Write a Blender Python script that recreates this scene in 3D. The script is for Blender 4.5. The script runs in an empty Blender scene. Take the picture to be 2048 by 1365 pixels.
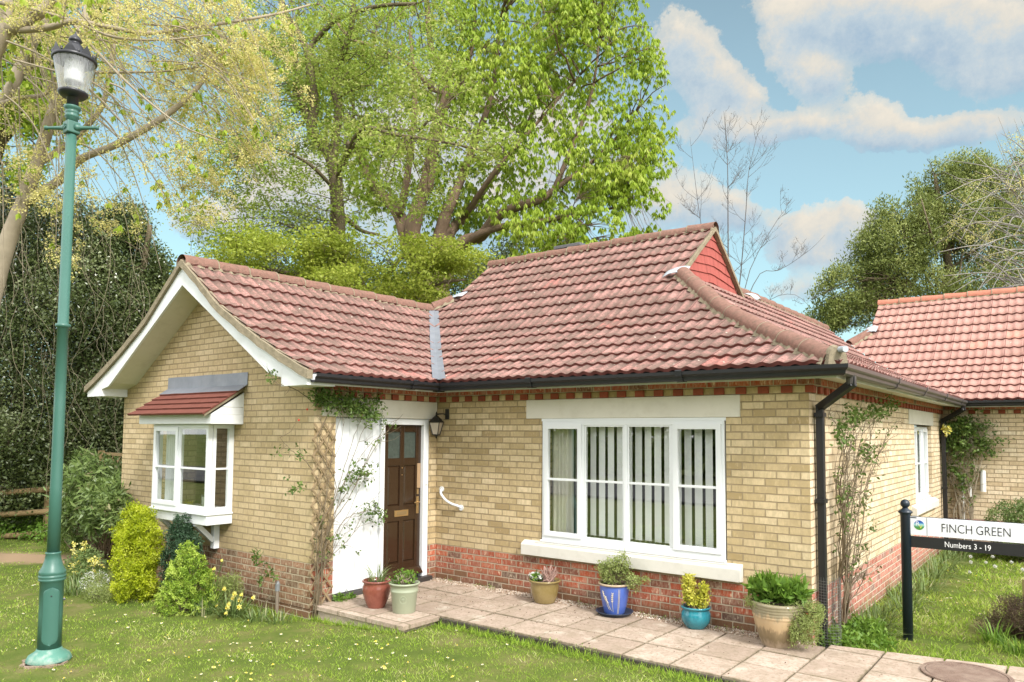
import bpy, bmesh, math, random
import numpy as np
from mathutils import Vector, Matrix, noise
R = math.radians
PI = math.pi
random.seed(7)
rng = np.random.default_rng(7)
C = bpy.context.scene.collection
S = bpy.context.scene

# ------------------------------------------------------------------ camera
F, YAW, PIT, ROLL, CY = 1478.06, .6571, .0585, .0072, 780.2
CAM = Vector((6.854, -7.245, 1.923))
fw = Vector((-math.sin(YAW)*math.cos(PIT), math.cos(YAW)*math.cos(PIT), math.sin(PIT)))
r0 = Vector((math.cos(YAW), math.sin(YAW), 0)); u0 = r0.cross(fw)
rt = r0*math.cos(ROLL)+u0*math.sin(ROLL); up = -r0*math.sin(ROLL)+u0*math.cos(ROLL)
cd = bpy.data.cameras.new('camera'); cam = bpy.data.objects.new('camera', cd); C.objects.link(cam)
cam.matrix_world = Matrix(((rt.x, up.x, -fw.x, CAM.x), (rt.y, up.y, -fw.y, CAM.y), (rt.z, up.z, -fw.z, CAM.z), (0, 0, 0, 1)))
cd.sensor_width = 36; cd.lens = F/2048*36; cd.shift_y = (CY-682.5)/2048
cd.clip_start = .05; cd.clip_end = 3000
S.camera = cam
def ray(px, py): return fw+rt*((px-1024)/F)-up*((py-CY)/F)
def P(px, py, t): return CAM+ray(px, py)*t           # a point t metres in front of the viewpoint
# ------------------------------------------------------------------ light
SUN_EL, SUN_AZ = R(42), R(68)        # azimuth from +Y towards +X is 90
sd = Vector((.93*math.cos(SUN_EL), -.37*math.cos(SUN_EL), math.sin(SUN_EL))).normalized()
sl = bpy.data.lights.new('sun', 'SUN'); sl.energy = 1.7; sl.angle = R(11); sl.color = (1, .965, .92)
so = bpy.data.objects.new('sun', sl); C.objects.link(so); so.rotation_euler = sd.to_track_quat('Z', 'Y').to_euler(); so.location = (10, -10, 20)
S.view_settings.view_transform = 'Standard'; S.view_settings.look = 'None'; S.view_settings.gamma = 1
S.view_settings.exposure = 1.45

# ------------------------------------------------------------------ node helpers
def nd(nt, typ, ins=None, **pr):
    n = nt.nodes.new(typ)
    for k, v in pr.items(): setattr(n, k, v)
    for k, v in (ins or {}).items():
        s = n.inputs[k]
        if isinstance(v, bpy.types.NodeSocket): nt.links.new(v, s)
        else: s.default_value = v
    return n
def mt(nt, op, a, b=0.0, c=0.0, clamp=False):
    n = nd(nt, 'ShaderNodeMath', {0: a, 1: b, 2: c}, operation=op); n.use_clamp = clamp
    return n.outputs[0]
def mixc(nt, f, a, b, mode='MIX'):
    n = nt.nodes.new('ShaderNodeMix'); n.data_type = 'RGBA'; n.blend_type = mode
    for s, v in ((n.inputs[0], f), (n.inputs[6], a), (n.inputs[7], b)):
        if isinstance(v, bpy.types.NodeSocket): nt.links.new(v, s)
        else: s.default_value = v if not isinstance(v, tuple) or len(v) == 4 else (*v, 1)
    return n.outputs[2]
def ramp(nt, f, stops, interp='LINEAR'):
    n = nd(nt, 'ShaderNodeValToRGB', {0: f}); cr = n.color_ramp; cr.interpolation = interp
    while len(cr.elements) < len(stops): cr.elements.new(.5)
    for e, (p, c) in zip(cr.elements, stops):
        e.position = p; e.color = (*c, 1) if isinstance(c, tuple) else (c, c, c, 1)
    return n.outputs[0]
def noi(nt, vec, scale, detail=3, rough=.55, dist=0):
    return nd(nt, 'ShaderNodeTexNoise', {'Vector': vec, 'Scale': scale, 'Detail': detail, 'Roughness': rough, 'Distortion': dist}).outputs[0]
def newmat(name):
    m = bpy.data.materials.new(name); m.use_nodes = True; nt = m.node_tree; nt.nodes.clear()
    out = nt.nodes.new('ShaderNodeOutputMaterial')
    return m, nt, out
def prin(nt, out, col, rough=.6, bump=None, bstr=.3, bdist=.01, spec=.5, metal=0.0, coat=0.0):
    ins = {'Base Color': col if isinstance(col, bpy.types.NodeSocket) else (*col, 1), 'Roughness': rough, 'Metallic': metal, 'Specular IOR Level': spec, 'Coat Weight': coat}
    b = nd(nt, 'ShaderNodeBsdfPrincipled', ins)
    if bump is not None:
        bn = nd(nt, 'ShaderNodeBump', {'Height': bump, 'Strength': bstr, 'Distance': bdist}); nt.links.new(bn.outputs[0], b.inputs['Normal'])
    nt.links.new(b.outputs[0], out.inputs[0]); return b
def M(name, col, rough=.6, var=.12, scale=8, bump=.15, bdist=.004, spec=.5, metal=0.0, dirt=0.0, coat=0.0, stretch=(1, 1, 1), dirtcol=(.18, .15, .1)):
    m, nt, out = newmat(name)
    tc = nd(nt, 'ShaderNodeTexCoord').outputs['Object']
    v = nd(nt, 'ShaderNodeMapping', {'Vector': tc, 'Scale': stretch}).outputs[0]
    n1 = noi(nt, v, scale, 5, .6)
    c = mixc(nt, n1, tuple(x*(1-var) for x in col), tuple(min(1, x*(1+var)) for x in col))
    if dirt > 0:
        n2 = noi(nt, v, scale*.7+1.3, 6, .7); f = ramp(nt, n2, [(.5, 0.0), (.75, dirt)])
        c = mixc(nt, f, c, dirtcol)
    h = noi(nt, tc, scale*6, 4, .6)
    prin(nt, out, c, rough, h, bump, bdist, spec, metal, coat)
    return m

# ------------------------------------------------------------------ sky
W = bpy.data.worlds.new('World'); S.world = W; W.use_nodes = True
wt = W.node_tree; wt.nodes.clear()
wo = wt.nodes.new('ShaderNodeOutputWorld')
sky = nd(wt, 'ShaderNodeTexSky', sky_type='NISHITA', sun_disc=False)
sky.sun_elevation = SUN_EL; sky.sun_rotation = math.atan2(sd.x, sd.y); sky.air_density = 1.0; sky.dust_density = .6; sky.ozone_density = 1.5
gen = nd(wt, 'ShaderNodeTexCoord').outputs['Generated']
dirv = nd(wt, 'ShaderNodeVectorMath', {0: gen}, operation='NORMALIZE').outputs[0]
wn = nd(wt, 'ShaderNodeTexNoise', {'Vector': dirv, 'Scale': 8.5, 'Detail': 7, 'Roughness': .68})
def dt(a, v): return nd(wt, 'ShaderNodeVectorMath', {0: a, 1: tuple(v)}, operation='DOT_PRODUCT').outputs['Value']
az0 = Vector((fw.x, fw.y, 0)).normalized(); ax0 = Vector((az0.y, -az0.x, 0))
# clouds are laid on a plane of azimuth and height round one compass bearing
fd_ = mt(wt, 'MAXIMUM', dt(dirv, az0), .15)
gu = mt(wt, 'DIVIDE', dt(dirv, ax0), fd_); gv = mt(wt, 'DIVIDE', dt(dirv, (0, 0, 1)), fd_)
wsep = nd(wt, 'ShaderNodeSeparateXYZ', {0: wn.outputs['Color']}).outputs
gu = mt(wt, 'ADD', gu, mt(wt, 'MULTIPLY', mt(wt, 'SUBTRACT', wsep[0], .5), .085)); gv = mt(wt, 'ADD', gv, mt(wt, 'MULTIPLY', mt(wt, 'SUBTRACT', wsep[1], .5), .085))
guv = nd(wt, 'ShaderNodeCombineXYZ', {0: gu, 1: gv}).outputs[0]
CL = [(1375, 100, 60, 68, 1), (1440, 165, 60, 45, 1), (1420, 220, 40, 40, .6), (1600, 30, 85, 60, .95), (1720, 20, 110, 75, 1), (1860, 50, 120, 70, 1), (2000, 60, 100, 80, 1), (1640, 155, 55, 45, 1), (1570, 110, 40, 40, .6),
      (1490, 195, 60, 26, .9), (1500, 262, 80, 34, 1), (1620, 250, 70, 34, .9), (1760, 235, 62, 52, 1.1), (1850, 265, 110, 30, .8), (1960, 240, 90, 32, .9), (1990, 150, 120, 40, .55),
      (1370, 415, 70, 50, .9), (1470, 425, 45, 35, .9), (1590, 455, 50, 36, 1), (1690, 450, 80, 42, 1.1), (1640, 500, 100, 40, .9), (1600, 575, 80, 30, .6), (420, 440, 90, 50, .8), (580, 400, 90, 60, .9), (950, 330, 320, 190, 1), (90, 560, 130, 70, .9)]
dens = None; low = None
for (x, y, rx, ry, s) in CL:
    d = ray(x, y); f_ = d.dot(az0); cu, cv = d.dot(ax0)/f_, d.z/f_; a, b = rx/F*1.12, ry/F*1.12
    q = nd(wt, 'ShaderNodeVectorMath', {0: guv, 1: (1/a, 1/b, 0), 2: (-cu/a, -cv/b, 0)}, operation='MULTIPLY_ADD').outputs[0]
    l2 = nd(wt, 'ShaderNodeVectorMath', {0: q, 1: q}, operation='DOT_PRODUCT').outputs['Value']
    g = mt(wt, 'MULTIPLY', mt(wt, 'POWER', .33, l2), s); w2 = mt(wt, 'MULTIPLY', g, nd(wt, 'ShaderNodeSeparateXYZ', {0: q}).outputs[1])
    dens = g if dens is None else mt(wt, 'ADD', dens, g); low = w2 if low is None else mt(wt, 'ADD', low, w2)
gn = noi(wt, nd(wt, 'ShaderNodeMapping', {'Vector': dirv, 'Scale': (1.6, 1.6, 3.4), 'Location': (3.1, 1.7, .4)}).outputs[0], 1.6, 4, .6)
back = dt(dirv, -fw)      # bright white fill added to the unseen sky behind the viewpoint, lights the facade
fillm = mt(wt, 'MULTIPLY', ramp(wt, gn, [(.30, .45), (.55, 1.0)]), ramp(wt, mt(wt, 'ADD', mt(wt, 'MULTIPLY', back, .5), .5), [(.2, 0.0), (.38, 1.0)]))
fine = noi(wt, dirv, 32, 5, .7)
dd = mt(wt, 'ADD', mt(wt, 'ADD', dens, mt(wt, 'MULTIPLY', mt(wt, 'SUBTRACT', wsep[2], .5), .9)), mt(wt, 'MULTIPLY', mt(wt, 'SUBTRACT', fine, .5), .5))
mask = ramp(wt, dd, [(.30, 0.0), (.43, .62), (.80, 1.0)], 'EASE')
ell = mt(wt, 'ADD', mt(wt, 'DIVIDE', low, mt(wt, 'MAXIMUM', dens, .15)), mt(wt, 'MULTIPLY', mt(wt, 'SUBTRACT', mt(wt, 'ADD', mt(wt, 'MULTIPLY', wn.outputs[0], .6), mt(wt, 'MULTIPLY', fine, .4)), .5), 4.2))
lit = ramp(wt, mt(wt, 'ADD', mt(wt, 'MULTIPLY', ell, .42), .52), [(.05, (.36, .50, .64)), (.40, (.55, .64, .70)), (.65, (.75, .72, .65)), (1, (.92, .83, .69))])
skc = mixc(wt, 1.0, sky.outputs[0], (.50, .72, .59, 1), 'MULTIPLY')
skys = nd(wt, 'ShaderNodeVectorMath', {0: skc, 1: (.5, .35, .2)}, operation='ADD').outputs[0]
skys = mixc(wt, ramp(wt, gv, [(.0, .65), (.30, .28), (.62, 0.0)]), skys, (2.3, 3.0, 3.4, 1))
CLOUD_GAIN = 3.6
cls = nd(wt, 'ShaderNodeVectorMath', {0: lit, 'Scale': CLOUD_GAIN}, operation='SCALE').outputs[0]
fin = mixc(wt, mask, skys, cls)
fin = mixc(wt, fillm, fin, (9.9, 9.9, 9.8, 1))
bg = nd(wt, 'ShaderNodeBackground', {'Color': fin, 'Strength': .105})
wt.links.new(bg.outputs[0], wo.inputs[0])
W.cycles.sampling_method = 'MANUAL'; W.cycles.sample_map_resolution = 512
S.cycles.max_bounces = 6; S.cycles.diffuse_bounces = 3; S.cycles.glossy_bounces = 3; S.cycles.transmission_bounces = 3

# ------------------------------------------------------------------ object helpers
def wloc(o):
    v = Vector((0, 0, 0))
    while o is not None: v = v+Vector(o.location); o = o.parent
    return v
def tag(o, label=None, cat=None, group=None, kind=None):
    for k, v in (('label', label), ('category', cat), ('group', group), ('kind', kind)):
        if v: o[k] = v
    return o
def thing(name, label, cat, loc=(0, 0, 0), group=None):
    o = bpy.data.objects.new(name, None); C.objects.link(o); o.location = loc; o.empty_display_size = .1
    return tag(o, label, cat, group)
def link(name, me, parent=None):
    o = bpy.data.objects.new(name, me); C.objects.link(o)
    if parent is not None: o.parent = parent
    return o
class MB:
    def __init__(s): s.v = []; s.f = []; s.mi = []; s.cur = 0; s.sm = []; s.smooth = False
    def add(s, vs, fs):
        b = len(s.v); s.v.extend([tuple(v) for v in vs]); s.f.extend([tuple(b+i for i in f) for f in fs])
        s.mi.extend([s.cur]*len(fs)); s.sm.extend([s.smooth]*len(fs)); return s
    def box(s, a, b):
        x0, y0, z0 = (min(a[i], b[i]) for i in range(3)); x1, y1, z1 = (max(a[i], b[i]) for i in range(3))
        return s.add([(x0, y0, z0), (x1, y0, z0), (x1, y1, z0), (x0, y1, z0), (x0, y0, z1), (x1, y0, z1), (x1, y1, z1), (x0, y1, z1)],
                     [(0, 3, 2, 1), (4, 5, 6, 7), (0, 1, 5, 4), (1, 2, 6, 5), (2, 3, 7, 6), (3, 0, 4, 7)])
    def bar(s, p, q, w, h, upv=(0, 0, 1)):
        p = Vector(p); q = Vector(q); d = (q-p).normalized(); a = d.cross(Vector(upv))
        if a.length < 1e-4: a = d.cross(Vector((1, 0, 0)))
        a.normalize(); b = a.cross(d).normalized(); a = a*w/2; b = b*h/2
        vs = [p-a-b, p+a-b, p+a+b, p-a+b, q-a-b, q+a-b, q+a+b, q-a+b]
        return s.add(vs, [(0, 1, 2, 3), (7, 6, 5, 4), (0, 4, 5, 1), (1, 5, 6, 2), (2, 6, 7, 3), (3, 7, 4, 0)])
    def tube(s, pts, rad, n=8, cap=True):
        pts = [Vector(p) for p in pts]; k = len(pts)
        if not hasattr(rad, '__len__'): rad = [rad]*k
        vs = []; prev = None
        for i, p in enumerate(pts):
            d = (pts[min(i+1, k-1)]-pts[max(i-1, 0)])
            if d.length < 1e-9: d = Vector((0, 0, 1))
            d.normalize()
            a = (prev - d*prev.dot(d)) if prev is not None else d.cross(Vector((0, 0, 1)) if abs(d.z) < .9 else Vector((1, 0, 0)))
            if a.length < 1e-6: a = d.orthogonal()
            a.normalize(); prev = a; b = d.cross(a)
            for j in range(n):
                t = 2*PI*j/n; vs.append(p+(a*math.cos(t)+b*math.sin(t))*rad[i])
        fs = [(i*n+j, i*n+(j+1) % n, (i+1)*n+(j+1) % n, (i+1)*n+j) for i in range(k-1) for j in range(n)]
        if cap: fs += [tuple(range(n-1, -1, -1)), tuple((k-1)*n+j for j in range(n))]
        return s.add(vs, fs)
    def lathe(s, c, prof, n=32, cap=True):
        vs = []
        for (r, z) in prof:
            for j in range(n):
                t = 2*PI*j/n; vs.append((c[0]+r*math.cos(t), c[1]+r*math.sin(t), c[2]+z))
        k = len(prof)
        fs = [(i*n+j, i*n+(j+1) % n, (i+1)*n+(j+1) % n, (i+1)*n+j) for i in range(k-1) for j in range(n)]
        if cap: fs += [tuple(range(n-1, -1, -1)), tuple((k-1)*n+j for j in range(n))]
        return s.add(vs, fs)
    def ext(s, poly, dvec):
        n = len(poly); d = Vector(dvec); vs = [Vector(p) for p in poly]; vs += [v+d for v in vs]
        return s.add(vs, [tuple(range(n-1, -1, -1)), tuple(range(n, 2*n))]+[(i, (i+1) % n, n+(i+1) % n, n+i) for i in range(n)])
    def build(s, name, mats, parent=None, bevel=0, fix=True):
        off = wloc(parent) if parent is not None else Vector((0, 0, 0))
        me = bpy.data.meshes.new(name); me.from_pydata([(v[0]-off.x, v[1]-off.y, v[2]-off.z) for v in s.v], [], s.f)
        if not isinstance(mats, (list, tuple)): mats = [mats]
        for m in mats: me.materials.append(m)
        me.polygons.foreach_set('material_index', s.mi); me.polygons.foreach_set('use_smooth', s.sm)
        if fix:
            bm = bmesh.new(); bm.from_mesh(me); bmesh.ops.recalc_face_normals(bm, faces=bm.faces); bm.to_mesh(me); bm.free()
        me.update()
        o = link(name, me, parent)
        if bevel:
            md = o.modifiers.new('bevel', 'BEVEL'); md.width = bevel; md.segments = 2; md.limit_method = 'ANGLE'; md.angle_limit = R(40)
        return o
def npmesh(name, V, Q, mat, parent=None, rnd=None, tri=False):
    off = wloc(parent) if parent is not None else Vector((0, 0, 0))
    V = (np.asarray(V, dtype=np.float32)-np.array(off, dtype=np.float32)); k = Q.shape[1]
    me = bpy.data.meshes.new(name); me.vertices.add(len(V)); me.vertices.foreach_set('co', V.ravel())
    me.loops.add(Q.size); me.polygons.add(len(Q)); me.loops.foreach_set('vertex_index', Q.astype(np.int32).ravel())
    me.polygons.foreach_set('loop_start', np.arange(0, Q.size, k, dtype=np.int32)); me.polygons.foreach_set('loop_total', np.full(len(Q), k, dtype=np.int32))
    me.materials.append(mat)
    if rnd is not None:
        at = me.attributes.new('rnd', 'FLOAT', 'POINT'); at.data.foreach_set('value', np.asarray(rnd, dtype=np.float32))
    me.update(calc_edges=True); return link(name, me, parent)
# leaves ------------------------------------------------------------
def unit(a): return a/np.maximum(np.linalg.norm(a, axis=-1, keepdims=True), 1e-9)
def leaf_quads(base, d, L, Wd, fold=.0):
    n = len(base); rv = unit(rng.normal(size=(n, 3))); w = unit(np.cross(d, rv)); nn = np.cross(d, w)
    L = L[:, None]; Wd = Wd[:, None]
    V = np.stack([base, base+d*L*.45+w*Wd*.5+nn*L*fold, base+d*L, base+d*L*.45-w*Wd*.5+nn*L*fold], 1).reshape(-1, 3)
    return V, np.arange(4*n).reshape(n, 4), np.repeat(rng.random(n), 4)
def sprig(centers, per, spread, L, Wd, droop=0., tone=None, jit=.35, flatz=1.):
    n = len(centers)*per; c = np.repeat(centers, per, 0)
    base = c+rng.normal(size=(n, 3))*spread*np.array([1, 1, flatz]); d = unit(rng.normal(size=(n, 3))*np.array([1, 1, .35+.65*flatz])+np.array([0, 0, -droop]))
    V, Q, r = leaf_quads(base, d, L*(1+jit*(rng.random(n)*2-1)), Wd*(1+jit*(rng.random(n)*2-1)), .08)
    if tone is not None: r = np.clip(.35*r+.65*np.repeat(np.repeat(tone, per), 4), 0, 1)
    return V, Q, r
def palmate(centers, per, L, Wd, tone=None):
    n = len(centers)*per; c = np.repeat(centers, per, 0)
    ang = np.tile(np.arange(per)*2*PI/per, len(centers))+np.repeat(rng.random(len(centers))*6.28, per)
    rad = .22+.42*rng.random(n); d = unit(np.stack([np.cos(ang)*rad, np.sin(ang)*rad, -1.0+.12*rng.normal(size=n)], 1))
    sc = np.repeat(.7+.6*rng.random(len(centers)), per)
    V, Q, r = leaf_quads(c, d, L*sc*(.85+.3*rng.random(n)), Wd*sc, .06)
    if tone is not None: r = np.clip(.3*r+.7*np.repeat(np.repeat(tone, per), 4), 0, 1)
    return V, Q, r
def fbm(pts, scale, seed):
    return np.array([noise.fractal(Vector((p[0]*scale+seed, p[1]*scale-seed, p[2]*scale+seed*.5)), 1.0, 2.0, 3) for p in pts])
def blobpts(blobs, n, seed, scale=.8, thr=-.05, shell=.55):
    """points in a set of ellipsoids (centre, radii), thinned by a noise so that gaps show"""
    wts = np.array([b[1][0]*b[1][1]*b[1][2] for b in blobs])**.75; wts = wts/wts.sum()
    k = int(n*2.4); idx = rng.choice(len(blobs), k, p=wts); d = unit(rng.normal(size=(k, 3)))
    rr = (shell+(1-shell)*rng.random(k)**.6)*(.9+.15*rng.random(k)); rr = np.where(rng.random(k) < .3, rng.random(k)**.5, rr)
    cs = np.array([list(b[0]) for b in blobs])[idx]; rs = np.array([list(b[1]) for b in blobs])[idx]
    pts = cs+d*rr[:, None]*rs
    f = fbm(pts, scale, seed); keep = f > thr; pts = pts[keep]; f = f[keep]
    return pts[:n], f[:n]
def LEAF(name, stops, rough=.5, trans=.35, spec=.3):
    m, nt, out = newmat(name)
    a = nd(nt, 'ShaderNodeAttribute', attribute_name='rnd').outputs['Fac']
    c = ramp(nt, a, stops)
    b = nd(nt, 'ShaderNodeBsdfPrincipled', {'Base Color': c, 'Roughness': rough, 'Specular IOR Level': spec})
    t = nd(nt, 'ShaderNodeBsdfTranslucent', {'Color': c})
    mx = nd(nt, 'ShaderNodeMixShader', {0: trans, 1: b.outputs[0], 2: t.outputs[0]}); nt.links.new(mx.outputs[0], out.inputs[0])
    return m
def wob(p, q, n, amp, sag=0.0):
    p = Vector(p); q = Vector(q); L = (q-p).length; o = []
    k = Vector((random.uniform(-1, 1), random.uniform(-1, 1), random.uniform(-1, 1)))
    for i in range(n+1):
        t = i/n; o.append(p.lerp(q, t)+k*(amp*L*math.sin(PI*t))+Vector((random.uniform(-1, 1), random.uniform(-1, 1), random.uniform(-1, 1)))*(amp*.35*L*math.sin(PI*t))+Vector((0, 0, -sag*L*4*t*(1-t))))
    return o
def smoothline(pts, k=4):
    pts = [Vector(p) for p in pts]; o = []
    for i in range(len(pts)-1):
        p0 = pts[max(i-1, 0)]; p1 = pts[i]; p2 = pts[i+1]; p3 = pts[min(i+2, len(pts)-1)]
        for j in range(k):
            t = j/k; o.append(.5*((2*p1)+(p2-p0)*t+(2*p0-5*p1+4*p2-p3)*t*t+(3*p1-p0-3*p2+p3)*t**3))
    o.append(pts[-1]); return o
def tree(name, label, cat, base, limbs, blobs, nsec, nspr, leaffn, wood, leafmat, seed, group=None, scale=.8, thr=-.05, twigr=.008, secr=.035, twigfrac=.5, shell=.55, crown='crown', maxtw=6.):
    random.seed(seed); t = thing(name, label, cat, base, group)
    mb = MB(); mb.smooth = True; sk = []
    for pts, ra, rb in limbs:
        pp = smoothline(pts, 5); n = len(pp); rad = [ra+(rb-ra)*(i/(n-1))*(1+.0*i) for i in range(n)]
        rad = [r*random.uniform(.93, 1.08) for r in rad]; mb.tube(pp, rad, 8); sk += pp
    K = np.array([list(p) for p in sk])
    sec, _ = blobpts(blobs, nsec, seed+1, scale*.5, -.35, .3); sk2 = list(K)
    for s in sec:
        dd = np.linalg.norm(K-s, axis=1)+np.maximum(0, K[:, 2]-s[2])*.8; j = int(dd.argmin())
        if np.linalg.norm(K[j]-s) > maxtw: continue
        pp = wob(K[j], s, 6, .10, -.04); L = (pp[0]-pp[-1]).length
        r1 = min(secr*(.4+L*.3), secr*2); mb.tube(pp, [r1+(twigr-r1)*i/6 for i in range(7)], 5); sk2 += [list(p) for p in pp[1:]]
    K2 = np.array([list(p) for p in sk2])
    cl, f = blobpts(blobs, nspr, seed+3, scale, thr, shell)
    sel = rng.random(len(cl)) < twigfrac
    for s in cl[sel]:
        dd = np.linalg.norm(K2-s, axis=1); j = int(dd.argmin())
        if dd[j] > maxtw*.6: continue
        pp = wob(K2[j], s, 3, .12); mb.tube(pp, [twigr, twigr*.8, twigr*.6, twigr*.35], 3, False)
    mb.build('trunk', wood, t, fix=False)
    tone = np.clip(.5+.9*f+.16*rng.normal(size=len(f)), 0, 1)
    V, Q, r = leaffn(cl, tone)
    npmesh(crown, V, Q, leafmat, t, r)
    return t
# ------------------------------------------------------------------ materials
def brick(name, pal, mortar, stain=.35, stcol=(.2, .17, .08), mort=.010, low=None):
    m, nt, out = newmat(name)
    tc = nd(nt, 'ShaderNodeTexCoord').outputs['Object']; xyz = nd(nt, 'ShaderNodeSeparateXYZ', {0: tc}).outputs
    nx = nd(nt, 'ShaderNodeSeparateXYZ', {0: nd(nt, 'ShaderNodeNewGeometry').outputs['True Normal']}).outputs
    isx = mt(nt, 'GREATER_THAN', mt(nt, 'ABSOLUTE', nx[0]), .5)
    nz = mt(nt, 'MULTIPLY', mt(nt, 'SUBTRACT', noi(nt, tc, 18, 3), .5), .006)
    u = mt(nt, 'ADD', mt(nt, 'ADD', mt(nt, 'MULTIPLY', xyz[0], mt(nt, 'SUBTRACT', 1.0, isx)), mt(nt, 'MULTIPLY', xyz[1], isx)), nz)
    v = mt(nt, 'ADD', xyz[2], mt(nt, 'MULTIPLY', mt(nt, 'SUBTRACT', noi(nt, tc, 11, 2), .5), .006))
    vr = mt(nt, 'DIVIDE', v, .075); row = mt(nt, 'FLOOR', vr); fv = mt(nt, 'FRACT', vr)
    par = mt(nt, 'FRACT', mt(nt, 'MULTIPLY', row, .5))
    ur = mt(nt, 'ADD', mt(nt, 'DIVIDE', u, .225), par); col = mt(nt, 'FLOOR', ur); fu = mt(nt, 'FRACT', ur)
    a = mort/.225; b = mort/.075
    du = mt(nt, 'MINIMUM', fu, mt(nt, 'SUBTRACT', 1.0, fu)); dv = mt(nt, 'MINIMUM', fv, mt(nt, 'SUBTRACT', 1.0, fv))
    mu = mt(nt, 'DIVIDE', du, a/2*1.0); mv = mt(nt, 'DIVIDE', dv, b/2*1.0)
    e = mt(nt, 'MINIMUM', mu, mv)                 # <1 in mortar
    bm_ = ramp(nt, mt(nt, 'MULTIPLY', e, .5), [(.42, 0.0), (.62, 1.0)])
    seed = nd(nt, 'ShaderNodeCombineXYZ', {0: col, 1: row, 2: mt(nt, 'MULTIPLY', isx, 17.3)}).outputs[0]
    wn_ = nd(nt, 'ShaderNodeTexWhiteNoise', {'Vector': seed}, noise_dimensions='3D').outputs
    c = ramp(nt, wn_[0], pal, 'LINEAR')
    # mottling inside a brick
    off = nd(nt, 'ShaderNodeVectorMath', {0: tc, 1: wn_[1]}, operation='ADD').outputs[0]
    n1 = noi(nt, nd(nt, 'ShaderNodeMapping', {'Vector': off, 'Scale': (1, 1, .3)}).outputs[0], 34, 4, .7)
    c = mixc(nt, ramp(nt, n1, [(.42, 0.0), (.60, .62)]), c, mixc(nt, .62, c, mortar))
    c = mixc(nt, ramp(nt, noi(nt, nd(nt, 'ShaderNodeMapping', {'Vector': off, 'Scale': (1, 1, .4), 'Location': (3, 9, 2)}).outputs[0], 40, 3, .6), [(.56, 0.0), (.70, .5)]), c, tuple(min(.86, k*1.9) for k in mortar))
    edge = ramp(nt, mt(nt, 'MULTIPLY', e, .16), [(.16, .5), (.5, 0.0)])
    c = mixc(nt, mt(nt, 'MULTIPLY', edge, ramp(nt, noi(nt, off, 12, 3), [(.4, 0.0), (.6, 1.0)])), c, stcol)
    big = noi(nt, tc, 1.7, 6, .7, .3)
    c = mixc(nt, ramp(nt, big, [(.46, 0.0), (.7, stain)]), c, stcol)
    if low:
        lo = mt(nt, 'ADD', mt(nt, 'DIVIDE', mt(nt, 'SUBTRACT', low[0], xyz[2]), low[1]), mt(nt, 'MULTIPLY', mt(nt, 'SUBTRACT', wn_[0], .5), 1.1))
        c = mixc(nt, ramp(nt, lo, [(.1, 0.0), (.8, low[2])]), c, low[3])
    mc = mixc(nt, noi(nt, tc, 30, 3), tuple(x*.8 for x in mortar), tuple(min(1, x*1.15) for x in mortar))
    c = mixc(nt, bm_, mc, c)
    h = mt(nt, 'ADD', bm_, mt(nt, 'MULTIPLY', noi(nt, tc, 90, 4, .7), .45))
    h = mt(nt, 'ADD', h, mt(nt, 'MULTIPLY', wn_[0], .35))
    prin(nt, out, c, .9, h, 1.0, .011, .2); return m
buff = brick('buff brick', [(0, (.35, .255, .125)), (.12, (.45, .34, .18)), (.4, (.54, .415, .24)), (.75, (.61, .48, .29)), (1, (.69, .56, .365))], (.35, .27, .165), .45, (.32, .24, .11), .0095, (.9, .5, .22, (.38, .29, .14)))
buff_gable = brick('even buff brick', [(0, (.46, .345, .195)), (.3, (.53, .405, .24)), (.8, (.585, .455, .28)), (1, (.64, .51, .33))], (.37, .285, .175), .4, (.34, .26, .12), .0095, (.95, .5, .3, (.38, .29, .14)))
buff_side = brick('sun-toned buff brick', [(0, (.56, .43, .27)), (.25, (.68, .54, .36)), (.7, (.76, .62, .43)), (1, (.80, .68, .50))], (.36, .27, .17), .2, (.46, .34, .20), .0095)  # the end wall's sunlight is put into this paler brick palette
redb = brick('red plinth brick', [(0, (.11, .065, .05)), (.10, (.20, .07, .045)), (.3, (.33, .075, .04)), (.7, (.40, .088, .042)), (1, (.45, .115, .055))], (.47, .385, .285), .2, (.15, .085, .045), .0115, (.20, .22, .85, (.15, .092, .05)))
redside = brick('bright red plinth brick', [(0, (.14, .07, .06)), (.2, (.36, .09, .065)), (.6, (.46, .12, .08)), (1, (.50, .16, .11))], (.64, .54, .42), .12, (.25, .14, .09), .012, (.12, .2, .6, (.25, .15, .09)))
brownb = brick('brown plinth brick', [(0, (.14, .075, .045)), (.4, (.23, .105, .058)), (.75, (.29, .13, .072)), (1, (.32, .165, .095))], (.50, .41, .29), .3, (.13, .11, .05), .012, (.1, .3, .55, (.16, .12, .06)))
redhead = M('red cornice brick', (.27, .062, .03), .85, .35, 9, .4, dirt=.4, dirtcol=(.10, .035, .022))
concrete = M('cast stone', (.62, .585, .51), .85, .10, 3, .3, .003, dirt=.35, dirtcol=(.40, .36, .27))
sillstone = M('pale stone sill', (.60, .575, .52), .85, .10, 4, .3, .003, dirt=.5, dirtcol=(.42, .40, .34))
upvc = M('white upvc', (.71, .725, .74), .28, .03, 4, .02, .001, .5)
wpaint = M('white painted timber', (.71, .72, .73), .5, .07, 6, .25, .003, .35, dirt=.25, dirtcol=(.5, .48, .4))
soffm = M('cream soffit', (.62, .59, .50), .6, .06, 4, .08, dirt=.35, dirtcol=(.36, .32, .24))
blackp = M('black gutter plastic', (.011, .011, .013), .42, .3, 5, .05, .002, .5)
lead = M('lead sheet', (.22, .235, .27), .55, .28, 5, .3, .006, .4, .35, dirt=.3, dirtcol=(.38, .38, .38))
leadpale = M('pale lead saddle', (.42, .45, .49), .5, .2, 9, .4, .01, .5, .2)
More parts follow.
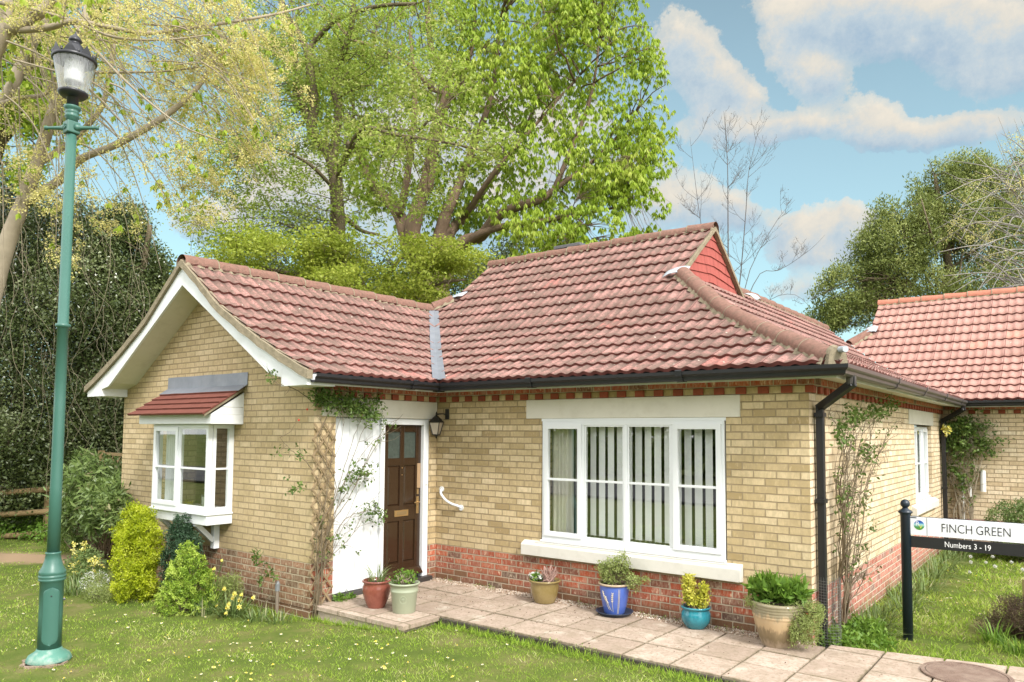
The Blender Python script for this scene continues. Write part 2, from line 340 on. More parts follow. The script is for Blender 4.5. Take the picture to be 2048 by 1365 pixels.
mortarm = M('lichen covered mortar', (.27, .225, .155), .95, .45, 14, .9, .012, .2, dirt=.6, dirtcol=(.16, .135, .09))
darkbox = M('shade-dark interior', (.10, .095, .09), .9, .1)  # the unlit room's shade is put into this dark wall colour
carpet = M('interior floor', (.16, .14, .12), .95, .1)
brass = M('brass', (.62, .44, .22), .32, .1, 12, .05, .002, .5, .9)
def rooftile(name, base, dark, red, lich=.5):
    m, nt, out = newmat(name)
    uv = nd(nt, 'ShaderNodeUVMap').outputs[0]; x = nd(nt, 'ShaderNodeSeparateXYZ', {0: uv}).outputs
    tc = nd(nt, 'ShaderNodeTexCoord').outputs['Object']
    ui = mt(nt, 'FLOOR', mt(nt, 'DIVIDE', x[0], .30)); vi = mt(nt, 'FLOOR', mt(nt, 'ADD', mt(nt, 'DIVIDE', x[1], .33), .001))
    w = nd(nt, 'ShaderNodeTexWhiteNoise', {'Vector': nd(nt, 'ShaderNodeCombineXYZ', {0: ui, 1: vi}).outputs[0]}, noise_dimensions='2D').outputs[0]
    c = ramp(nt, w, [(0, tuple(k*.82 for k in base)), (.3, tuple(k*.94 for k in base)), (.9, tuple(min(1, k*1.08) for k in base)), (.975, tuple(k*1.08 for k in base)), (.982, red), (1, red)])
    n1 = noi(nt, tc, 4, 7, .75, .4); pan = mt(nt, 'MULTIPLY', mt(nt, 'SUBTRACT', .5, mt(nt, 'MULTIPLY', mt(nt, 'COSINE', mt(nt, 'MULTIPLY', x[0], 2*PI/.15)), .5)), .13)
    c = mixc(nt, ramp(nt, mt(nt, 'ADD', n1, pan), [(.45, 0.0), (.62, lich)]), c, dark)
    n2 = noi(nt, tc, 38, 5, .75); c = mixc(nt, ramp(nt, n2, [(.49, 0.0), (.62, .8)]), c, tuple(k*.8 for k in dark))
    n3 = noi(nt, nd(nt, 'ShaderNodeMapping', {'Vector': tc, 'Location': (5, 3, 1)}).outputs[0], 60, 3, .7); c = mixc(nt, ramp(nt, n3, [(.60, 0.0), (.70, .45)]), c, (.52, .40, .34))
    vo = nd(nt, 'ShaderNodeTexVoronoi', {'Vector': tc, 'Scale': 9.0}); rnd_ = nd(nt, 'ShaderNodeSeparateXYZ', {0: vo.outputs['Color']}).outputs[0]
    sp = mt(nt, 'MULTIPLY', mt(nt, 'LESS_THAN', mt(nt, 'ADD', vo.outputs[0], mt(nt, 'MULTIPLY', n2, .1)), .145), mt(nt, 'GREATER_THAN', rnd_, .74)); c = mixc(nt, mt(nt, 'MULTIPLY', sp, .8), c, (.66, .60, .50))
    fu = mt(nt, 'FRACT', mt(nt, 'DIVIDE', x[0], .30)); gr = mt(nt, 'LESS_THAN', fu, .028)
    c = mixc(nt, mt(nt, 'MULTIPLY', gr, .85), c, (.09, .04, .032))
    h = mt(nt, 'SUBTRACT', mt(nt, 'ADD', mt(nt, 'MULTIPLY', n2, .5), mt(nt, 'MULTIPLY', noi(nt, tc, 150, 3, .7), .4)), gr)
    prin(nt, out, c, .92, h, .8, .007, .2); return m
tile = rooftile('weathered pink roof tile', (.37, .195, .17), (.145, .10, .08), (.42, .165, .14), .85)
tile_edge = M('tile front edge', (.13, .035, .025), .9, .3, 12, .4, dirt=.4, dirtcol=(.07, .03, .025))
tile2 = rooftile('pale pink roof tile', (.44, .235, .20), (.33, .20, .155), (.56, .26, .20), .35)  # paler base colour and less lichen for the neighbouring roof
ridgem = M('ridge tile', (.235, .13, .10), .93, .45, 22, .9, .01, .2, dirt=.85, dirtcol=(.115, .09, .065))
ridgered = M('red ridge tile', (.42, .17, .115), .93, .25, 9, .7, .008, .2, dirt=.5, dirtcol=(.20, .14, .10))
glassm, nt, out = newmat('window glass')
def schlick(nt, f0, gain=1.0):
    ge = nd(nt, 'ShaderNodeNewGeometry'); c_ = mt(nt, 'ABSOLUTE', nd(nt, 'ShaderNodeVectorMath', {0: ge.outputs['Normal'], 1: ge.outputs['Incoming']}, operation='DOT_PRODUCT').outputs['Value'])
    return mt(nt, 'ADD', mt(nt, 'MULTIPLY', mt(nt, 'POWER', mt(nt, 'SUBTRACT', 1.0, c_), 5.0), 1-f0), f0)
fr = schlick(nt, .20)
nt.links.new(nd(nt, 'ShaderNodeMixShader', {0: fr, 1: nd(nt, 'ShaderNodeBsdfTransparent', {0: (.94, .96, .95, 1)}).outputs[0], 2: nd(nt, 'ShaderNodeBsdfGlossy', {0: (1, 1, 1, 1), 'Roughness': .01}).outputs[0]}).outputs[0], out.inputs[0])

# ------------------------------------------------------------------ terrain
def smooth01(t): t = max(0., min(1., t)); return t*t*(3-2*t)
def gz(x, y):
    z = -.065-.095*smooth01((2.2-x)/2.5)-.04*smooth01((-2.5-y)/2)*smooth01((3-x)/3)
    if x > 4.2: z += -.03*smooth01((y-.5)/1.)
    z += .018*noise.noise(Vector((x*.6, y*.6, 0)))*(1 if abs(y) > .1 or x < 0 else .3)
    return z
gm_, nt, out = newmat('lawn soil and moss')
tc = nd(nt, 'ShaderNodeTexCoord').outputs['Object']
c = ramp(nt, noi(nt, tc, 1.9, 7, .7), [(.3, (.07, .11, .018)), (.48, (.11, .15, .028)), (.6, (.17, .17, .055)), (.72, (.24, .185, .105))])
c = mixc(nt, ramp(nt, noi(nt, tc, 25, 4, .7), [(.35, 0.0), (.7, .6)]), c, (.11, .13, .035))
sx = nd(nt, 'ShaderNodeSeparateXYZ', {0: tc}).outputs
# bare soil strip beyond the left lawn
dsp = mt(nt, 'ADD', mt(nt, 'ABSOLUTE', mt(nt, 'ADD', mt(nt, 'ADD', mt(nt, 'MULTIPLY', sx[0], .44), mt(nt, 'MULTIPLY', sx[1], -.9)), .82)), mt(nt, 'MULTIPLY', mt(nt, 'SUBTRACT', noi(nt, tc, 3, 5), .5), .7))
soilf = mt(nt, 'MULTIPLY', ramp(nt, dsp, [(.25, 1.0), (.55, 0.0)]), mt(nt, 'LESS_THAN', sx[0], -4.9))
c = mixc(nt, soilf, c, (.34, .24, .15))
prin(nt, out, c, .95, noi(nt, tc, 60, 5, .7), .9, .02, .1)
lawn_mat = gm_
xs = np.concatenate([np.array([-400, -200, -100, -60, -40, -28]), np.arange(-20, 14, .4), np.array([18, 26, 40, 60, 100, 200, 400])]); ys = np.concatenate([np.array([-400, -200, -100, -50, -30, -18]), np.arange(-10, 14, .4), np.array([18, 26, 40, 80, 150, 400])])
mb = MB(); mb.smooth = True
mb.add([(x, y, gz(x, y) if -20 <= x <= 14 and -10 <= y <= 14 else -.16) for y in ys for x in xs], [(j*len(xs)+i, j*len(xs)+i+1, (j+1)*len(xs)+i+1, (j+1)*len(xs)+i) for j in range(len(ys)-1) for i in range(len(xs)-1)])
tag(mb.build('ground', lawn_mat), 'green lawn with worn soil patches around the bungalow', kind='structure')
asph = M('asphalt', (.07, .07, .072), .9, .2, 20, .6)
mb = MB(); mb.box((-60, -20, -.14), (60, -13.5, -.09)); tag(mb.build('road', asph), 'grey road across the lawn, reflected in the window', kind='structure')

# ------------------------------------------------------------------ patio of separate slabs
slabm, nt, out = newmat('riven paving slab')
tc = nd(nt, 'ShaderNodeTexCoord').outputs['Object']; sx = nd(nt, 'ShaderNodeSeparateXYZ', {0: tc}).outputs
idv = nd(nt, 'ShaderNodeCombineXYZ', {0: mt(nt, 'FLOOR', mt(nt, 'DIVIDE', sx[0], .45)), 1: mt(nt, 'FLOOR', mt(nt, 'DIVIDE', mt(nt, 'ADD', sx[1], .07), .455))}).outputs[0]
w = nd(nt, 'ShaderNodeTexWhiteNoise', {'Vector': idv}, noise_dimensions='2D').outputs[0]
c = ramp(nt, w, [(0, (.34, .26, .205)), (.5, (.41, .32, .255)), (1, (.47, .375, .305))])
c = mixc(nt, ramp(nt, noi(nt, tc, 5, 7, .75, .6), [(.44, 0.0), (.62, .7)]), c, (.27, .215, .155))
c = mixc(nt, ramp(nt, noi(nt, tc, 30, 6, .78), [(.50, 0.0), (.64, .75)]), c, (.20, .155, .105))
jx = mt(nt, 'ABSOLUTE', mt(nt, 'SUBTRACT', mt(nt, 'FRACT', mt(nt, 'DIVIDE', sx[0], .45)), .5)); jy = mt(nt, 'ABSOLUTE', mt(nt, 'SUBTRACT', mt(nt, 'FRACT', mt(nt, 'DIVIDE', mt(nt, 'ADD', sx[1], .07), .455)), .5))
c = mixc(nt, ramp(nt, mt(nt, 'ADD', mt(nt, 'MAXIMUM', jx, jy), mt(nt, 'MULTIPLY', mt(nt, 'SUBTRACT', noi(nt, tc, 14, 5, .7), .5), .12)), [(.455, 0.0), (.495, .75)]), c, (.13, .11, .06))
c = mixc(nt, ramp(nt, noi(nt, tc, 3.1, 5, .7), [(.56, 0.0), (.7, .5)]), c, (.60, .54, .45))
h = mt(nt, 'ADD', noi(nt, tc, 7, 6, .6, 1.2), mt(nt, 'MULTIPLY', noi(nt, tc, 70, 4, .7), .3))
prin(nt, out, c, .9, h, .55, .02, .2)
mb = MB(); rr = random.Random(3)
for i in range(0, 24):
    for j in range(0, 8):
        x0 = .0+i*.45; y1 = -.07+.0-(j-3)*.455; y0 = y1-.455
        a = [x0+.007, y0+.007, -.045+rr.uniform(-.003, .003)]; b = [x0+.443, y1-.007, rr.uniform(-.006, .003)]
        if x0 < 4.9 and y1 > -.06: continue
        if x0 >= 1.35 and j > 5: continue
        if x0 < 1.35 and j > 6: continue
        if x0 >= 1.35 and j == 6: continue
        if x0 < 1.35 and j == 6: continue
        if j < 3 and not (x0 >= 4.9): continue
        if x0 < 1.35 and j == 5: pass
        if x0 < 1.30 and x0+.45 > 1.30 and j >= 5: b[0] = min(b[0], 1.44)
        mb.box(a, b)
# the step in front of the door and the front row
for i in range(3): mb.box((.03+i*.475, -1.985, -.05), (.03+i*.475+.468, -1.445, rr.uniform(-.003, .003)))
o = mb.build('patio', slabm)
bm = bmesh.new(); bm.from_mesh(o.data)
nrm = Vector((-.215, 1, 0)).normalized()
geo = [f for f in bm.faces if f.calc_center_median().x > 4.7]
vs = set(v for f in geo for v in f.verts); es = set(e for f in geo for e in f.edges)
bmesh.ops.bisect_plane(bm, geom=list(geo)+list(vs)+list(es), plane_co=Vector((4.9, .03, 0)), plane_no=nrm, clear_outer=True)
bmesh.ops.bisect_plane(bm, geom=bm.faces[:]+bm.verts[:]+bm.edges[:], plane_co=Vector((0, -1.5, 0)), plane_no=Vector((0, -1, 0)), clear_outer=False)
dele = [f for f in bm.faces if f.calc_center_median().y < -1.5 and f.calc_center_median().x > 1.47]
bmesh.ops.delete(bm, geom=dele, context='FACES')
bm.to_mesh(o.data); bm.free()
md = o.modifiers.new('bevel', 'BEVEL'); md.width = .004; md.segments = 1
tag(o, 'riven buff paving slabs laid along the front of the bungalow', kind='structure')
bedm = M('patio bedding', (.05, .042, .028), .98, .4, 20, .9, .02, dirt=.5)
bedw = M('pale brick step edge', (.50, .40, .33), .95, .25, 9, .6, .01, dirt=.6, dirtcol=(.25, .17, .11))
mb = MB(); mb.box((.0, -1.465, -.3), (10.8, -.0, -.022)); mb.box((5.0, -.02, -.3), (9, .035, -.02))
tag(mb.build('patio_bed', bedm), 'dark soil bedding under the paving slabs', kind='structure')
mb = MB(); mb.box((.06, -1.955, -.32), (1.40, -1.46, -.048)); tag(mb.build('step_edge', bedw), 'pale rendered brick edge under the doorstep slabs', kind='structure')
# gravel strip against the wall
gravm = LEAF('gravel chips', [(0, (.22, .14, .09)), (.35, (.38, .27, .19)), (.65, (.55, .44, .34)), (1, (.72, .66, .58))], .9, 0.0)
n = 7500; cx = rng.random(n)*4.75+.05; cy = -rng.random(n)**1.2*.17; cz = -.016+rng.random(n)*.024
ctr = np.stack([cx, cy, cz], 1); r = .005+.006*rng.random(n)
octv = np.array([[1, 0, 0], [0, 1, 0], [-1, 0, 0], [0, -1, 0], [0, 0, .8], [0, 0, -.8]]); A = rng.normal(size=(n, 3, 3)); Qm, _ = np.linalg.qr(A)
V = (np.einsum('nij,kj->nki', Qm, octv)*(r[:, None, None])+ctr[:, None, :]).reshape(-1, 3)
T = np.array([[0, 1, 4], [1, 2, 4], [2, 3, 4], [3, 0, 4], [1, 0, 5], [2, 1, 5], [3, 2, 5], [0, 3, 5]])
Q = (T[None]+np.arange(n)[:, None, None]*6).reshape(-1, 3)
tag(npmesh('gravel', V, Q, gravm, None, np.repeat(rng.random(n), 6)), 'pale gravel strip between the brick wall and the slabs', 'gravel', kind='stuff')

# ------------------------------------------------------------------ house
L, D, E = 4.811, 2.004, .37
YN = 8.35                                   # front wall of the neighbouring house
PS = [0, .55, 1.1, 1.74, 2.65, 9]; PZ = [2.56, 2.80, 3.07, 3.42, 4.11, 4.11+.772*6.35]
def rz(s): return float(np.interp(s, PS, PZ))
sa = np.linspace(0, 9, 400); za = np.interp(sa, PS, PZ); arc = np.concatenate([[0], np.cumsum(np.hypot(np.diff(sa), np.diff(za)))])
def s_of_arc(a): return float(np.interp(a, arc, sa))
def slope_at(s): return math.atan2(rz(s+.05)-rz(max(0, s-.05)), .05+min(s, .05))
house = thing('bungalow', 'buff brick bungalow with pink tiled roof, brown front door and white bow fronted gable wing', 'house', (0, 0, 0))
house['label'] = 'buff brick bungalow with pink tiled roof, gable wing and dark brown front door'
def cprof(u):
    t = (u % .15)/.15
    return .020*(1-abs(math.sin(PI*t))**.75*1.0) if False else .021*(.5+.5*math.cos(2*PI*t))**1.15
NW = 9
def tiles(name, poly, ulo, uhi, smax, fn, parent, mats, u0=0.0):
    """one roof slope: overlapping double pantiles as real relief, cut to the outline poly (plan)"""
    G = .33; rows = []; k = 0; a = 0
    while True:
        s0 = s_of_arc(a); s1 = s_of_arc(a+G)
        for (s, h, av, mi) in ((s0, -.012, a, 0), (s0, .026, a+.002, 1), ((s0+s1)/2, .013, a+G*.5, 0), (s1, .0005, a+G-.002, 0)): rows.append((s, h, av, mi))
        a += G
        if s1 > smax: break
    ulo = math.floor(ulo/.3)*.3+u0; nc = int(math.ceil((uhi-ulo)/.3))*2*NW+1
    us = [ulo+i*.15/NW for i in range(nc)]; vs = []; uv = []; rr = random.Random(len(poly)*7+int(smax*10))
    jit = [[rr.uniform(-.0035, .0035) for _ in range(nc//(2*NW)+2)] for _ in range(len(rows)//4+1)]
    for ri, (s, h, av, mi) in enumerate(rows):
        sl_ = slope_at(s)
        for i, u in enumerate(us):
            hh = h+cprof(u)+jit[ri//4][int((u-ulo+.01)/.3)]*(1 if (ri % 4) in (1, 2) else 0); so_ = s-(.004*math.sin(u*40+ri) if ri % 4 == 1 else 0)
            vs.append(fn(u, so_-hh*math.sin(sl_), rz(s)+hh*math.cos(sl_))); uv.append((u-u0, av))
    fs = []; mi = []
    for r_ in range(len(rows)-1):
        for i in range(nc-1): fs.append((r_*nc+i, r_*nc+i+1, (r_+1)*nc+i+1, (r_+1)*nc+i)); mi.append(1 if r_ % 4 == 0 else 0)
    me = bpy.data.meshes.new(name); me.from_pydata([tuple(v) for v in vs], [], fs); me.polygons.foreach_set('material_index', mi); woff = wloc(parent)
    ul = me.uv_layers.new(name='UVMap'); li = np.zeros(len(me.loops), dtype=np.int32); me.loops.foreach_get('vertex_index', li)
    ul.data.foreach_set('uv', np.array(uv, dtype=np.float32)[li].ravel())
    bm = bmesh.new(); bm.from_mesh(me); n = len(poly)
    for i in range(n):
        p = Vector((*poly[i], 0)); q = Vector((*poly[(i+1) % n], 0)); d = q-p
        bmesh.ops.bisect_plane(bm, geom=bm.faces[:]+bm.edges[:]+bm.verts[:], plane_co=p, plane_no=Vector((d.y, -d.x, 0)))
    def inside(x, y):
        c_ = False
        for i in range(n):
            (x1, y1), (x2, y2) = poly[i], poly[(i+1) % n]
            if (y1 > y) != (y2 > y) and x < (x2-x1)*(y-y1)/(y2-y1)+x1: c_ = not c_
        return c_
    dl = [f for f in bm.faces if not inside(*f.calc_center_median()[:2])]
    bmesh.ops.delete(bm, geom=dl, context='FACES')
    for f in bm.faces: f.smooth = f.material_index == 0
    bmesh.ops.recalc_face_normals(bm, faces=bm.faces)
    if sum(f.normal.z for f in bm.faces) < 0: bmesh.ops.reverse_faces(bm, faces=bm.faces)
    bmesh.ops.translate(bm, verts=bm.verts, vec=-woff); bm.to_mesh(me); bm.free()
    for m in mats: me.materials.append(m)
    return link(name, me, parent)
xr = 2.42; xl = -2.0; XW = -2.29; yr = 3.6; s1 = L+E-xr; yb_ = 2*yr+E
yeN = YN-E
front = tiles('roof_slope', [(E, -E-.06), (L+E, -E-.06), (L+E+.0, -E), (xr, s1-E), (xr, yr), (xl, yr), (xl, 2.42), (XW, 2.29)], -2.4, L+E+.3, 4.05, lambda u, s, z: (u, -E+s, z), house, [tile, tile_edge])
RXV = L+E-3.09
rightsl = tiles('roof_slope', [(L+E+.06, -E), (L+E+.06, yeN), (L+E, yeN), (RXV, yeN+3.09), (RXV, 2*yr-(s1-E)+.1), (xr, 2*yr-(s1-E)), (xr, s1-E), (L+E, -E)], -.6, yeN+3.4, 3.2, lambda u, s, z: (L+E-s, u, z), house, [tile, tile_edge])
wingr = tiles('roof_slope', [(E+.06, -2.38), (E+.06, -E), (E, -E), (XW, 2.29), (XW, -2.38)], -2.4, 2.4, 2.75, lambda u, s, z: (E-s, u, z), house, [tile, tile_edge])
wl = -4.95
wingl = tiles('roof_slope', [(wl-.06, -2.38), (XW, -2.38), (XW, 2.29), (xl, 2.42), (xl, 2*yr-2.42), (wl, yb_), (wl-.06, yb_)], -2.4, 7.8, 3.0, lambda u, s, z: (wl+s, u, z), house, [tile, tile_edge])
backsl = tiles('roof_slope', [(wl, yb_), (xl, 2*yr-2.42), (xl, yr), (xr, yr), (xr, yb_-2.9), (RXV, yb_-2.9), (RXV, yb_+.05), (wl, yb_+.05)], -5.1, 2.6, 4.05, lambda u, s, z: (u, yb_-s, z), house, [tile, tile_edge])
backr = tiles('roof_slope', [(RXV-3.2, yb_-.3), (RXV, 4.6), (RXV, yeN+3.09), (RXV-3.2, yeN+3.09)], 4, 11.8, 3.2, lambda u, s, z: (RXV-3.09+s, u, z), house, [tile, tile_edge])
# ridges and hips
def ridge(path, r, seg, parent, mat, name='ridge_tiles', lift=0.0, endcap=True):
    bw = .018 if name == 'hip_tiles' else -.004
    mb = MB(); mo = MB(); mo.smooth = True; mb.smooth = True
    pts = [Vector(p) for p in path]; cum = [0]
    for i in range(len(pts)-1): cum.append(cum[-1]+(pts[i+1]-pts[i]).length)
    def at_(d):
        d = max(0, min(cum[-1], d))
        for i in range(len(pts)-1):
            if d <= cum[i+1]+1e-9: return pts[i].lerp(pts[i+1], (d-cum[i])/max(1e-9, cum[i+1]-cum[i]))
        return pts[-1]
    n = max(1, round(cum[-1]/seg)); seg = cum[-1]/n; K = 12; rq = random.Random(int(r*1000)+n)
    def ring(c, d, rr, dz, flat=1.0):
        side = d.cross(Vector((0, 0, 1))).normalized(); upn = side.cross(d).normalized(); o_ = []
        for k in range(K+1):
            t = PI*(k/K)*1.10-PI*.05; o_.append(c+side*math.cos(t)*rr*1.08+upn*(math.sin(t)*rr*flat+dz))
        return o_
    for i in range(n):
        a = at_(i*seg-.0); b = at_((i+1)*seg); d = (b-a).normalized(); j = rq.uniform(-.004, .004)
        r1 = ring(a, d, r*.96, lift+j); r2 = ring(b, d, r*1.05, lift+j+.006); mid = ring(a.lerp(b, .5), d, r*1.0, lift+j)
        vs = r1+mid+r2; fs = [(q*(K+1)+k, q*(K+1)+k+1, (q+1)*(K+1)+k+1, (q+1)*(K+1)+k) for q in range(2) for k in range(K)]
        mb.add(vs, fs)
        inn = ring(b, d, r*.90, lift+j+.0); vs = r2+inn; mb.add(vs, [(k, k+1, K+2+k, K+1+k) for k in range(K)])
        if i < n-1 and rq.random() < .95:
            a1 = ring(b-d*.012, d, r*1.075, lift+j+.004); a2 = ring(b+d*.006, d, r*1.075, lift+j+.004); mo.add(a1+a2, [(k, k+1, K+2+k, K+1+k) for k in range(K)])
    o = mb.build(name, mat, parent, fix=False)
    # bedding mortar along both sides
    for side_s in (-1, 1):
        vs = []
        m_ = int(cum[-1]/.05)+1
        for i in range(m_+1):
            p = at_(cum[-1]*i/m_); q = at_(min(cum[-1], cum[-1]*i/m_+.02)); pq = at_(max(0, cum[-1]*i/m_-.02)); d = (q-pq).normalized(); side = d.cross(Vector((0, 0, 1))).normalized()*side_s
            w_ = r*1.10+bw+.025*noise.noise(Vector((i*.9, side_s*5, r*10)))+.02*math.sin(i*.05/.15*6.28)
            vs += [p+side*r*.9+Vector((0, 0, lift+.028)), p+side*w_+Vector((0, 0, lift-.05))]
        mo.add(vs, [(2*i, 2*i+1, 2*i+3, 2*i+2) for i in range(m_)])
    mo.build('mortar', mortarm, o, fix=False)
    return o
zr_ = rz(yr+E)
ridge([(xr+.04, yr, zr_-.02), (xl-.04, yr, zr_-.02)], .105, .46, house, ridgem)
ridge([(XW, -2.40, 4.085), (XW, 2.20, 4.085)], .115, .46, house, ridgem)
hp = [(L+E-s-.0, -E+s, rz(s)+.0) for s in (.06, .3, .55, .8, 1.1, 1.4, 1.74, 2.1, 2.45, 2.70)]
hip = ridge(hp, .098, .46, house, ridgem, 'hip_tiles', .014)
ridge([(RXV, 4.85, rz(3.09)-.02), (RXV, yeN+3.0, rz(3.09)-.02)], .11, .46, house, ridgem)
ridge([(xl, 2.50, rz(2.87)), (XW+.05, 2.25, 4.12)], .105, .3, house, ridgem, 'hip_tiles', .01)
ridge([(wl+s, yb_-s, rz(s)) for s in (.06, .55, 1.1, 1.74, 2.4, 2.9)], .115, .46, house, ridgem, 'hip_tiles', .012)
mb = MB(); c0 = Vector(hp[0]); dh = Vector((1, -1, -.4)).normalized()                         # closed end of the hip
mb.ext([c0+Vector((.09*math.cos(t)*.7, .09*math.cos(t)*.7, .02+.125*math.sin(t))) for t in [PI*k/8 for k in range(9)]]+[c0+Vector((-.07, -.07, -.06)), c0+Vector((.07, .07, -.06))], (.045, -.045, -.02))
mb.build('hip_end', mortarm, hip)
mb = MB(); mb.tube([c0+Vector((.05, -.02, .095)), c0+Vector((.12, -.09, .09))], .028, 12); mb.build('hip_iron', leadpale, hip)
# lead valley and saddles
def strip(pts, w, name, mat, parent, h=.012, dirs=None, curl=.0):
    mb = MB(); vs = []
    for i, p in enumerate(pts):
        p = Vector(p); dv = Vector(dirs[i] if dirs else (1, 1, 0)).normalized()*w/2
        vs += [p-dv+Vector((0, 0, curl)), p, p+dv+Vector((0, 0, curl))]
    n = len(pts); mb.add(vs, [(3*i+k, 3*i+k+1, 3*i+4+k, 3*i+3+k) for i in range(n-1) for k in (0, 1)])
    o = mb.build(name, mat, parent, fix=False); md = o.modifiers.new('thick', 'SOLIDIFY'); md.thickness = h; md.offset = 1; return o
vp = [(E-s+.02, -E+s-.02, rz(s)+.030) for s in (-.02, .3, .7, 1.1, 1.5, 1.9, 2.3, 2.58)]
strip(vp, .17, 'valley_lining', lead, house, .01, None, .022)
mb = MB()
def saddle(c, dx, dy, parent, w=.34, l=.3):
    pts = []; nU, nV = 8, 6; c = Vector(c); dx = Vector(dx); dy = Vector(dy)
    for j in range(nV+1):
        for i in range(nU+1):
            a = (i/nU-.5)*w; b = (j/nV-.5)*l
            pts.append(c+dx*a+dy*b+Vector((0, 0, .03*math.cos(a/w*PI)+.012*noise.noise(Vector((a*20, b*20, c.x))))))
    m_ = MB(); m_.smooth = True; m_.add(pts, [(j*(nU+1)+i, j*(nU+1)+i+1, (j+1)*(nU+1)+i+1, (j+1)*(nU+1)+i) for j in range(nV) for i in range(nU)])
    o = m_.build('lead_saddle', leadpale, parent, fix=False); md = o.modifiers.new('thick', 'SOLIDIFY'); md.thickness = .008; return o
saddle((xr-.02, 2.28, rz(2.62)+.115), (.98, .15, .10), (.05, .75, .55), house, .34, .20)
saddle((xr+.10, 5.0, rz(2.76)+.06), (.8, .3, -.5), (0, .9, .2), house, .22, .25)
saddle((xl+.06, 2.48, rz(2.84)+.085), (.9, .25, .25), (.1, .8, .55), house, .40, .17)
# tile hung gablet (right) with cement verge
gab = MB(); zb = rz(s1)-.02; y0g = s1-E; y1g = 2*yr-y0g; rows = 7; hgt = zr_-zb
gx = xr-.05
for i in range(rows):
    za_ = zb+hgt*i/rows-.05; zb2 = zb+hgt*(i+1)/rows
    fr_ = lambda z: max(0, min(1, (z-zb)/hgt))
    ya = y0g+(yr-y0g)*fr_(za_+.03); yb2 = y1g-(y1g-yr)*fr_(za_+.03)
    nT = max(1, int(round((yb2-ya)/.165))); off_ = .08*(i % 2)
    k = 0; y = ya-off_
    while y < yb2:
        a = max(y+.002, ya); b = min(y+.163, yb2)
        if b-a > .01:
            jz = random.uniform(-.004, .004); jx = random.uniform(0, .004)
            t0 = lambda yy, z: z
            # bottoms follow an arch-like curve: courses dip from the centre outwards
            cz = lambda yy: -.11*abs(yy-yr)/(y1g-yr)*1.0
            ztop_a = min(zb2+.02+cz(a), zb+hgt*(1-abs(a-yr)/(yr-y0g))); ztop_b = min(zb2+.02+cz(b), zb+hgt*(1-abs(b-yr)/(yr-y0g)))
            pa = za_+jz+cz(a); pb = za_+jz+cz(b); pa = max(pa, zb-.10); pb = max(pb, zb-.10)
            if ztop_a > pa+.01 or ztop_b > pb+.01:
                ztop_a = max(ztop_a, pa+.004); ztop_b = max(ztop_b, pb+.004)
                gab.add([(gx+.030+jx, a, pa), (gx+.030+jx, b, pb), (gx+.008, b, ztop_b), (gx+.008, a, ztop_a), (gx+.010+jx, a, pa), (gx+.010+jx, b, pb)], [(0, 1, 2, 3), (0, 4, 5, 1)])
        y += .165
hung = M('red hanging tile', (.34, .088, .072), .85, .3, 5, .35, .004, .25, dirt=.25, dirtcol=(.2, .06, .045), stretch=(1, 3, .6))
g0 = gab.build('gablet_tile_hanging', hung, house, fix=False)
mb = MB(); mb.ext([(gx, y0g, zb-.1), (gx, y1g, zb-.1), (gx, yr, zr_-.04)], (-.03, 0, 0)); mb.build('backing_board', darkbox, g0)
mb = MB(); mb.ext([(xl+.03, y0g, zb-.1), (xl+.03, y1g, zb-.1), (xl+.03, yr, zr_-.04)], (.03, 0, 0)); mb.build('gablet_tile_hanging', hung, house)
def vergebar(x0, x1, ylist, parent, dz0=-.055, dz1=.012):
    mb = MB(); vs = []
    for (y, z) in ylist: vs += [(x0, y, z+dz0), (x1, y, z+dz0), (x1, y, z+dz1), (x0, y, z+dz1)]
    n = len(ylist); fs = [(4*i+k, 4*i+(k+1) % 4, 4*i+4+(k+1) % 4, 4*i+4+k) for i in range(n-1) for k in range(4)]+[(3, 2, 1, 0), (4*n-4, 4*n-3, 4*n-2, 4*n-1)]
    mb.add(vs, fs); return mb.build('verge', mortarm, parent)
yl = [(y, rz(y+E)+.015*noise.noise(Vector((y*7, 0, 0)))) for y in np.linspace(y0g-.02, yr, 12)]; yl += [(2*yr-y, z) for (y, z) in yl[::-1][1:]]
vergebar(xr-.03, xr+.035, yl, house); vergebar(xl-.035, xl+.03, yl, house)
# cement verge, bargeboard, soffit of the front gable
xsG = np.linspace(wl-.02, XW, 22); prof = [(x, rz(x-wl)) for x in xsG]+[(2*XW-x, rz(x-wl)) for x in xsG[::-1][1:]]
prof = [(x, z) for x, z in prof]
mb = MB(); vs = []
for i, (x, z) in enumerate(prof):
    w_ = .012*noise.noise(Vector((x*5, 3, 0)))
    vs += [(x, -2.415+w_, z-.075+w_), (x, -2.335, z-.075+w_), (x, -2.335, z+.02), (x, -2.41, z+.018+w_)]
n = len(prof); mb.add(vs, [(4*i+k, 4*i+(k+1) % 4, 4*i+4+(k+1) % 4, 4*i+4+k) for i in range(n-1) for k in range(4)]+[(3, 2, 1, 0), (4*n-4, 4*n-3, 4*n-2, 4*n-1)])
mb.build('verge', mortarm, house)
YB = -2.375
def half(sgn, wmul=1.0):
    X = lambda d: XW+sgn*d           # d = distance from the ridge
    top = [(X(d), rz(2.66-d)-.076) for d in (0, .4, .9, 1.2, 1.55, 1.9, 2.3, 2.64)]
    bot = [(X(2.64), 2.42), (X(2.18), 2.42), (X(2.18), 2.52), (X(1.98), 2.555), (X(1.90), 2.60), (X(0), 3.80)]
    return top+bot
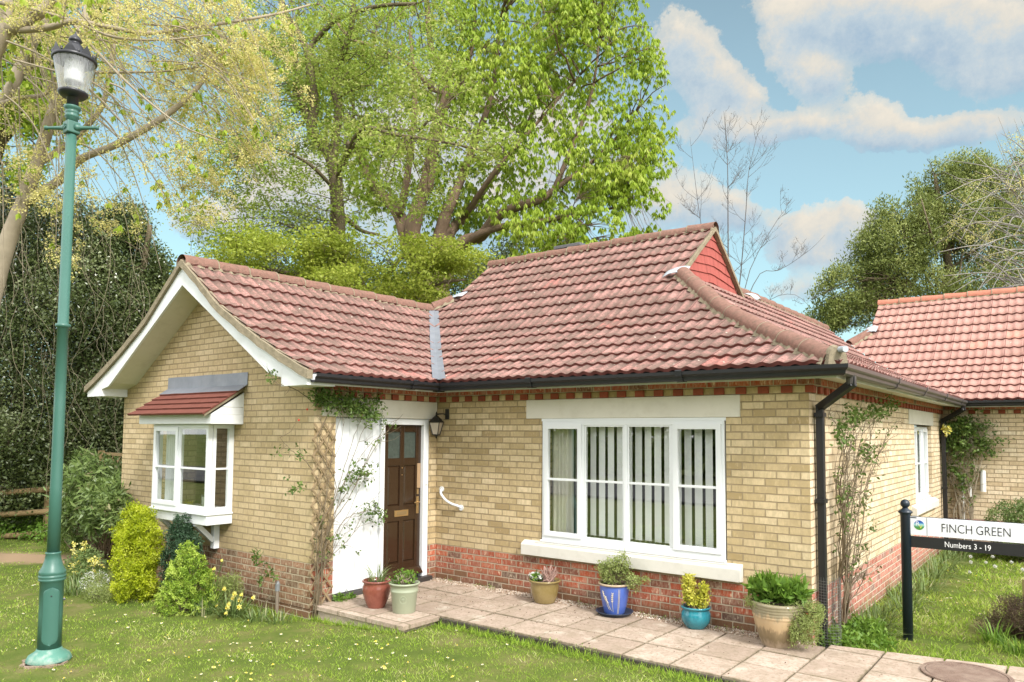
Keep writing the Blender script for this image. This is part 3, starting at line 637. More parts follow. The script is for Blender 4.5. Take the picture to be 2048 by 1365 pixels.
for sg in (1, -1):
    mb = MB(); mb.ext([(x, YB, z) for x, z in half(sg)], (0, .03, 0)); mb.build('bargeboard', wpaint, house)
    Xf = lambda d: XW+sg*d
    mb = MB(); mb.ext([(Xf(0), YB+.03, 3.80), (Xf(1.90), YB+.03, 2.60), (Xf(1.90), YB+.03, 2.625), (Xf(0), YB+.03, 3.83)], (0, .35, 0))
    mb.ext([(Xf(1.90), YB+.03, 2.60), (Xf(2.18), YB+.03, 2.53), (Xf(2.18), YB+.03, 2.555), (Xf(1.90), YB+.03, 2.625)], (0, .35, 0))
    mb.build('soffit', soffm, house)
    a_, b_ = sorted((Xf(2.18), Xf(2.64)))
    mb = MB(); mb.box((a_, YB+.03, 2.422), (b_, -D+.0, 2.54)); mb.build('soffit_box', wpaint, house)
# ---- walls with openings
def wall(name, axis, c, thick, u0, u1, z0, z1, ops, mat, parent=house, top=None):
    """flat wall; outer face at c, thickness towards the inside; ops = (u0,u1,z0,z1)"""
    mb = MB(); us = sorted(set([u0, u1]+[min(max(o[k], u0), u1) for o in ops for k in (0, 1)])); zs = sorted(set([z0, z1]+[min(max(o[k], z0), z1) for o in ops for k in (2, 3)]))
    pt = (lambda u, z, d: (u, c+d, z)) if axis == 'y' else (lambda u, z, d: (c-d, u, z))
    for i in range(len(us)-1):
        for j in range(len(zs)-1):
            um = (us[i]+us[i+1])/2; zm = (zs[j]+zs[j+1])/2
            if any(o[0] < um < o[1] and o[2] < zm < o[3] for o in ops): continue
            for d in (0, thick): mb.add([pt(us[i], zs[j], d), pt(us[i+1], zs[j], d), pt(us[i+1], zs[j+1], d), pt(us[i], zs[j+1], d)], [(0, 1, 2, 3)])
    for o in ops:
        a, b, e, f = max(o[0], u0), min(o[1], u1), max(o[2], z0), min(o[3], z1)
        if e >= f or a >= b: continue
        for (p, q) in (((a, e), (a, f)), ((b, e), (b, f)), ((a, f), (b, f)), ((a, e), (b, e))):
            if (p[1] == q[1] and ((p[1] == z0 and o[2] < z0) or (p[1] == z1 and o[3] > z1))): continue
            mb.add([pt(p[0], p[1], 0), pt(q[0], q[1], 0), pt(q[0], q[1], thick), pt(p[0], p[1], thick)], [(0, 1, 2, 3)])
    if top: mb.ext([pt(u, z, 0) for u, z in top], (0, thick, 0) if axis == 'y' else (-thick, 0, 0))
    return mb.build(name, mat, parent, fix=False)
WIN = (1.72, 4.00, .60, 2.10); DR = (-1.70, -.14, -.2, 2.10); EW = (5.50, 7.10, .83, 2.10); BAY = (-2.86, -1.70, .90, 2.0)
T = .22
wall('front_wall', 'y', 0, T, 0, L, .45, 2.44, [WIN], buff)
wall('front_plinth', 'y', 0, T, 0, L, -.5, .45, [], redb)
wall('side_wall', 'x', L, T, 0.0, YN+.3, .45, 2.44, [EW], buff_side)
wall('side_plinth', 'x', L, T, 0.0, YN+.3, -.5, .45, [], redside)
wall('entrance_wall', 'x', 0, T, -D, 0, .45, 2.44, [DR], buff)
wall('entrance_plinth', 'x', 0, T, -D, 0, -.5, .45, [DR], redb)
gt = [(0, 2.44)]+[(XW+d, rz(2.66-d)-.10) for d in (2.1, 1.9, 1.55, 1.2, .9, .4, 0)]+[(XW-d, rz(2.66-d)-.10) for d in (.4, .9, 1.2, 1.55, 1.9, 2.1)]+[(-4.56, 2.44)]
gt = [(x, min(z, 2.44+9)) for x, z in gt]
wall('gable_wall', 'y', -D, T, -4.56, 0, .45, 2.44, [BAY], buff_gable, top=gt[::-1])
wall('gable_plinth', 'y', -D, T, -4.56, 0, -.05, .45, [], brownb)
wall('plinth_footing', 'y', -D-.012, T, -4.56, .012, -.5, -.052, [], redb)
mb = MB(); mb.box((-4.56, -D+.01, -.5), (-4.46, 7.2, 2.44)); mb.box((-4.56, 7.1, -.5), (L-.3, 7.2, 2.44)); mb.build('back_wall', buff, house)
mb = MB(); mb.box((-4.4, -D+.25, .12), (-.25, 7.05, .14)); mb.box((-.25, .25, .12), (L-.25, 8, .14)); mb.build('floor', carpet, house)
mb = MB(); mb.box((-4.4, -D+.22, 2.36), (-.22, 7.1, 2.38)); mb.box((-.22, .22, 2.36), (L-.22, 8.5, 2.38)); mb.box((.6, .23, .14), (.65, 4.4, 2.36)); mb.box((.65, 4.4, .14), (4.59, 4.45, 2.36)); mb.box((-4.3, .8, .14), (-.25, .85, 2.36)); mb.build('interior_partition', darkbox, house)
# cornice: dentils and projecting red course
redcourse = redb
def cornice(axis, c, u0, u1, sgn, parent=house, dm=None):
    k = math.floor(u0/.225); mb2 = MB(); dl_ = []
    pt = (lambda a, b, d0, d1, z0, z1: ((a, c-d1*sgn, z0), (b, c+d0*sgn, z1))) if axis == 'y' else (lambda a, b, d0, d1, z0, z1: ((c+d1*sgn, a, z0), (c-d0*sgn, b, z1)))
    while k*.225 < u1:
        a = k*.225+.06; b = a+.105
        a2, b2 = max(a, u0), min(b, u1)
        if b2-a2 > .03:
            dl_.append(pt(a2, b2, .0, .030+random.uniform(-.003, .003), 2.329, 2.397))
        k += 1
    p, q = pt(u0, u1, .0, .055, 2.402, 2.47); mb2.box(p, q); co_ = mb2.build('cornice_course', redb, parent)
    for p, q in dl_: m3 = MB(); m3.box(p, q); m3.build('dentil', redhead, co_, bevel=.004)
cornice('y', 0, 0.03, L+.055, 1); cornice('x', L, 0.0, YN, 1); cornice('x', 0, -1.9, -.055, 1)
# fascia / soffit / gutter
def rail(name, mat, pts, parent=house, bev=0):
    return None
def eaves(p, q, outv, parent, mitre=(0, 0), clips=True, gm=blackp, gname='gutter'):
    """p,q: points on the wall line, outv: outward unit; builds soffit, fascia and gutter"""
    p = Vector((*p, 0)); q = Vector((*q, 0)); o_ = Vector((*outv, 0)); d = (q-p).normalized()
    def run(poly, name, mat):
        # poly: list of (out, z); mitre shifts ends by out*mitre
        mb = MB(); n = len(poly)
        A = [p+o_*a+Vector((0, 0, z))-d*(a*mitre[0]) for a, z in poly]; B = [q+o_*a+Vector((0, 0, z))+d*(a*mitre[1]) for a, z in poly]
        mb.add(A+B, [(i, (i+1) % n, n+(i+1) % n, n+i) for i in range(n)]+[tuple(range(n-1, -1, -1)), tuple(range(n, 2*n))])
        return mb.build(name, mat, parent)
    so_ = run([(.0, 2.474), (.31, 2.448), (.31, 2.458), (.0, 2.484)], 'soffit', soffm)
    run([(.311, 2.436), (.332, 2.436), (.332, 2.555), (.311, 2.555)], 'fascia', wpaint)
    run([(.30, 2.556), (.335, 2.556), (.335, 2.578), (.30, 2.60)], 'eaves_filler', blackp)
    g = run([(.336, 2.545), (.336, 2.475), (.352, 2.458), (.372, 2.449), (.415, 2.449), (.432, 2.462), (.437, 2.490), (.452, 2.500), (.462, 2.512), (.464, 2.545), (.456, 2.545), (.452, 2.518), (.43, 2.503), (.425, 2.47), (.41, 2.458), (.375, 2.458), (.346, 2.482), (.346, 2.545)], gname, gm)
    if clips:
        Ln = (q-p).length; k = int(Ln/1.9)
        for i in range(1, k+1):
            c_ = p+d*(Ln*i/(k+.6)); mb = MB(); n = 6
            pr_ = [(.340, 2.446), (.42, 2.440), (.445, 2.458), (.450, 2.488), (.468, 2.5), (.474, 2.552)]
            inn = [(a-.006, z+.008) for a, z in pr_][::-1]; pl = pr_+inn
            A = [c_+o_*a+Vector((0, 0, z))-d*.035 for a, z in pl]; B = [v+d*.07 for v in A]; m_ = len(pl)
            mb.add(A+B, [(i2, (i2+1) % m_, m_+(i2+1) % m_, m_+i2) for i2 in range(m_)]+[tuple(range(m_-1, -1, -1)), tuple(range(m_, 2*m_))]); mb.build('gutter_bracket', gm, g)
    return g
greyg = M('grey brown gutter', (.085, .075, .072), .35, .2, 5, .05, .002, .5)
eaves((0, 0), (L, 0), (0, -1), house, (-1, 1)); eaves((L, 0), (L, YN), (1, 0), house, (1, -1), gm=greyg); eaves((0, -2.335), (0, 0), (1, 0), house, (0, -1))
g = eaves((-4.56, 7.2), (-4.56, -2.335), (-1, 0), house, (0, 0), False)
mb = MB(); mb.tube([(.385, -.385, 2.50), (.385, -.385, 2.44)], .055, 12); mb.box((.335, -.44, 2.44), (.44, -.335, 2.50)); mb.build('gutter_bracket', blackp, house)
# downpipes
def pipe(pts, w, name, parent, mat=blackp, brk=()):
    mb = MB()
    for i in range(len(pts)-1):
        a, b = Vector(pts[i]), Vector(pts[i+1]); d = (b-a).normalized()
        mb.bar(a-d*(.02 if i else 0), b+d*(.02 if i < len(pts)-2 else 0), w, w*.999, (0, 1, 0) if abs(d.z) > .9 else (0, 0, 1))
    o = mb.build(name, mat, parent, bevel=.006)
    for z in brk:
        a = pts[-1]; m2 = MB(); m2.box((a[0]-w*.62, a[1]-w*.8, z-.02), (a[0]+w*.62, a[1]+w*.8, z+.02)); m2.build('pipe_bracket', mat, o)
    return o
pipe([(L+.405, -.10, 2.46), (L+.405, -.10, 2.39), (L+.055, .17, 2.19), (L+.055, .17, -.1)], .068, 'downpipe', house, brk=(2.12, 1.30))
mb = MB(); mb.lathe((L+.40, -.10, 2.39), [(.04, 0), (.045, .06), (.05, .075)], 12); mb.build('gutter_outlet', greyg, house)
dp2 = pipe([(L+.405, YN-.55, 2.45), (L+.405, YN-.55, 2.40), (L+.06, YN-.32, 2.20), (L+.06, YN-.32, -.1)], .068, 'downpipe', house, brk=(1.9, 1.0))
# wire mesh guard at the foot of the downpipe
wirem = M('galvanised wire', (.30, .30, .29), .5, .1, 9, .1, metal=.6)
gd = thing('wire_guard', 'cylinder of wire mesh round the foot of the black downpipe', 'wire mesh', (L+.09, .15, -.07))
mb = MB(); cx, cy = L+.10, .16
for i in range(25):
    z = .0+i*.026
    mb.tube([(cx+.11*math.cos(t), cy+.10*math.sin(t), z-.06) for t in np.linspace(-2.6, 2.4, 13)], .0011, 3, False)
for i in range(22):
    t = -2.6+i*5/21; mb.tube([(cx+.11*math.cos(t), cy+.10*math.sin(t), -.07), (cx+.11*math.cos(t), cy+.10*math.sin(t), .60)], .0011, 3, False)
mb.build('mesh', wirem, gd)
# lintels
mb = MB(); mb.box((1.495, -.014, 2.1), (4.15, .1, 2.325)); mb.build('lintel', concrete, house, bevel=.006)
mb = MB(); mb.box((-.1, -1.90, 2.1), (.012, -.012, 2.325)); mb.build('lintel', concrete, house, bevel=.006)
mb = MB(); mb.box((L-.1, 5.05, 2.1), (L+.012, 7.28, 2.325)); mb.build('lintel', concrete, house, bevel=.006)
# ---- windows
def tri(mb, p, q, w, d, axis): pass
def casement(name, axis, c, us, z0, z1, zbar, opens, parent, extra=None):
    """us: light boundaries; frame, sashes, glazing bars, panes"""
    pt = (lambda u, d, z: (u, c-d, z)) if axis == 'y' else (lambda u, d, z: (c+d, u, z))
    fr_ = MB(); f = .045
    a, b = us[0], us[-1]
    def bx(mb, u0, u1, d0, d1, z0_, z1_): mb.box(pt(u0, d0, z0_), pt(u1, d1, z1_))
    bx(fr_, a, b, -.055, .010, z0, z0+.06); bx(fr_, a, b, -.055, .010, z1-f, z1)
    for k, u in enumerate(us):
        w = f if 0 < k < len(us)-1 else f
        lo = u if k == 0 else (u-f if k == len(us)-1 else u-f/2*1.05)
        bx(fr_, lo, lo+f, -.053, .008, z0+.06, z1-f)
    bx(fr_, a-.01, b+.01, -.02, .04, z0-.025, z0-.0005)
    o = fr_.build('frame', upvc, parent, bevel=.005)
    for k in range(len(us)-1):
        u0, u1 = us[k]+(f if k == 0 else f/2), us[k+1]-(f if k == len(us)-2 else f/2); s0, s1_ = z0+.06, z1-f
        sh = MB(); w = .055 if opens[k] else .018; dd = .024 if opens[k] else .002
        if opens[k]: u0 -= .012; u1 += .012; s0 -= .012; s1_ += .012
        bx(sh, u0, u1, -.03, dd, s0, s0+w); bx(sh, u0, u1, -.03, dd, s1_-w, s1_); bx(sh, u0, u0+w, -.03, dd-.001, s0+w, s1_-w); bx(sh, u1-w, u1, -.03, dd-.001, s0+w, s1_-w)
        bx(sh, u0+w, u1-w, -.012, dd-.006 if opens[k] else .004, zbar-.013, zbar+.013)
        so_ = sh.build('sash', upvc, o, bevel=.003)
        gl = MB(); p0 = pt(u0+w, -.006, s0+w); p1 = pt(u1-w, -.006, s1_-w)
        v4 = [pt(u0+w, -.006, s0+w), pt(u1-w, -.006, s0+w), pt(u1-w, -.006, s1_-w), pt(u0+w, -.006, s1_-w)]
        gl.add(v4, [(0, 1, 2, 3)]); gl.build('pane', glassm, o, fix=False)
    return o
W1 = thing('window', '', '', (0, 0, 0)); W1.name = 'window'
for k in ('label', 'category'):
    if k in W1: del W1[k]
W1.parent = house
casement('w', 'y', 0.0, [1.735, 2.30, 2.855, 3.415, 3.985], .67, 2.065, 1.385, [1, 0, 0, 1], W1)
mb = MB(); mb.box((1.72, -.004, 2.066), (4.0, .1, 2.099)); mb.build('head_trim', upvc, W1)
mb = MB(); mb.ext([(1.47, -.075, .475), (1.47, .1, .475), (1.47, .1, .645), (1.47, .0, .645), (1.47, -.06, .615), (1.47, -.075, .60)], (2.69, 0, 0))
mb.box((1.66, -.05, .6), (4.03, .1, .642)); mb.build('sill', sillstone, W1, bevel=.006)
blindm, nt, out = newmat('vertical blind fabric')
nt.links.new(nd(nt, 'ShaderNodeMixShader', {0: .12, 1: nd(nt, 'ShaderNodeBsdfDiffuse', {0: (.90, .90, .90, 1)}).outputs[0], 2: nd(nt, 'ShaderNodeBsdfTranslucent', {0: (.8, .8, .77, 1)}).outputs[0]}).outputs[0], out.inputs[0])
chain = M('blind chain', (.7, .7, .7), .5, .05)
mb = MB(); ch = MB(); i = 0; x = 2.24
while x < 3.96:
    a = -.17+random.uniform(-.06, .06)
    if x < 2.31: pass
    dx = .089/2*math.cos(a); dy = .089/2*math.sin(a)
    mb.box((x-.0005, .0, 0), (x-.0004, .0001, .0001)) if False else None
    z0_ = .755+random.uniform(-.004, .004)
    mb.add([(x-dx, .135-dy, z0_), (x+dx, .135+dy, z0_), (x+dx, .135+dy, 2.04), (x-dx, .135-dy, 2.04)], [(0, 1, 2, 3)])
    pr_ = [(x, .128, z0_+.02), (x+.035, .115, z0_-.02), (x+.075, .115, z0_-.025), (x+.117, .128, z0_+.02)]
    ch.tube(pr_, .0016, 4, False); ch.tube([(p[0], p[1]+.02, p[2]+.03-2*abs(p[2]-z0_-.02)*0) for p in pr_[::-1]], .0014, 4, False)
    x += .117
bl = mb.build('vertical_blind', blindm, W1, fix=False); md = bl.modifiers.new('t', 'SOLIDIFY'); md.thickness = .001
ch.build('chain', chain, bl, fix=False)
mb = MB(); mb.box((1.74, .10, 2.04), (3.99, .16, 2.075)); mb.build('headrail', upvc, bl)
def curtain(name, pts, z0, z1, mat, parent, amp=.02, n=60, waves=9):
    mb = MB(); mb.smooth = True; vs = []
    for i in range(n+1):
        t = i/n; p = Vector(pts[0]).lerp(Vector(pts[1]), t); d = (Vector(pts[1])-Vector(pts[0])).normalized(); nn = Vector((-d.y, d.x, 0))
        for z in (z0, z1): vs.append(p+nn*amp*math.sin(t*waves*6.28+.6*math.sin(t*13)+(.4 if z == z0 else 0))+Vector((0, 0, z)))
    mb.add(vs, [(2*i, 2*i+2, 2*i+3, 2*i+1) for i in range(n)]); return mb.build(name, mat, parent, fix=False)
curt = M('cream curtain', (.72, .69, .60), .85, .1, 8, .1, stretch=(6, 6, .3)); curtg = M('grey chenille curtain', (.20, .20, .19), .9, .5, 60, .4)
curtain('curtain', [(1.76, .17, 0), (2.06, .17, 0)], .74, 2.05, curt, W1, .022, 70, 5); curtain('curtain', [(2.08, .175, 0), (2.18, .18, 0)], .74, 2.05, curtg, W1, .022, 24, 2)
W2 = bpy.data.objects.new('window', None); C.objects.link(W2); W2.parent = house
casement('w', 'x', L-.07, [5.52, 6.05, 6.58, 7.08], .93, 2.075, 1.48, [1, 0, 1], W2)
mb = MB(); mb.ext([(L+.07, 5.15, .74), (L-.1, 5.15, .74), (L-.1, 5.15, .90), (L-.02, 5.15, .90), (L+.07, 5.15, .845)], (0, 2.12, 0)); mb.build('sill', sillstone, W2, bevel=.005)
net = M('net curtain', (.60, .62, .62), .8, .15, 20, .1, stretch=(1, 6, .3))
curtain('curtain', [(L-.22, 5.5, 0), (L-.22, 7.1, 0)], .95, 2.08, net, W2, .018, 80, 12)
# ---- oriel bay on the gable wall
B = bpy.data.objects.new('bay_window', None); C.objects.link(B); B.parent = house; B.location = (0, 0, 0)
bx0, bx1, yf = -2.95, -1.60, -2.34
casement('w', 'y', yf, [bx0, bx0+.66, bx1], .92, 2.005, 1.455, [1, 0], B)
for s0, s1_, gx_ in ((bx1-.05, bx1+.003, bx1-.02), (bx0-.003, bx0+.05, bx0+.02)):
    fr_ = MB(); fr_.box((s0, yf+.056, .921), (s1_, yf+.10, 2.0)); fr_.box((s0, -D-.062, .921), (s1_, -D, 2.0)); fr_.box((s0+.001, yf+.10, .921), (s1_-.001, -D-.062, .985)); fr_.box((s0+.001, yf+.10, 1.955), (s1_-.001, -D-.062, 2.0)); fr_.box((s0+.012, yf+.10, 1.445), (s1_-.012, -D-.062, 1.468))
    sf = fr_.build('side_frame', upvc, B)
    gl = MB(); gl.add([(gx_, yf+.09, .985), (gx_, -D-.06, .985), (gx_, -D-.06, 1.955), (gx_, yf+.09, 1.955)], [(0, 1, 2, 3)]); gl.build('pane', glassm, sf, fix=False)
mb = MB(); mb.box((bx0-.03, yf-.03, .895), (bx1+.03, -D, .918)); mb.box((bx0-.012, yf-.012, .775), (bx1+.012, -D, .894)); mb.build('base_box', wpaint, B, bevel=.004)
mb = MB(); yh = -2.44; hx0, hx1 = -3.17, -1.40
mb.box((hx0, yh, 2.008), (hx1, -D, 2.125)); mb.build('head_board', wpaint, B, bevel=.004)
for sx_ in (hx1, hx0+.02):
    mb = MB(); mb.ext([(sx_, yh+.0, 2.127), (sx_, -D, 2.127), (sx_, -D, 2.215), (sx_, yh+.14, 2.215)], (-.02, 0, 0)); mb.ext([(sx_-.003, yh+.145, 2.219), (sx_-.003, -D, 2.219), (sx_-.003, -D, 2.40)], (-.02, 0, 0)); mb.build('cheek_board', wpaint, B)
# small tiled roof of the bay: flat plain tiles
bt = M('bay roof tile', (.175, .062, .046), .9, .3, 14, .7, .006, .2, dirt=.45, dirtcol=(.11, .045, .032))
mb = MB(); ye, ze, yt, zt = -2.545, 2.125, -D-.01, 2.47; nr = 5; rx0, rx1 = -3.24, -1.37
dsl = Vector((0, yt-ye, zt-ze)); nrm_ = Vector((0, -(zt-ze), yt-ye)).normalized()
for i in range(nr):
    k = 0; x = rx0-(.0 if i % 2 else .09)
    while x < rx1:
        a, b = max(x, rx0), min(x+.178, rx1)
        if b-a > .02:
            p = Vector((0, ye, ze))+dsl*(i/nr)-dsl*.02; q = Vector((0, ye, ze))+dsl*((i+1)/nr); j = random.uniform(0, .004)
            lo, hi = nrm_*(.024+j), nrm_*.004; z0v = Vector((0, 0, 0))
            mb.add([Vector((a+.001, 0, 0))+p, Vector((b-.001, 0, 0))+p, Vector((b-.001, 0, 0))+p+lo, Vector((a+.001, 0, 0))+p+lo, Vector((a+.001, 0, 0))+q, Vector((b-.001, 0, 0))+q, Vector((b-.001, 0, 0))+q+hi, Vector((a+.001, 0, 0))+q+hi],
                   [(0, 1, 2, 3), (3, 2, 6, 7), (0, 3, 7, 4), (1, 5, 6, 2), (0, 4, 5, 1)])
        x += .18
rf = mb.build('roof', bt, B)
mb = MB(); mb.ext([(rx1-.04, ye+.01, ze-.03), (rx1-.04, yt, zt-.035), (rx1-.04, yt, zt-.004), (rx1-.04, ye+.01, ze-.002)], (.03, 0, 0)); mb.build('verge', mortarm, rf)
mb = MB(); mb.smooth = False
nU = 24; vs = []
for i in range(nU+1):
    x = -3.26+(1.94)*i/nU; w_ = .006*noise.noise(Vector((x*3, 0, 0))); t_ = 2.655+.012*noise.noise(Vector((x*1.5, 4, 0)))
    vs += [(x, -D-.006, t_), (x, -D-.010+w_, 2.50), (x, -D-.05+w_, 2.475), (x, -D-.13+w_, 2.42+w_)]
mb.add(vs, [(4*i+k, 4*i+k+1, 4*i+5+k, 4*i+4+k) for i in range(nU) for k in range(3)])
fl = mb.build('flashing', lead, B, fix=False); md = fl.modifiers.new('t', 'SOLIDIFY'); md.thickness = .006; md.offset = 0
for bxx in (-1.90, -2.72):
    mb = MB(); mb.box((bxx-.04, -D-.075, .44), (bxx+.04, -D, .774)); mb.bar((bxx, -D-.07, .54), (bxx, -2.30, .765), .06, .06, (1, 0, 0)); mb.box((bxx-.035, -2.33, .74), (bxx+.035, -D-.076, .774)); mb.build('support_bracket', wpaint, B, bevel=.004)
curtain('curtain', [(bx0+.10, yf+.12, 0), (bx0+.52, yf+.12, 0)], .95, 2.0, net, B, .02, 50, 7)
mb = MB(); mb.box((bx0+.01, yf+.08, .895), (bx1-.01, -D+.2, .93)); mb.build('inner_ledge', upvc, B)
# things on the inner ledge of the bay
pf = thing('picture_frame', 'dark framed picture on the inner ledge of the bay window', 'picture frame', (-1.88, -2.20, .93))
mb = MB(); mb.box((-1.98, -2.20, .93), (-1.78, -2.185, 1.12)); mb.build('frame', M('black frame', (.02, .02, .02), .4), pf)
mb = MB(); mb.box((-1.955, -2.204, .955), (-1.805, -2.2005, 1.095)); mb.build('picture', M('picture', (.25, .28, .24), .6, .6, 30), pf)
# ---- entrance: brown front door, white store door
paintdoor = M('dark brown door paint', (.032, .0155, .007), .25, .15, 3, .04, .002, .5, coat=.3)
XD = -.06
dfm = MB(); 
def by(mb, y0_, y1_, z0_, z1_, x0_, x1_): mb.box((x0_, y0_, z0_), (x1_, y1_, z1_))
by(dfm, -.235, -.142, .0, 2.098, -.14, -.012); by(dfm, -.98, -.915, .03, 2.02, -.14, -.012); by(dfm, -.98, -.235, 2.02, 2.098, -.14, -.013); by(dfm, -1.72, -1.70, .03, 2.098, -.14, -.013)
dfo = dfm.build('door_frame', wpaint, house, bevel=.004)
mb = MB(); by(mb, -1.698, -.982, .05, 2.097, -.075, -.05)
for k in range(6): by(mb, -1.694+k*.1195, -1.694+k*.1195+.110, .055, 2.09, -.05, -.042)
sd_ = mb.build('store_door', wpaint, house, bevel=.003)
for z in (.15, .38, 1.9): m2 = MB(); by(m2, -1.70, -1.688, z, z+.10, -.042, -.034); m2.build('hinge', M('rusty hinge', (.05, .04, .035), .7), sd_)
m2 = MB(); m2.tube([(-.042, -1.055, 1.06), (-.018, -1.055, 1.05), (-.018, -1.055, .97), (-.042, -1.055, .96)], .006, 8); m2.build('handle', blackp, sd_)
m2 = MB(); m2.tube([(-.045, -1.075, .775), (-.036, -1.075, .775)], .012, 12); m2.build('keyhole_cover', blackp, sd_)
leafy0, leafy1, lz0, lz1 = -.913, -.237, .10, 2.018
fd = bpy.data.objects.new('front_door', None); C.objects.link(fd); fd.parent = house; fd.location = (XD, (leafy0+leafy1)/2, lz0)
mb = MB()
ym = (leafy0+leafy1)/2; st = .095; by(mb, leafy0, leafy0+st, lz0, lz1, XD-.044, XD); by(mb, leafy1-st, leafy1, lz0, lz1, XD-.044, XD); by(mb, ym-.035, ym+.035, lz0, lz1, XD-.044, XD-.0005)
rails = [(lz0, lz0+.17), (.80, .99), (1.50, 1.595), (1.93, lz1)]
for a, b in rails:
    for (c_, d_) in ((leafy0+st, ym-.035), (ym+.035, leafy1-st)): by(mb, c_, d_, a, b, XD-.044, XD-.001)
mb.build('door_leaf', paintdoor, fd, bevel=.004)
for a, b in ((lz0+.17, .80), (.99, 1.50)):
    for (c_, d_) in ((leafy0+st, ym-.035), (ym+.035, leafy1-st)):
        mb = MB(); by(mb, c_, d_, a, b, XD-.04, XD-.018); i_ = .028
        mb.add([(XD-.018, c_+i_*.3, a+i_*.3), (XD-.018, d_-i_*.3, a+i_*.3), (XD-.018, d_-i_*.3, b-i_*.3), (XD-.018, c_+i_*.3, b-i_*.3), (XD-.006, c_+i_, a+i_), (XD-.006, d_-i_, a+i_), (XD-.006, d_-i_, b-i_), (XD-.006, c_+i_, b-i_)], [(4, 5, 6, 7), (0, 1, 5, 4), (1, 2, 6, 5), (2, 3, 7, 6), (3, 0, 4, 7)])
        mb.build('door_panel', paintdoor, fd)
obsc = M('obscured door glass', (.055, .07, .06), .12, .5, 30, .5, .004, .6)
for (c_, d_) in ((leafy0+st, ym-.035), (ym+.035, leafy1-st)):
    mb = MB(); by(mb, c_, d_, 1.595, 1.93, XD-.03, XD-.015); mb.build('door_glass', obsc, fd)
mb = MB(); by(mb, -.70, -.46, .855, .935, XD-.001, XD+.009); lb = mb.build('letterbox', brass, fd, bevel=.003); mb = MB(); by(mb, -.665, -.495, .873, .917, XD+.009, XD+.0125); mb.build('flap', M('dull brass', (.45, .33, .18), .4, metal=.8), lb, bevel=.002)
mb = MB(); by(mb, -.315, -.275, .87, 1.09, XD, XD+.008); mb.tube([(XD+.008, -.295, 1.02), (XD+.045, -.295, 1.02), (XD+.05, -.33, 1.02), (XD+.048, -.39, 1.017)], .009, 8); mb.build('door_handle', brass, fd, bevel=.002)
mb = MB(); by(mb, -.31, -.28, 1.12, 1.19, XD, XD+.01); mb.build('lock', brass, fd, bevel=.002)
mb = MB(); by(mb, -.305, -.245, 1.20, 1.52, XD-.0, XD+.004); mb.build('finger_plate', M('tan plate', (.35, .23, .13), .5, .1), fd)
mb = MB(); mb.tube([(XD, ym, 1.47), (XD+.006, ym, 1.47)], .008, 10); mb.tube([(XD, ym, 1.38), (XD+.006, ym, 1.38)], .006, 10); mb.build('door_viewer', brass, fd)
mb = MB(); mb.ext([(XD, leafy0, lz0+.02), (XD+.06, leafy0, lz0+.005), (XD+.06, leafy0, lz0+.02), (XD+.01, leafy0, lz0+.09), (XD, leafy0, lz0+.09)], (0, leafy1-leafy0, 0)); mb.build('weather_bar', paintdoor, fd)
mb = MB(); by(mb, -.98, -.12, -.04, .06, -.14, .07); mb.build('threshold', M('dark threshold', (.035, .03, .028), .5), house, bevel=.006)
mb = MB(); by(mb, -1.70, -.985, -.04, .045, -.14, -.01); mb.build('threshold', M('dark sill', (.06, .055, .05), .8), house)
mb = MB(); by(mb, -.205, -.170, 1.24, 1.31, -.012, .003); mb.build('doorbell', upvc, house, bevel=.003)
# roof vents
for (a, b) in (((-.3, yr, zr_), 0), ):
    mb = MB(); mb.box((a[0]-.28, a[1]-.02, a[2]+.09), (a[0]+.28, a[1]+.22, a[2]+.15)); mb.box((a[0]-.2, a[1]+.02, a[2]-.1), (a[0]+.2, a[1]+.18, a[2]+.09)); mb.build('roof_vent', M('slate grey vent', (.10, .10, .11), .6), house, bevel=.01)

# ------------------------------------------------------------------ neighbouring house
nb = thing('neighbouring_bungalow', 'far pink roofed bungalow joined to the right end, half out of the frame', 'house', (L, YN, 0))
wall('front_wall', 'y', YN, T, L, 14, .45, 2.44, [], buff_side, nb); wall('front_plinth', 'y', YN, T, L, 14, -.5, .45, [], redside, nb)
cornice('y', YN, L+.06, 14, 1, nb); eaves((L, YN), (14, YN), (0, -1), nb, (-1, 0), True)
xv = 3.13; N_ = yeN
sN = 3.86; zN = rz(sN)
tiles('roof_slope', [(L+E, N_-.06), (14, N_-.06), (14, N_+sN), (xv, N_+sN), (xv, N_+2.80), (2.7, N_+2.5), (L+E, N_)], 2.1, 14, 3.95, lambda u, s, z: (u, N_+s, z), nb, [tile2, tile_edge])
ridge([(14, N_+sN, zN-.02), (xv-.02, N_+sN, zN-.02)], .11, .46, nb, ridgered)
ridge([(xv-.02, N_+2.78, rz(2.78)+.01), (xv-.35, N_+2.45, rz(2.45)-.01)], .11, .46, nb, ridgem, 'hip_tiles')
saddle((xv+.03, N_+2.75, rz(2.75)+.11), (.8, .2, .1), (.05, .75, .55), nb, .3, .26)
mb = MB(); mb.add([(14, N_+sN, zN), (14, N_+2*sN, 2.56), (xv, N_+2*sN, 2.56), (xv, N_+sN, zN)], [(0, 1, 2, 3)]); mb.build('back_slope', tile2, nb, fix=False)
mb = MB(); mb.ext([(xv+.02, N_+2.4, 3.7), (xv+.02, N_+sN, zN-.05), (xv+.02, N_+2*sN-2.4, 3.7)], (.03, 0, 0)); mb.build('gablet_tile_hanging', hung, nb)
mb = MB(); mb.box((5.3, N_+sN+.02, zN+.08), (5.75, N_+sN+.22, zN+.13)); mb.box((5.4, N_+sN+.04, zN-.1), (5.65, N_+sN+.18, zN+.08)); mb.build('roof_vent', bpy.data.materials['slate grey vent'], nb)
wp = M('white waste pipe', (.72, .72, .70), .4, .05)
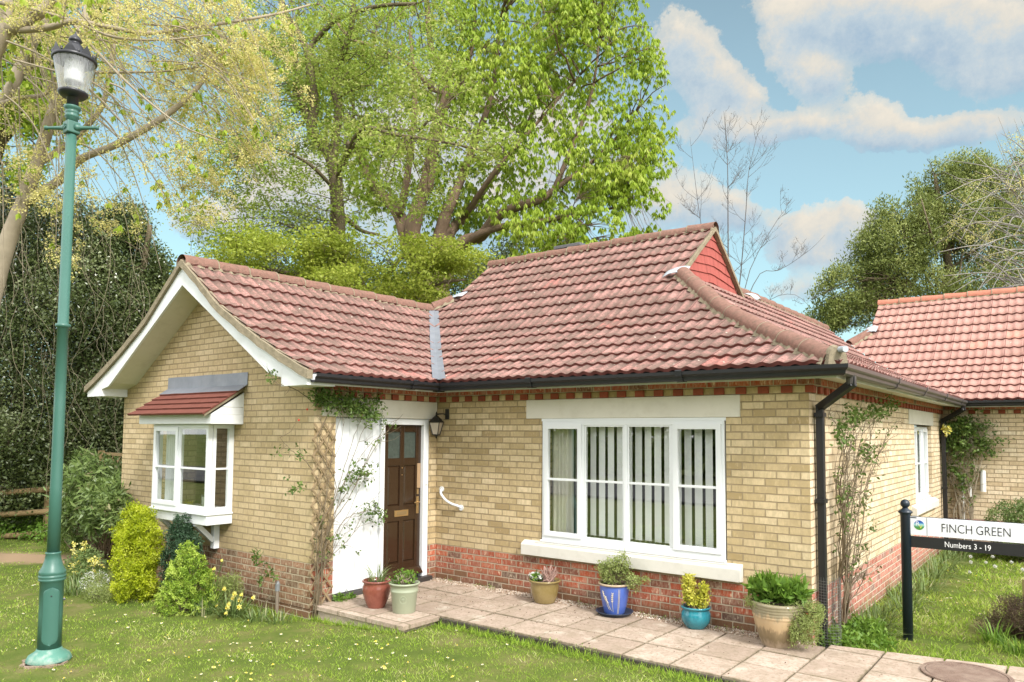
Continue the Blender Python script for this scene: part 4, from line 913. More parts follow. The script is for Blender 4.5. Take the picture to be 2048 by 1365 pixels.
mb = MB(); mb.tube([(L+.30, YN-.05, -.1), (L+.30, YN-.05, 1.15), (L+.30, YN+.02, 1.2)], .022, 10); mb.build('waste_pipe', wp, nb)
mb = MB(); mb.tube([(L+.42, YN-.05, -.1), (L+.42, YN-.05, 1.0), (L+.42, YN+.02, 1.05)], .022, 10); mb.build('waste_pipe', wp, nb)
mb = MB(); mb.tube([(L+.62, YN-.07, .95), (L+.62, YN-.07, 1.32)], .045, 12); mb.tube([(L+.62, YN+.0, 1.3), (L+.62, YN-.07, 1.3)], .03, 10); mb.build('flue', wp, nb)
# ------------------------------------------------------------------ wall fittings
lanm = M('black cast lantern', (.015, .014, .013), .4, .2, 20, .2)
frost = M('frosted lantern glass', (.52, .44, .36), .3, .2, 8, .05)
wlx, wly, wlz = .19, -.02, 2.165
wl_ = thing('wall_lantern', 'small black coach lantern on a bracket beside the brown front door', 'wall lamp', (wlx, 0, wlz))
mb = MB(); mb.box((wlx-.03, -.022, 2.10), (wlx+.03, .0, 2.235)); mb.build('back_plate', lanm, wl_, bevel=.006)
lc = Vector((wlx-.085, -.125, 1.985))
mb = MB(); mb.tube(smoothline([(wlx, -.02, 2.155), (wlx-.03, -.06, 2.17), (wlx-.07, -.11, 2.165), (lc.x, lc.y, 2.15)], 4), .009, 8); mb.build('bracket_arm', lanm, wl_)
def frustum(mb, c, w0, z0, w1, z1, rot=.35, n=4):
    vs = [(c[0]+w*math.cos(rot+PI/4+i*2*PI/n), c[1]+w*math.sin(rot+PI/4+i*2*PI/n), z) for (w, z) in ((w0, z0), (w1, z1)) for i in range(n)]
    mb.add(vs, [(i, (i+1) % n, n+(i+1) % n, n+i) for i in range(n)]+[tuple(range(n-1, -1, -1)), tuple(range(n, 2*n))])
mb = MB(); frustum(mb, lc, .105, 2.065, .045, 2.125); frustum(mb, lc, .11, 2.055, .11, 2.066); frustum(mb, lc, .035, 2.126, .03, 2.14)
mb.lathe((lc.x, lc.y, 0), [(.012, 2.14), (.018, 2.155), (.008, 2.165), (.014, 2.175), (.003, 2.20)], 12); mb.build('roof', lanm, wl_)
mb = MB()
for i in range(4):
    t = .35+PI/4+i*PI/2; mb.bar((lc.x+.098*math.cos(t), lc.y+.098*math.sin(t), 2.055), (lc.x+.052*math.cos(t), lc.y+.052*math.sin(t), 1.90), .009, .009)
frustum(mb, lc, .056, 1.885, .058, 1.90); mb.lathe((lc.x, lc.y, 0), [(.004, 1.845), (.012, 1.858), (.006, 1.868), (.03, 1.885)], 12); mb.build('cage', lanm, wl_)
mb = MB(); frustum(mb, lc, .047, 1.902, .092, 2.053); mb.build('glass', frost, wl_)
gb = thing('grab_rail', 'white bent grab rail screwed diagonally to the brick beside the front door', 'grab rail', (.10, 0, 1.16))
mb = MB(); mb.smooth = True; mb.tube(smoothline([(.105, -.004, 1.172), (.125, -.045, 1.145), (.16, -.065, 1.105), (.24, -.065, 1.04), (.34, -.065, 1.00), (.40, -.045, .985), (.45, -.004, .957)], 5), .0165, 10); mb.build('rail', upvc, gb)
for (x, z) in ((.105, 1.175), (.452, .955)):
    mb = MB(); mb.tube([(x, 0, z), (x, -.012, z)], .038, 14); mb.build('end_plate', upvc, gb)
st_ = thing('vent_pipe', 'grey capped stub pipe standing by the brown brick plinth', 'pipe', (-.51, -2.08, -.2))
mb = MB(); mb.tube([(-.51, -2.075, -.2), (-.51, -2.075, .12)], .02, 12); mb.build('pipe', M('weathered pipe', (.20, .16, .12), .6, .3), st_)
mb = MB(); mb.lathe((-.51, -2.075, 0), [(.026, .10), (.028, .18), (.018, .20), (.012, .21)], 12); mb.build('cap', M('grey cap', (.20, .21, .22), .5), st_)

# ------------------------------------------------------------------ lamp post
green = M('green painted iron', (.048, .132, .104), .38, .18, 5, .12, .002, .5, dirt=.3, dirtcol=(.035, .11, .09), stretch=(1, 1, .4))
greenw = M('worn green paint', (.08, .22, .17), .5, .15, 9, .3, dirt=.75, dirtcol=(.45, .46, .40))
blk = M('black lantern metal', (.02, .02, .025), .38, .2, 12, .15)
lx, ly, lz = -.70, -4.363, -.2
lp = thing('lamp_post', 'tall green cast iron lamp post with a black crowned lantern on the lawn', 'street lamp', (lx, ly, lz))
cc = (lx, ly, lz)
mb = MB(); mb.smooth = True; mb.lathe(cc, [(.178, .01), (.185, .035), (.165, .075), (.125, .10), (.108, .115), (.100, .135)], 36); mb.build('base_flange', greenw, lp)
mb = MB(); mb.smooth = True; mb.lathe(cc, [(.098, .13), (.096, .45), (.097, .735), (.110, .745), (.112, .76), (.104, .766), (.113, .775), (.113, .79), (.104, .796), (.112, .805), (.108, .83), (.085, .87), (.068, .93), (.060, .98), (.064, .985), (.064, .998), (.056, 1.0)], 36); base_ = mb.build('pedestal', green, lp)
tf = Vector((CAM.x-lx, CAM.y-ly, 0)).normalized(); tsd = tf.cross(Vector((0, 0, 1)))
def cylpatch(w, z0, z1, r, rr_, nm, mat, parent, raise_=.004):
    mb = MB(); mb.smooth = True; n = 14; vs = []; rows_ = 24
    for j in range(rows_+1):
        z = z0+(z1-z0)*j/rows_; e_ = min(z-z0, z1-z); ww = w*math.sqrt(max(0, 1-(max(0, rr_-e_)/rr_)**2))
        for i in range(n+1):
            a = (i/n*2-1)*ww/r; d = tf*math.cos(a)+tsd*math.sin(a); vs.append(Vector((lx, ly, lz+z))+d*(r+raise_))
    mb.add(vs, [(j*(n+1)+i, j*(n+1)+i+1, (j+1)*(n+1)+i+1, (j+1)*(n+1)+i) for j in range(rows_) for i in range(n)])
    o = mb.build(nm, mat, parent, fix=False); md = o.modifiers.new('t', 'SOLIDIFY'); md.thickness = .008; md.offset = 0; return o
ad = cylpatch(.068, .17, .69, .0965, .07, 'access_door', green, lp)
mb = MB(); c_ = Vector((lx, ly, lz+.615))+tf*.10; mb.tube([c_, c_+tf*.008], .007, 8); mb.build('door_lock', blk, ad)
mb = MB(); c_ = Vector((lx, ly, lz+.56))-tsd*.095; mb.tube([c_, c_-tsd*.015], .012, 8); mb.build('bolt', blk, lp)
mb = MB(); mb.smooth = True; mb.lathe(cc, [(.054, .998), (.050, 1.6), (.048, 2.4), (.047, 3.08), (.062, 3.085), (.066, 3.10), (.062, 3.115), (.046, 3.12), (.045, 4.93)], 28); mb.build('pole', green, lp)
mb = MB(); zz = lz+4.94; mb.box((lx-.058, ly-.058, zz), (lx+.058, ly+.058, zz+.115)); bk = mb.build('ladder_block', green, lp, bevel=.01)
mb = MB()
for k in range(8): t = k*PI/4; q = Vector((lx+.0, ly-.060, zz+.057)); mb.tube([q, q+Vector((.026*math.cos(t), -.004, .026*math.sin(t)))], .007, 6)
mb.build('rosette', green, bk)
for sg in (-1, 1):
    mb = MB(); mb.smooth = True; d = Vector((.80, .60, 0))*sg; c_ = Vector((lx, ly, zz+.06))
    mb.tube([c_+d*.05, c_+d*.07, c_+d*.10, c_+d*.20, c_+d*.225, c_+d*.235, c_+d*.255, c_+d*.26], [.045, .034, .020, .015, .014, .020, .020, .010], 12); mb.build('ladder_arm', green, lp)
mb = MB(); mb.smooth = True; mb.lathe(cc, [(.052, 5.055), (.050, 5.09), (.062, 5.10), (.062, 5.12), (.052, 5.13), (.058, 5.14), (.06, 5.155), (.054, 5.165), (.066, 5.175), (.074, 5.195), (.072, 5.205), (.05, 5.207)], 28); mb.build('collar', green, lp)
mb = MB(); mb.smooth = True; mb.lathe(cc, [(.050, 5.20), (.050, 5.29), (.062, 5.295), (.10, 5.30), (.128, 5.325), (.130, 5.345), (.12, 5.35)], 28); mb.build('lantern_base', blk, lp)
clear, nt, out = newmat('clear polycarbonate')
fr = schlick(nt, .05); d_ = nd(nt, 'ShaderNodeBsdfTranslucent', {0: (.75, .76, .80, 1)}).outputs[0]; d2 = nd(nt, 'ShaderNodeBsdfDiffuse', {0: (.6, .61, .64, 1)}).outputs[0]
tr = nd(nt, 'ShaderNodeBsdfTransparent').outputs[0]; tcn = nd(nt, 'ShaderNodeTexCoord').outputs['Object']
stn = noi(nt, nd(nt, 'ShaderNodeMapping', {'Vector': tcn, 'Scale': (1, 1, .12)}).outputs[0], 60, 3); hz = ramp(nt, stn, [(.35, .30), (.75, .55)])
a_ = nd(nt, 'ShaderNodeMixShader', {0: .5, 1: d_, 2: d2}).outputs[0]; b_ = nd(nt, 'ShaderNodeMixShader', {0: hz, 1: tr, 2: a_}).outputs[0]
nt.links.new(nd(nt, 'ShaderNodeMixShader', {0: fr, 1: b_, 2: nd(nt, 'ShaderNodeBsdfGlossy', {'Roughness': .06}).outputs[0]}).outputs[0], out.inputs[0])
mb = MB(); mb.smooth = True; mb.lathe(cc, [(.120, 5.345), (.150, 5.50), (.180, 5.655)], 36, cap=False); mb.build('lantern_bowl', clear, lp, fix=False)
mb = MB(); mb.smooth = True; mb.lathe(cc, [(.068, 5.44), (.078, 5.445), (.080, 5.46), (.083, 5.64), (.08, 5.65)], 28); mb.build('diffuser', M('white diffuser', (.75, .75, .74), .5), lp)
mb = MB(); mb.smooth = True; mb.lathe(cc, [(.184, 5.645), (.192, 5.65), (.194, 5.672), (.184, 5.682), (.150, 5.70), (.105, 5.725), (.085, 5.76), (.075, 5.79), (.055, 5.815), (.045, 5.825), (.046, 5.84), (.058, 5.848), (.058, 5.86), (.045, 5.885), (.02, 5.91), (.008, 5.925), (.005, 5.945)], 36); cap_ = mb.build('lantern_cap', blk, lp)
mb = MB()
for k in range(8):
    t0 = 2*PI*k/8+.2; w = .30
    ptz = lambda t, z: (lx+(.186)*math.cos(t), ly+(.186)*math.sin(t), lz+z)
    mb.ext([ptz(t0-w, 5.678), ptz(t0+w, 5.678), ptz(t0+w*.45, 5.725), ptz(t0, 5.765), ptz(t0-w*.45, 5.725)], (-.006*math.cos(t0), -.006*math.sin(t0), 0))
    q = Vector(ptz(t0+PI/8, 5.695)); mb.tube([q+Vector((0, 0, -.012)), q+Vector((0, 0, .012))], .011, 8)
mb.build('crown_cresting', blk, cap_)
mb = MB(); rr = random.Random(5)
for i in range(9):
    a = rr.uniform(0, 6.28); w = rr.uniform(.05, .11); q = Vector((lx+.15*math.cos(a), ly+.13*math.sin(a), lz-.01)); mb.ext([q+Vector((w*math.cos(a+k*1.2), w*math.sin(a+k*1.2), 0)) for k in range(5)], (0, 0, .035))
tag(mb.build('footing', M('broken concrete', (.30, .22, .16), .95, .3, 12, .9, .02)), 'broken concrete footing round the foot of the lamp post', 'footing')

# ------------------------------------------------------------------ street name sign
signblk = M('dark navy post paint', (.012, .022, .035), .35, .2, 8, .05)
white = M('white sign enamel', (.74, .76, .79), .4, .04, 5, .05, dirt=.1); black = M('black sign enamel', (.016, .016, .018), .4, .1)
sgn = thing('street_sign', 'white and black name sign reading FINCH GREEN on a dark ball topped post', 'sign', (5.43, 1.034, -.1))
def signpost(x):
    mb = MB(); mb.smooth = True; mb.lathe((x, 1.034, -.1), [(.046, -.1), (.046, 1.235), (.050, 1.24), (.052, 1.25), (.066, 1.262), (.068, 1.27), (.05, 1.285), (.03, 1.30), (.026, 1.31)], 24); o = mb.build('post', signblk, sgn)
    mb = MB(); mb.smooth = True; mb.lathe((x, 1.034, -.1), [(.001, 1.306)]+[(.044*math.sin(a), 1.349-.044*math.cos(a)) for a in np.linspace(.3, PI-.05, 12)], 20); mb.build('ball_finial', signblk, o)
signpost(5.43); signpost(6.62)
mb = MB(); mb.box((5.472, 1.026, .948), (6.575, 1.042, 1.126)); sb_ = mb.build('name_board', white, sgn, bevel=.002)
mb = MB(); mb.box((5.476, 1.026, .826), (6.400, 1.042, .936)); nbd = mb.build('number_board', black, sgn, bevel=.002)
mb = MB(); mb.box((5.474, 1.030, 1.127), (6.575, 1.040, 1.131)); mb.box((5.470, 1.028, 1.112), (5.53, 1.0255, 1.122)); mb.build('top_rail', signblk, sgn)
mb = MB(); mb.box((5.6185, 1.0235, .948), (5.6205, 1.0258, 1.126)); mb.build('divider', black, sb_)
def text(s, x, z, size, mat, parent, w=None, y=1.0245, name='lettering', ofs=0):
    cu = bpy.data.curves.new('t', 'FONT'); cu.body = s; cu.size = size; cu.extrude = .0008; cu.offset = ofs; cu.space_character = 1.0
    ob = bpy.data.objects.new('t', cu); C.objects.link(ob); bpy.context.view_layer.update()
    dg = bpy.context.evaluated_depsgraph_get(); me = bpy.data.meshes.new_from_object(ob.evaluated_get(dg)); bpy.data.objects.remove(ob)
    xs_ = [v.co.x for v in me.vertices]; k = (w/(max(xs_)-min(xs_))) if w else 1; x0 = min(xs_); off = wloc(parent)
    for v in me.vertices: v.co = Vector((x+(v.co.x-x0)*k-off.x, y-v.co.z-off.y, z+v.co.y-off.z))
    me.materials.clear(); me.materials.append(mat); return link(name, me, parent)
text('FINCH', 5.745, .997, .118, black, sb_, .252, ofs=-.0012)
text('GREEN', 6.030, .997, .118, black, sb_, .270, ofs=-.0012)
wl2 = M('white lettering', (.8, .8, .8), .5)
text('Numbers', 5.768, .856, .075, wl2, nbd, .215)
text('3 - 19', 6.008, .856, .075, wl2, nbd, .135)
lg, nt, out = newmat('blue to green emblem print')
tcn = nd(nt, 'ShaderNodeTexCoord').outputs['Object']; zc = nd(nt, 'ShaderNodeSeparateXYZ', {0: tcn}).outputs[2]
f_ = mt(nt, 'MULTIPLY', mt(nt, 'SUBTRACT', zc, 1.147-.047), 1/.094)
prin(nt, out, ramp(nt, f_, [(0, (.10, .30, .03)), (.3, (.05, .24, .07)), (.55, (.35, .62, .62)), (.75, (.02, .14, .45)), (1, (.01, .04, .25))]), .4)
mb = MB(); mb.tube([(5.551, 1.0259, 1.047), (5.551, 1.0245, 1.047)], .046, 32); em = mb.build('emblem', lg, sb_, fix=True)
text('R', 5.524, 1.040, .062, white, sb_, y=1.0235, name='emblem_letter'); text('V', 5.549, 1.015, .052, M('yellow print', (.62, .60, .08), .5), sb_, y=1.0233, name='emblem_letter')
mb = MB(); mb.ext([(6.40, 1.0255, 1.115), (6.425, 1.0255, 1.085), (6.432, 1.0255, 1.09), (6.407, 1.0255, 1.12)], (0, -.001, 0)); mb.ext([(6.45, 1.0255, 1.115), (6.425, 1.0255, 1.085), (6.422, 1.0255, 1.095), (6.445, 1.0255, 1.12)], (0, -.0012, 0)); mb.build('bird_mark', black, sb_)

# ------------------------------------------------------------------ manhole
mhx, mhy = 6.05, -.17
mh = thing('manhole_cover', 'round rusty brown iron manhole cover set in the paving', 'manhole cover', (mhx, mhy, 0))
mm, nt, out = newmat('rusted iron cover'); tcn = nd(nt, 'ShaderNodeTexCoord').outputs['Object']
br = nd(nt, 'ShaderNodeTexBrick', {'Vector': tcn, 'Color1': (.24, .15, .11, 1), 'Color2': (.30, .20, .15, 1), 'Mortar': (.10, .065, .05, 1), 'Scale': 30.0, 'Mortar Size': .05}); 
prin(nt, out, mixc(nt, ramp(nt, noi(nt, tcn, 8, 5), [(.4, 0.0), (.7, .6)]), br.outputs[0], (.34, .26, .20)), .8, mt(nt, 'SUBTRACT', 1.0, br.outputs[1]), .8, .01)
mb = MB(); mb.lathe((mhx, mhy, 0), [(.285, .0), (.285, .011), (.0, .012)], 48, False); mb.build('lid', mm, mh, fix=True)
mb = MB(); mb.lathe((mhx, mhy, 0), [(.292, .0), (.292, .012), (.325, .012), (.328, 0)], 48, False); mb.build('rim', mm, mh)

# ------------------------------------------------------------------ pots
soil = M('potting soil', (.055, .035, .022), .98, .4, 60, 1, .01)
def pot(name, label, cat, c, prof, mat, parts=(), soilz=None, soilr=None, soilm=None):
    t = thing(name, label, cat, c, 'plant pots standing along the front of the bungalow'); mb = MB(); mb.smooth = True; mb.lathe(c, prof, 40, False)
    # bottom
    mb.lathe(c, [(.0, prof[0][1]+.001), (prof[0][0], prof[0][1])], 40, False)
    mb.build('body', mat, t, fix=True)
    if soilz: mb = MB(); mb.lathe(c, [(soilr, soilz), (soilr*.5, soilz+.012), (.0, soilz+.015)], 24, False); mb.build('soil', soilm or soil, t)
    return t
def glaze(name, col, col2, rough=.18, var=None, scale=(1, 1, 1), coat=.4):
    m, nt, out = newmat(name); tcn = nd(nt, 'ShaderNodeTexCoord').outputs['Object']
    v = nd(nt, 'ShaderNodeMapping', {'Vector': tcn, 'Scale': scale}).outputs[0]; n1 = noi(nt, v, 9, 6, .65, .3)
    prin(nt, out, ramp(nt, n1, [(.3, col), (.7, col2)]), rough, noi(nt, tcn, 25, 3), .08, .004, .5, 0.0, coat); return m
redg = glaze('red brown glaze', (.17, .045, .03), (.26, .085, .06), .25, coat=.25)
p1c = (.63, -1.60, 0)
pot('flower_pot', 'glazed red brown pot of thin arching leaves on the doorstep slabs', 'flower pot', p1c, [(.093, .0), (.098, .01), (.135, .10), (.153, .18), (.152, .225), (.140, .262), (.142, .270), (.158, .280), (.160, .292), (.150, .298), (.138, .294), (.130, .25)], redg, (), .262, .134)
sage = M('sage green plastic', (.31, .335, .235), .4, .05, 5, .05)
p2c = (1.02, -1.555, 0)
sp = pot('flower_pot', 'pale sage green planter with a round crest on its side, on the doorstep slabs', 'flower pot', p2c, [(.118, .0), (.122, .006), (.142, .21), (.150, .222), (.152, .232), (.146, .240), (.150, .29), (.166, .296), (.168, .312), (.158, .316), (.150, .312), (.143, .27)], sage, (), .285, .145)
tf2 = Vector((CAM.x-p2c[0]-.9, CAM.y-p2c[1], 0)).normalized(); s2 = tf2.cross(Vector((0, 0, 1))); cz = Vector((p2c[0], p2c[1], .15))+tf2*.132
mb = MB(); K = 24; vs = []
for r_ in (.034, .040):
    for k in range(K): t = 2*PI*k/K; vs.append(cz+s2*math.cos(t)*r_*.95+Vector((0, 0, r_*math.sin(t)))+tf2*(.006+.010*math.sin(t)*.5-.004*abs(math.cos(t))))
mb.add(vs, [(k, (k+1) % K, K+(k+1) % K, K+k) for k in range(K)]); o = mb.build('crest', sage, sp, fix=False); o.modifiers.new('t', 'SOLIDIFY').thickness = .004
mb = MB(); mb.tube([cz+tf2*.004+Vector((0, 0, -.022)), cz+tf2*.006+Vector((0, 0, .02))], .003, 6)
for k in range(7): t = -.3+k*.62; mb.tube([cz+tf2*.006, cz+tf2*.006+s2*.018*math.cos(t)+Vector((0, 0, .018*math.sin(t)+.006))], .0022, 5)
mb.build('crest_tree', sage, sp)
p3c = (1.925, -.215, 0)
gold = glaze('olive gold glaze', (.20, .145, .045), (.28, .21, .09), .2)
pot('flower_pot', 'round olive gold glazed pot with white pansies and dry twigs against the plinth', 'flower pot', p3c, [(.115, 0), (.12, .008), (.150, .09), (.163, .17), (.163, .215), (.17, .228), (.185, .238), (.187, .25), (.176, .256), (.16, .25), (.15, .22)], gold, (), .225, .155)
p4c = (2.835, -.215, 0)
bluepot, nt, out = newmat('blue glaze with pale rim'); tcn = nd(nt, 'ShaderNodeTexCoord').outputs['Object']; zc = nd(nt, 'ShaderNodeSeparateXYZ', {0: tcn}).outputs[2]
c = mixc(nt, noi(nt, tcn, 7, 4), (.055, .10, .36), (.085, .15, .46)); c = mixc(nt, mt(nt, 'GREATER_THAN', mt(nt, 'ADD', zc, mt(nt, 'MULTIPLY', noi(nt, tcn, 9, 3), .006)), .3165), c, (.42, .33, .22))
prin(nt, out, c, .28, noi(nt, tcn, 20, 3), .06, .004, .5, 0.0, .25)
bp = pot('flower_pot', 'cobalt blue pot with wheat ears drawn on it in a dark saucer', 'flower pot', p4c, [(.105, .02), (.11, .028), (.128, .10), (.146, .20), (.157, .28), (.152, .30), (.157, .312), (.172, .320), (.174, .332), (.163, .338), (.152, .33), (.146, .30)], bluepot, (), .305, .15)
tf4 = Vector((CAM.x-p4c[0]-1.2, CAM.y-p4c[1], 0)).normalized(); s4 = tf4.cross(Vector((0, 0, 1)))
def onpot(c, a, z, prof, out_=.002):
    r_ = float(np.interp(z, [p[1] for p in prof], [p[0] for p in prof]))+out_; d = tf4*math.cos(a)+s4*math.sin(a); return Vector(c)+d*r_+Vector((0, 0, z))
prb = [(.105, .02), (.128, .10), (.146, .20), (.157, .28)]
mb = MB()
for (a0, z0, a1, z1) in ((.32, .07, .62, .25), (.12, .06, .42, .20), (-.02, .05, -.12, .24)):
    n = 9; pts = [onpot(p4c, a0+(a1-a0)*k/n+.12*math.sin(k/n*2), z0+(z1-z0)*k/n, prb) for k in range(n+1)]; mb.tube(pts, .0018, 5, False)
    for k in range(5, n+1):
        for sg in (-1, 1):
            q = pts[k]; mb.tube([q, q+s4*sg*-.011+Vector((0, 0, .016))+tf4*.001], [.004, .002], 5)
for a in (-.42, -.50): mb.tube([onpot(p4c, a, z, prb) for z in (.03, .1, .2, .29)], .0022, 5, False)
mb.build('wheat_drawing', M('cream slip', (.60, .52, .36), .6), bp)
mb = MB(); mb.smooth = True; mb.lathe(p4c, [(.0, .004), (.165, .002), (.195, .034), (.202, .036), (.200, .042), (.188, .040), (.16, .014), (.0, .014)], 40, False); mb.build('saucer', M('dark blue saucer', (.025, .04, .075), .35), bp)
p5c = (3.735, -.165, 0)
tealg = glaze('teal glaze', (.008, .085, .13), (.03, .24, .29), .15, None, (1, 1, .5))
pot('flower_pot', 'squat teal glazed pot with a yellow leaved shrub on the slabs', 'flower pot', p5c, [(.092, 0), (.10, .01), (.138, .06), (.146, .10), (.143, .15), (.128, .178), (.130, .186), (.146, .194), (.148, .206), (.138, .212), (.126, .205), (.12, .17)], tealg, (), .18, .12)
p6c = (4.585, -.265, 0)
urnm, nt, out = newmat('streaked stoneware'); tcn = nd(nt, 'ShaderNodeTexCoord').outputs['Object']; zc = nd(nt, 'ShaderNodeSeparateXYZ', {0: tcn}).outputs[2]
st2 = noi(nt, nd(nt, 'ShaderNodeMapping', {'Vector': tcn, 'Scale': (1, 1, .12)}).outputs[0], 26, 4, .6)
f_ = mt(nt, 'ADD', zc, mt(nt, 'MULTIPLY', mt(nt, 'SUBTRACT', st2, .5), .22))
c = ramp(nt, mt(nt, 'MULTIPLY', f_, 2.4), [(.05, (.34, .26, .18)), (.18, (.19, .14, .075)), (.36, (.25, .18, .10)), (.44, (.45, .32, .18)), (.66, (.47, .34, .20)), (.74, (.26, .22, .14)), (1, (.22, .19, .11))])
prin(nt, out, c, .4, noi(nt, tcn, 20, 4), .12, .004, .5, 0.0, .15)
pr6 = [(.145, 0), (.150, .012), (.178, .08), (.205, .17), (.222, .25)]
for k in range(5): z = .262+k*.026; pr6 += [(.224+k*.002, z), (.232+k*.002, z+.011), (.225+k*.002, z+.022)]
pr6 += [(.226, .40), (.218, .395), (.212, .36)]
pot('flower_pot', 'tall streaked stoneware urn overflowing with greenery at the corner of the house', 'urn', p6c, pr6, urnm, (), .375, .21)

# ------------------------------------------------------------------ leaf materials
G = {}
G['chestnut'] = LEAF('fresh chestnut leaf', [(0, (.14, .23, .018)), (.35, (.27, .39, .03)), (.7, (.37, .48, .055)), (1, (.47, .53, .10))], .45, .45)
G['mid'] = LEAF('small fresh leaf', [(0, (.11, .18, .02)), (.4, (.24, .34, .045)), (.75, (.34, .41, .08)), (1, (.46, .44, .17))], .5, .4)
G['lime'] = LEAF('yellow green hawthorn leaf', [(0, (.10, .15, .012)), (.4, (.26, .34, .03)), (1, (.50, .54, .10))], .5, .45)
G['dark'] = LEAF('dark glossy evergreen leaf', [(0, (.03, .05, .014)), (.4, (.075, .105, .033)), (.75, (.16, .20, .07)), (1, (.32, .35, .20))], .28, .12, .5)
G['olive'] = LEAF('olive evergreen leaf', [(0, (.06, .085, .018)), (.5, (.19, .235, .055)), (1, (.38, .41, .13))], .45, .3)
G['blossom'] = LEAF('pale yellow blossom', [(0, (.42, .42, .11)), (.4, (.62, .57, .20)), (.8, (.72, .64, .28)), (1, (.33, .44, .06))], .6, .4)
G['gold'] = LEAF('golden foliage', [(0, (.14, .19, .01)), (.4, (.33, .40, .015)), (.8, (.52, .58, .03)), (1, (.64, .66, .12))], .5, .4)
G['spruce'] = LEAF('bright spruce needle', [(0, (.07, .13, .015)), (.3, (.22, .34, .035)), (.7, (.42, .55, .08)), (1, (.55, .64, .16))], .5, .3)
G['blue'] = LEAF('deep blue green needle', [(0, (.015, .04, .018)), (.6, (.04, .085, .04)), (1, (.10, .16, .09))], .5, .2)
G['laurel'] = LEAF('laurel leaf', [(0, (.07, .12, .03)), (.5, (.15, .22, .06)), (.9, (.25, .33, .11)), (1, (.36, .26, .18))], .38, .25, .4)
G['fresh'] = LEAF('fresh green weed leaf', [(0, (.07, .14, .015)), (.5, (.13, .24, .03)), (1, (.22, .34, .05))], .5, .35)
G['rose'] = LEAF('rose leaf', [(0, (.06, .11, .02)), (.6, (.12, .19, .04)), (1, (.24, .31, .09))], .45, .3)
G['strap'] = LEAF('strap leaf', [(0, (.08, .12, .03)), (.5, (.16, .23, .07)), (.9, (.24, .33, .12)), (1, (.40, .38, .22))], .45, .3)
G['grass'] = LEAF('grass blade', [(0, (.12, .20, .02)), (.3, (.24, .38, .035)), (.65, (.36, .50, .06)), (.9, (.48, .57, .13)), (1, (.58, .54, .28))], .6, .4)
G['brown'] = LEAF('purple brown twig foliage', [(0, (.04, .03, .02)), (.45, (.10, .065, .045)), (.8, (.17, .11, .075)), (.93, (.10, .12, .04)), (1, (.34, .16, .14))], .6, .2)
G['varieg'] = LEAF('yellow variegated leaf', [(0, (.22, .28, .03)), (.35, (.50, .50, .05)), (1, (.72, .66, .16))], .5, .35)
G['herb'] = LEAF('small grey green leaf', [(0, (.13, .17, .04)), (.5, (.28, .34, .10)), (1, (.42, .47, .18))], .55, .35)
G['white'] = LEAF('white petal', [(0, (.55, .56, .50)), (.5, (.74, .74, .70)), (1, (.82, .82, .80))], .6, .3)
G['yellow'] = LEAF('yellow petal', [(0, (.70, .62, .12)), (.6, (.80, .74, .22)), (1, (.85, .82, .45))], .6, .3)
bark = M('grey green bark', (.15, .12, .075), .95, .35, 7, .9, .03, .15, dirt=.5, dirtcol=(.09, .095, .045), stretch=(1, 1, .35))
barkw = M('warm brown bark', (.21, .145, .10), .95, .3, 7, .9, .03, .15, dirt=.5, dirtcol=(.11, .095, .06), stretch=(1, 1, .4))
twigm = M('pale twig bark', (.30, .25, .18), .9, .3, 9, .4)
greytwig = M('pale grey twig', (.24, .225, .20), .9, .3, 9, .4)
vinem = M('dull vine bark', (.23, .20, .13), .9, .3, 9, .4)
birchm = M('grey birch twig', (.11, .10, .10), .9, .3, 9, .4)
stemm = M('rose stem', (.15, .115, .07), .85, .3, 12, .4)

def shrub(name, label, cat, base, blobs, n, per, spread, L_, W_, mat, seed, wood=None, thr=-.25, scale=6., droop=0., shell=.75, stems=10, group=None, core=None, toneg=.9, part='foliage'):
    random.seed(seed); t = thing(name, label, cat, base, group); cl, f = blobpts(blobs, n, seed, scale, thr, shell)
    tone = np.clip(.5+toneg*f+.15*rng.normal(size=len(f)), 0, 1); V, Q, r = sprig(cl, per, spread, L_, W_, droop, tone); npmesh(part, V, Q, mat, t, r)
    mb = MB(); mb.smooth = True; b = Vector(base)
    for i in range(stems):
        q = cl[random.randrange(len(cl))]; mb.tube(wob(b+Vector((random.uniform(-.05, .05), random.uniform(-.05, .05), 0)), q, 5, .08), [.008, .007, .006, .005, .004, .003], 5, False)
    mb.build('stem', wood or stemm, t, fix=False); return t
def strapclump(name, label, cat, base, n, Lm, w, spread, seed, mat=None, lean=(0, 0), group=None, t=None, part='leaves', arch=1.0):
    random.seed(seed); t = t or thing(name, label, cat, base, group); V = []; Q = []; r = []
    for i in range(n):
        a = random.uniform(0, 6.283); rad = spread*random.random()**.5; b = Vector((base[0]+rad*math.cos(a), base[1]+rad*math.sin(a), base[2])); a2 = a+random.uniform(-.8, .8)
        d = Vector((math.cos(a2)+lean[0], math.sin(a2)+lean[1], 0))*random.uniform(.2, 1.0)*arch; L1 = Lm*random.uniform(.6, 1.15); s = Vector((-math.sin(a2), math.cos(a2), 0)); K = 5; k0 = len(V); rv = random.random()
        for k in range(K+1):
            u = k/K; p = b+d*L1*(.25*u+.55*u*u)+Vector((0, 0, L1*(u*.95-.62*u*u*d.length))); ww = w*(1-u**2.2)*.5+.0005; V += [p-s*ww, p+s*ww]; r += [rv, rv]
        Q += [(k0+2*k, k0+2*k+1, k0+2*k+3, k0+2*k+2) for k in range(K)]
    npmesh(part, np.array([list(v) for v in V]), np.array(Q), mat or G['strap'], t, r); return t
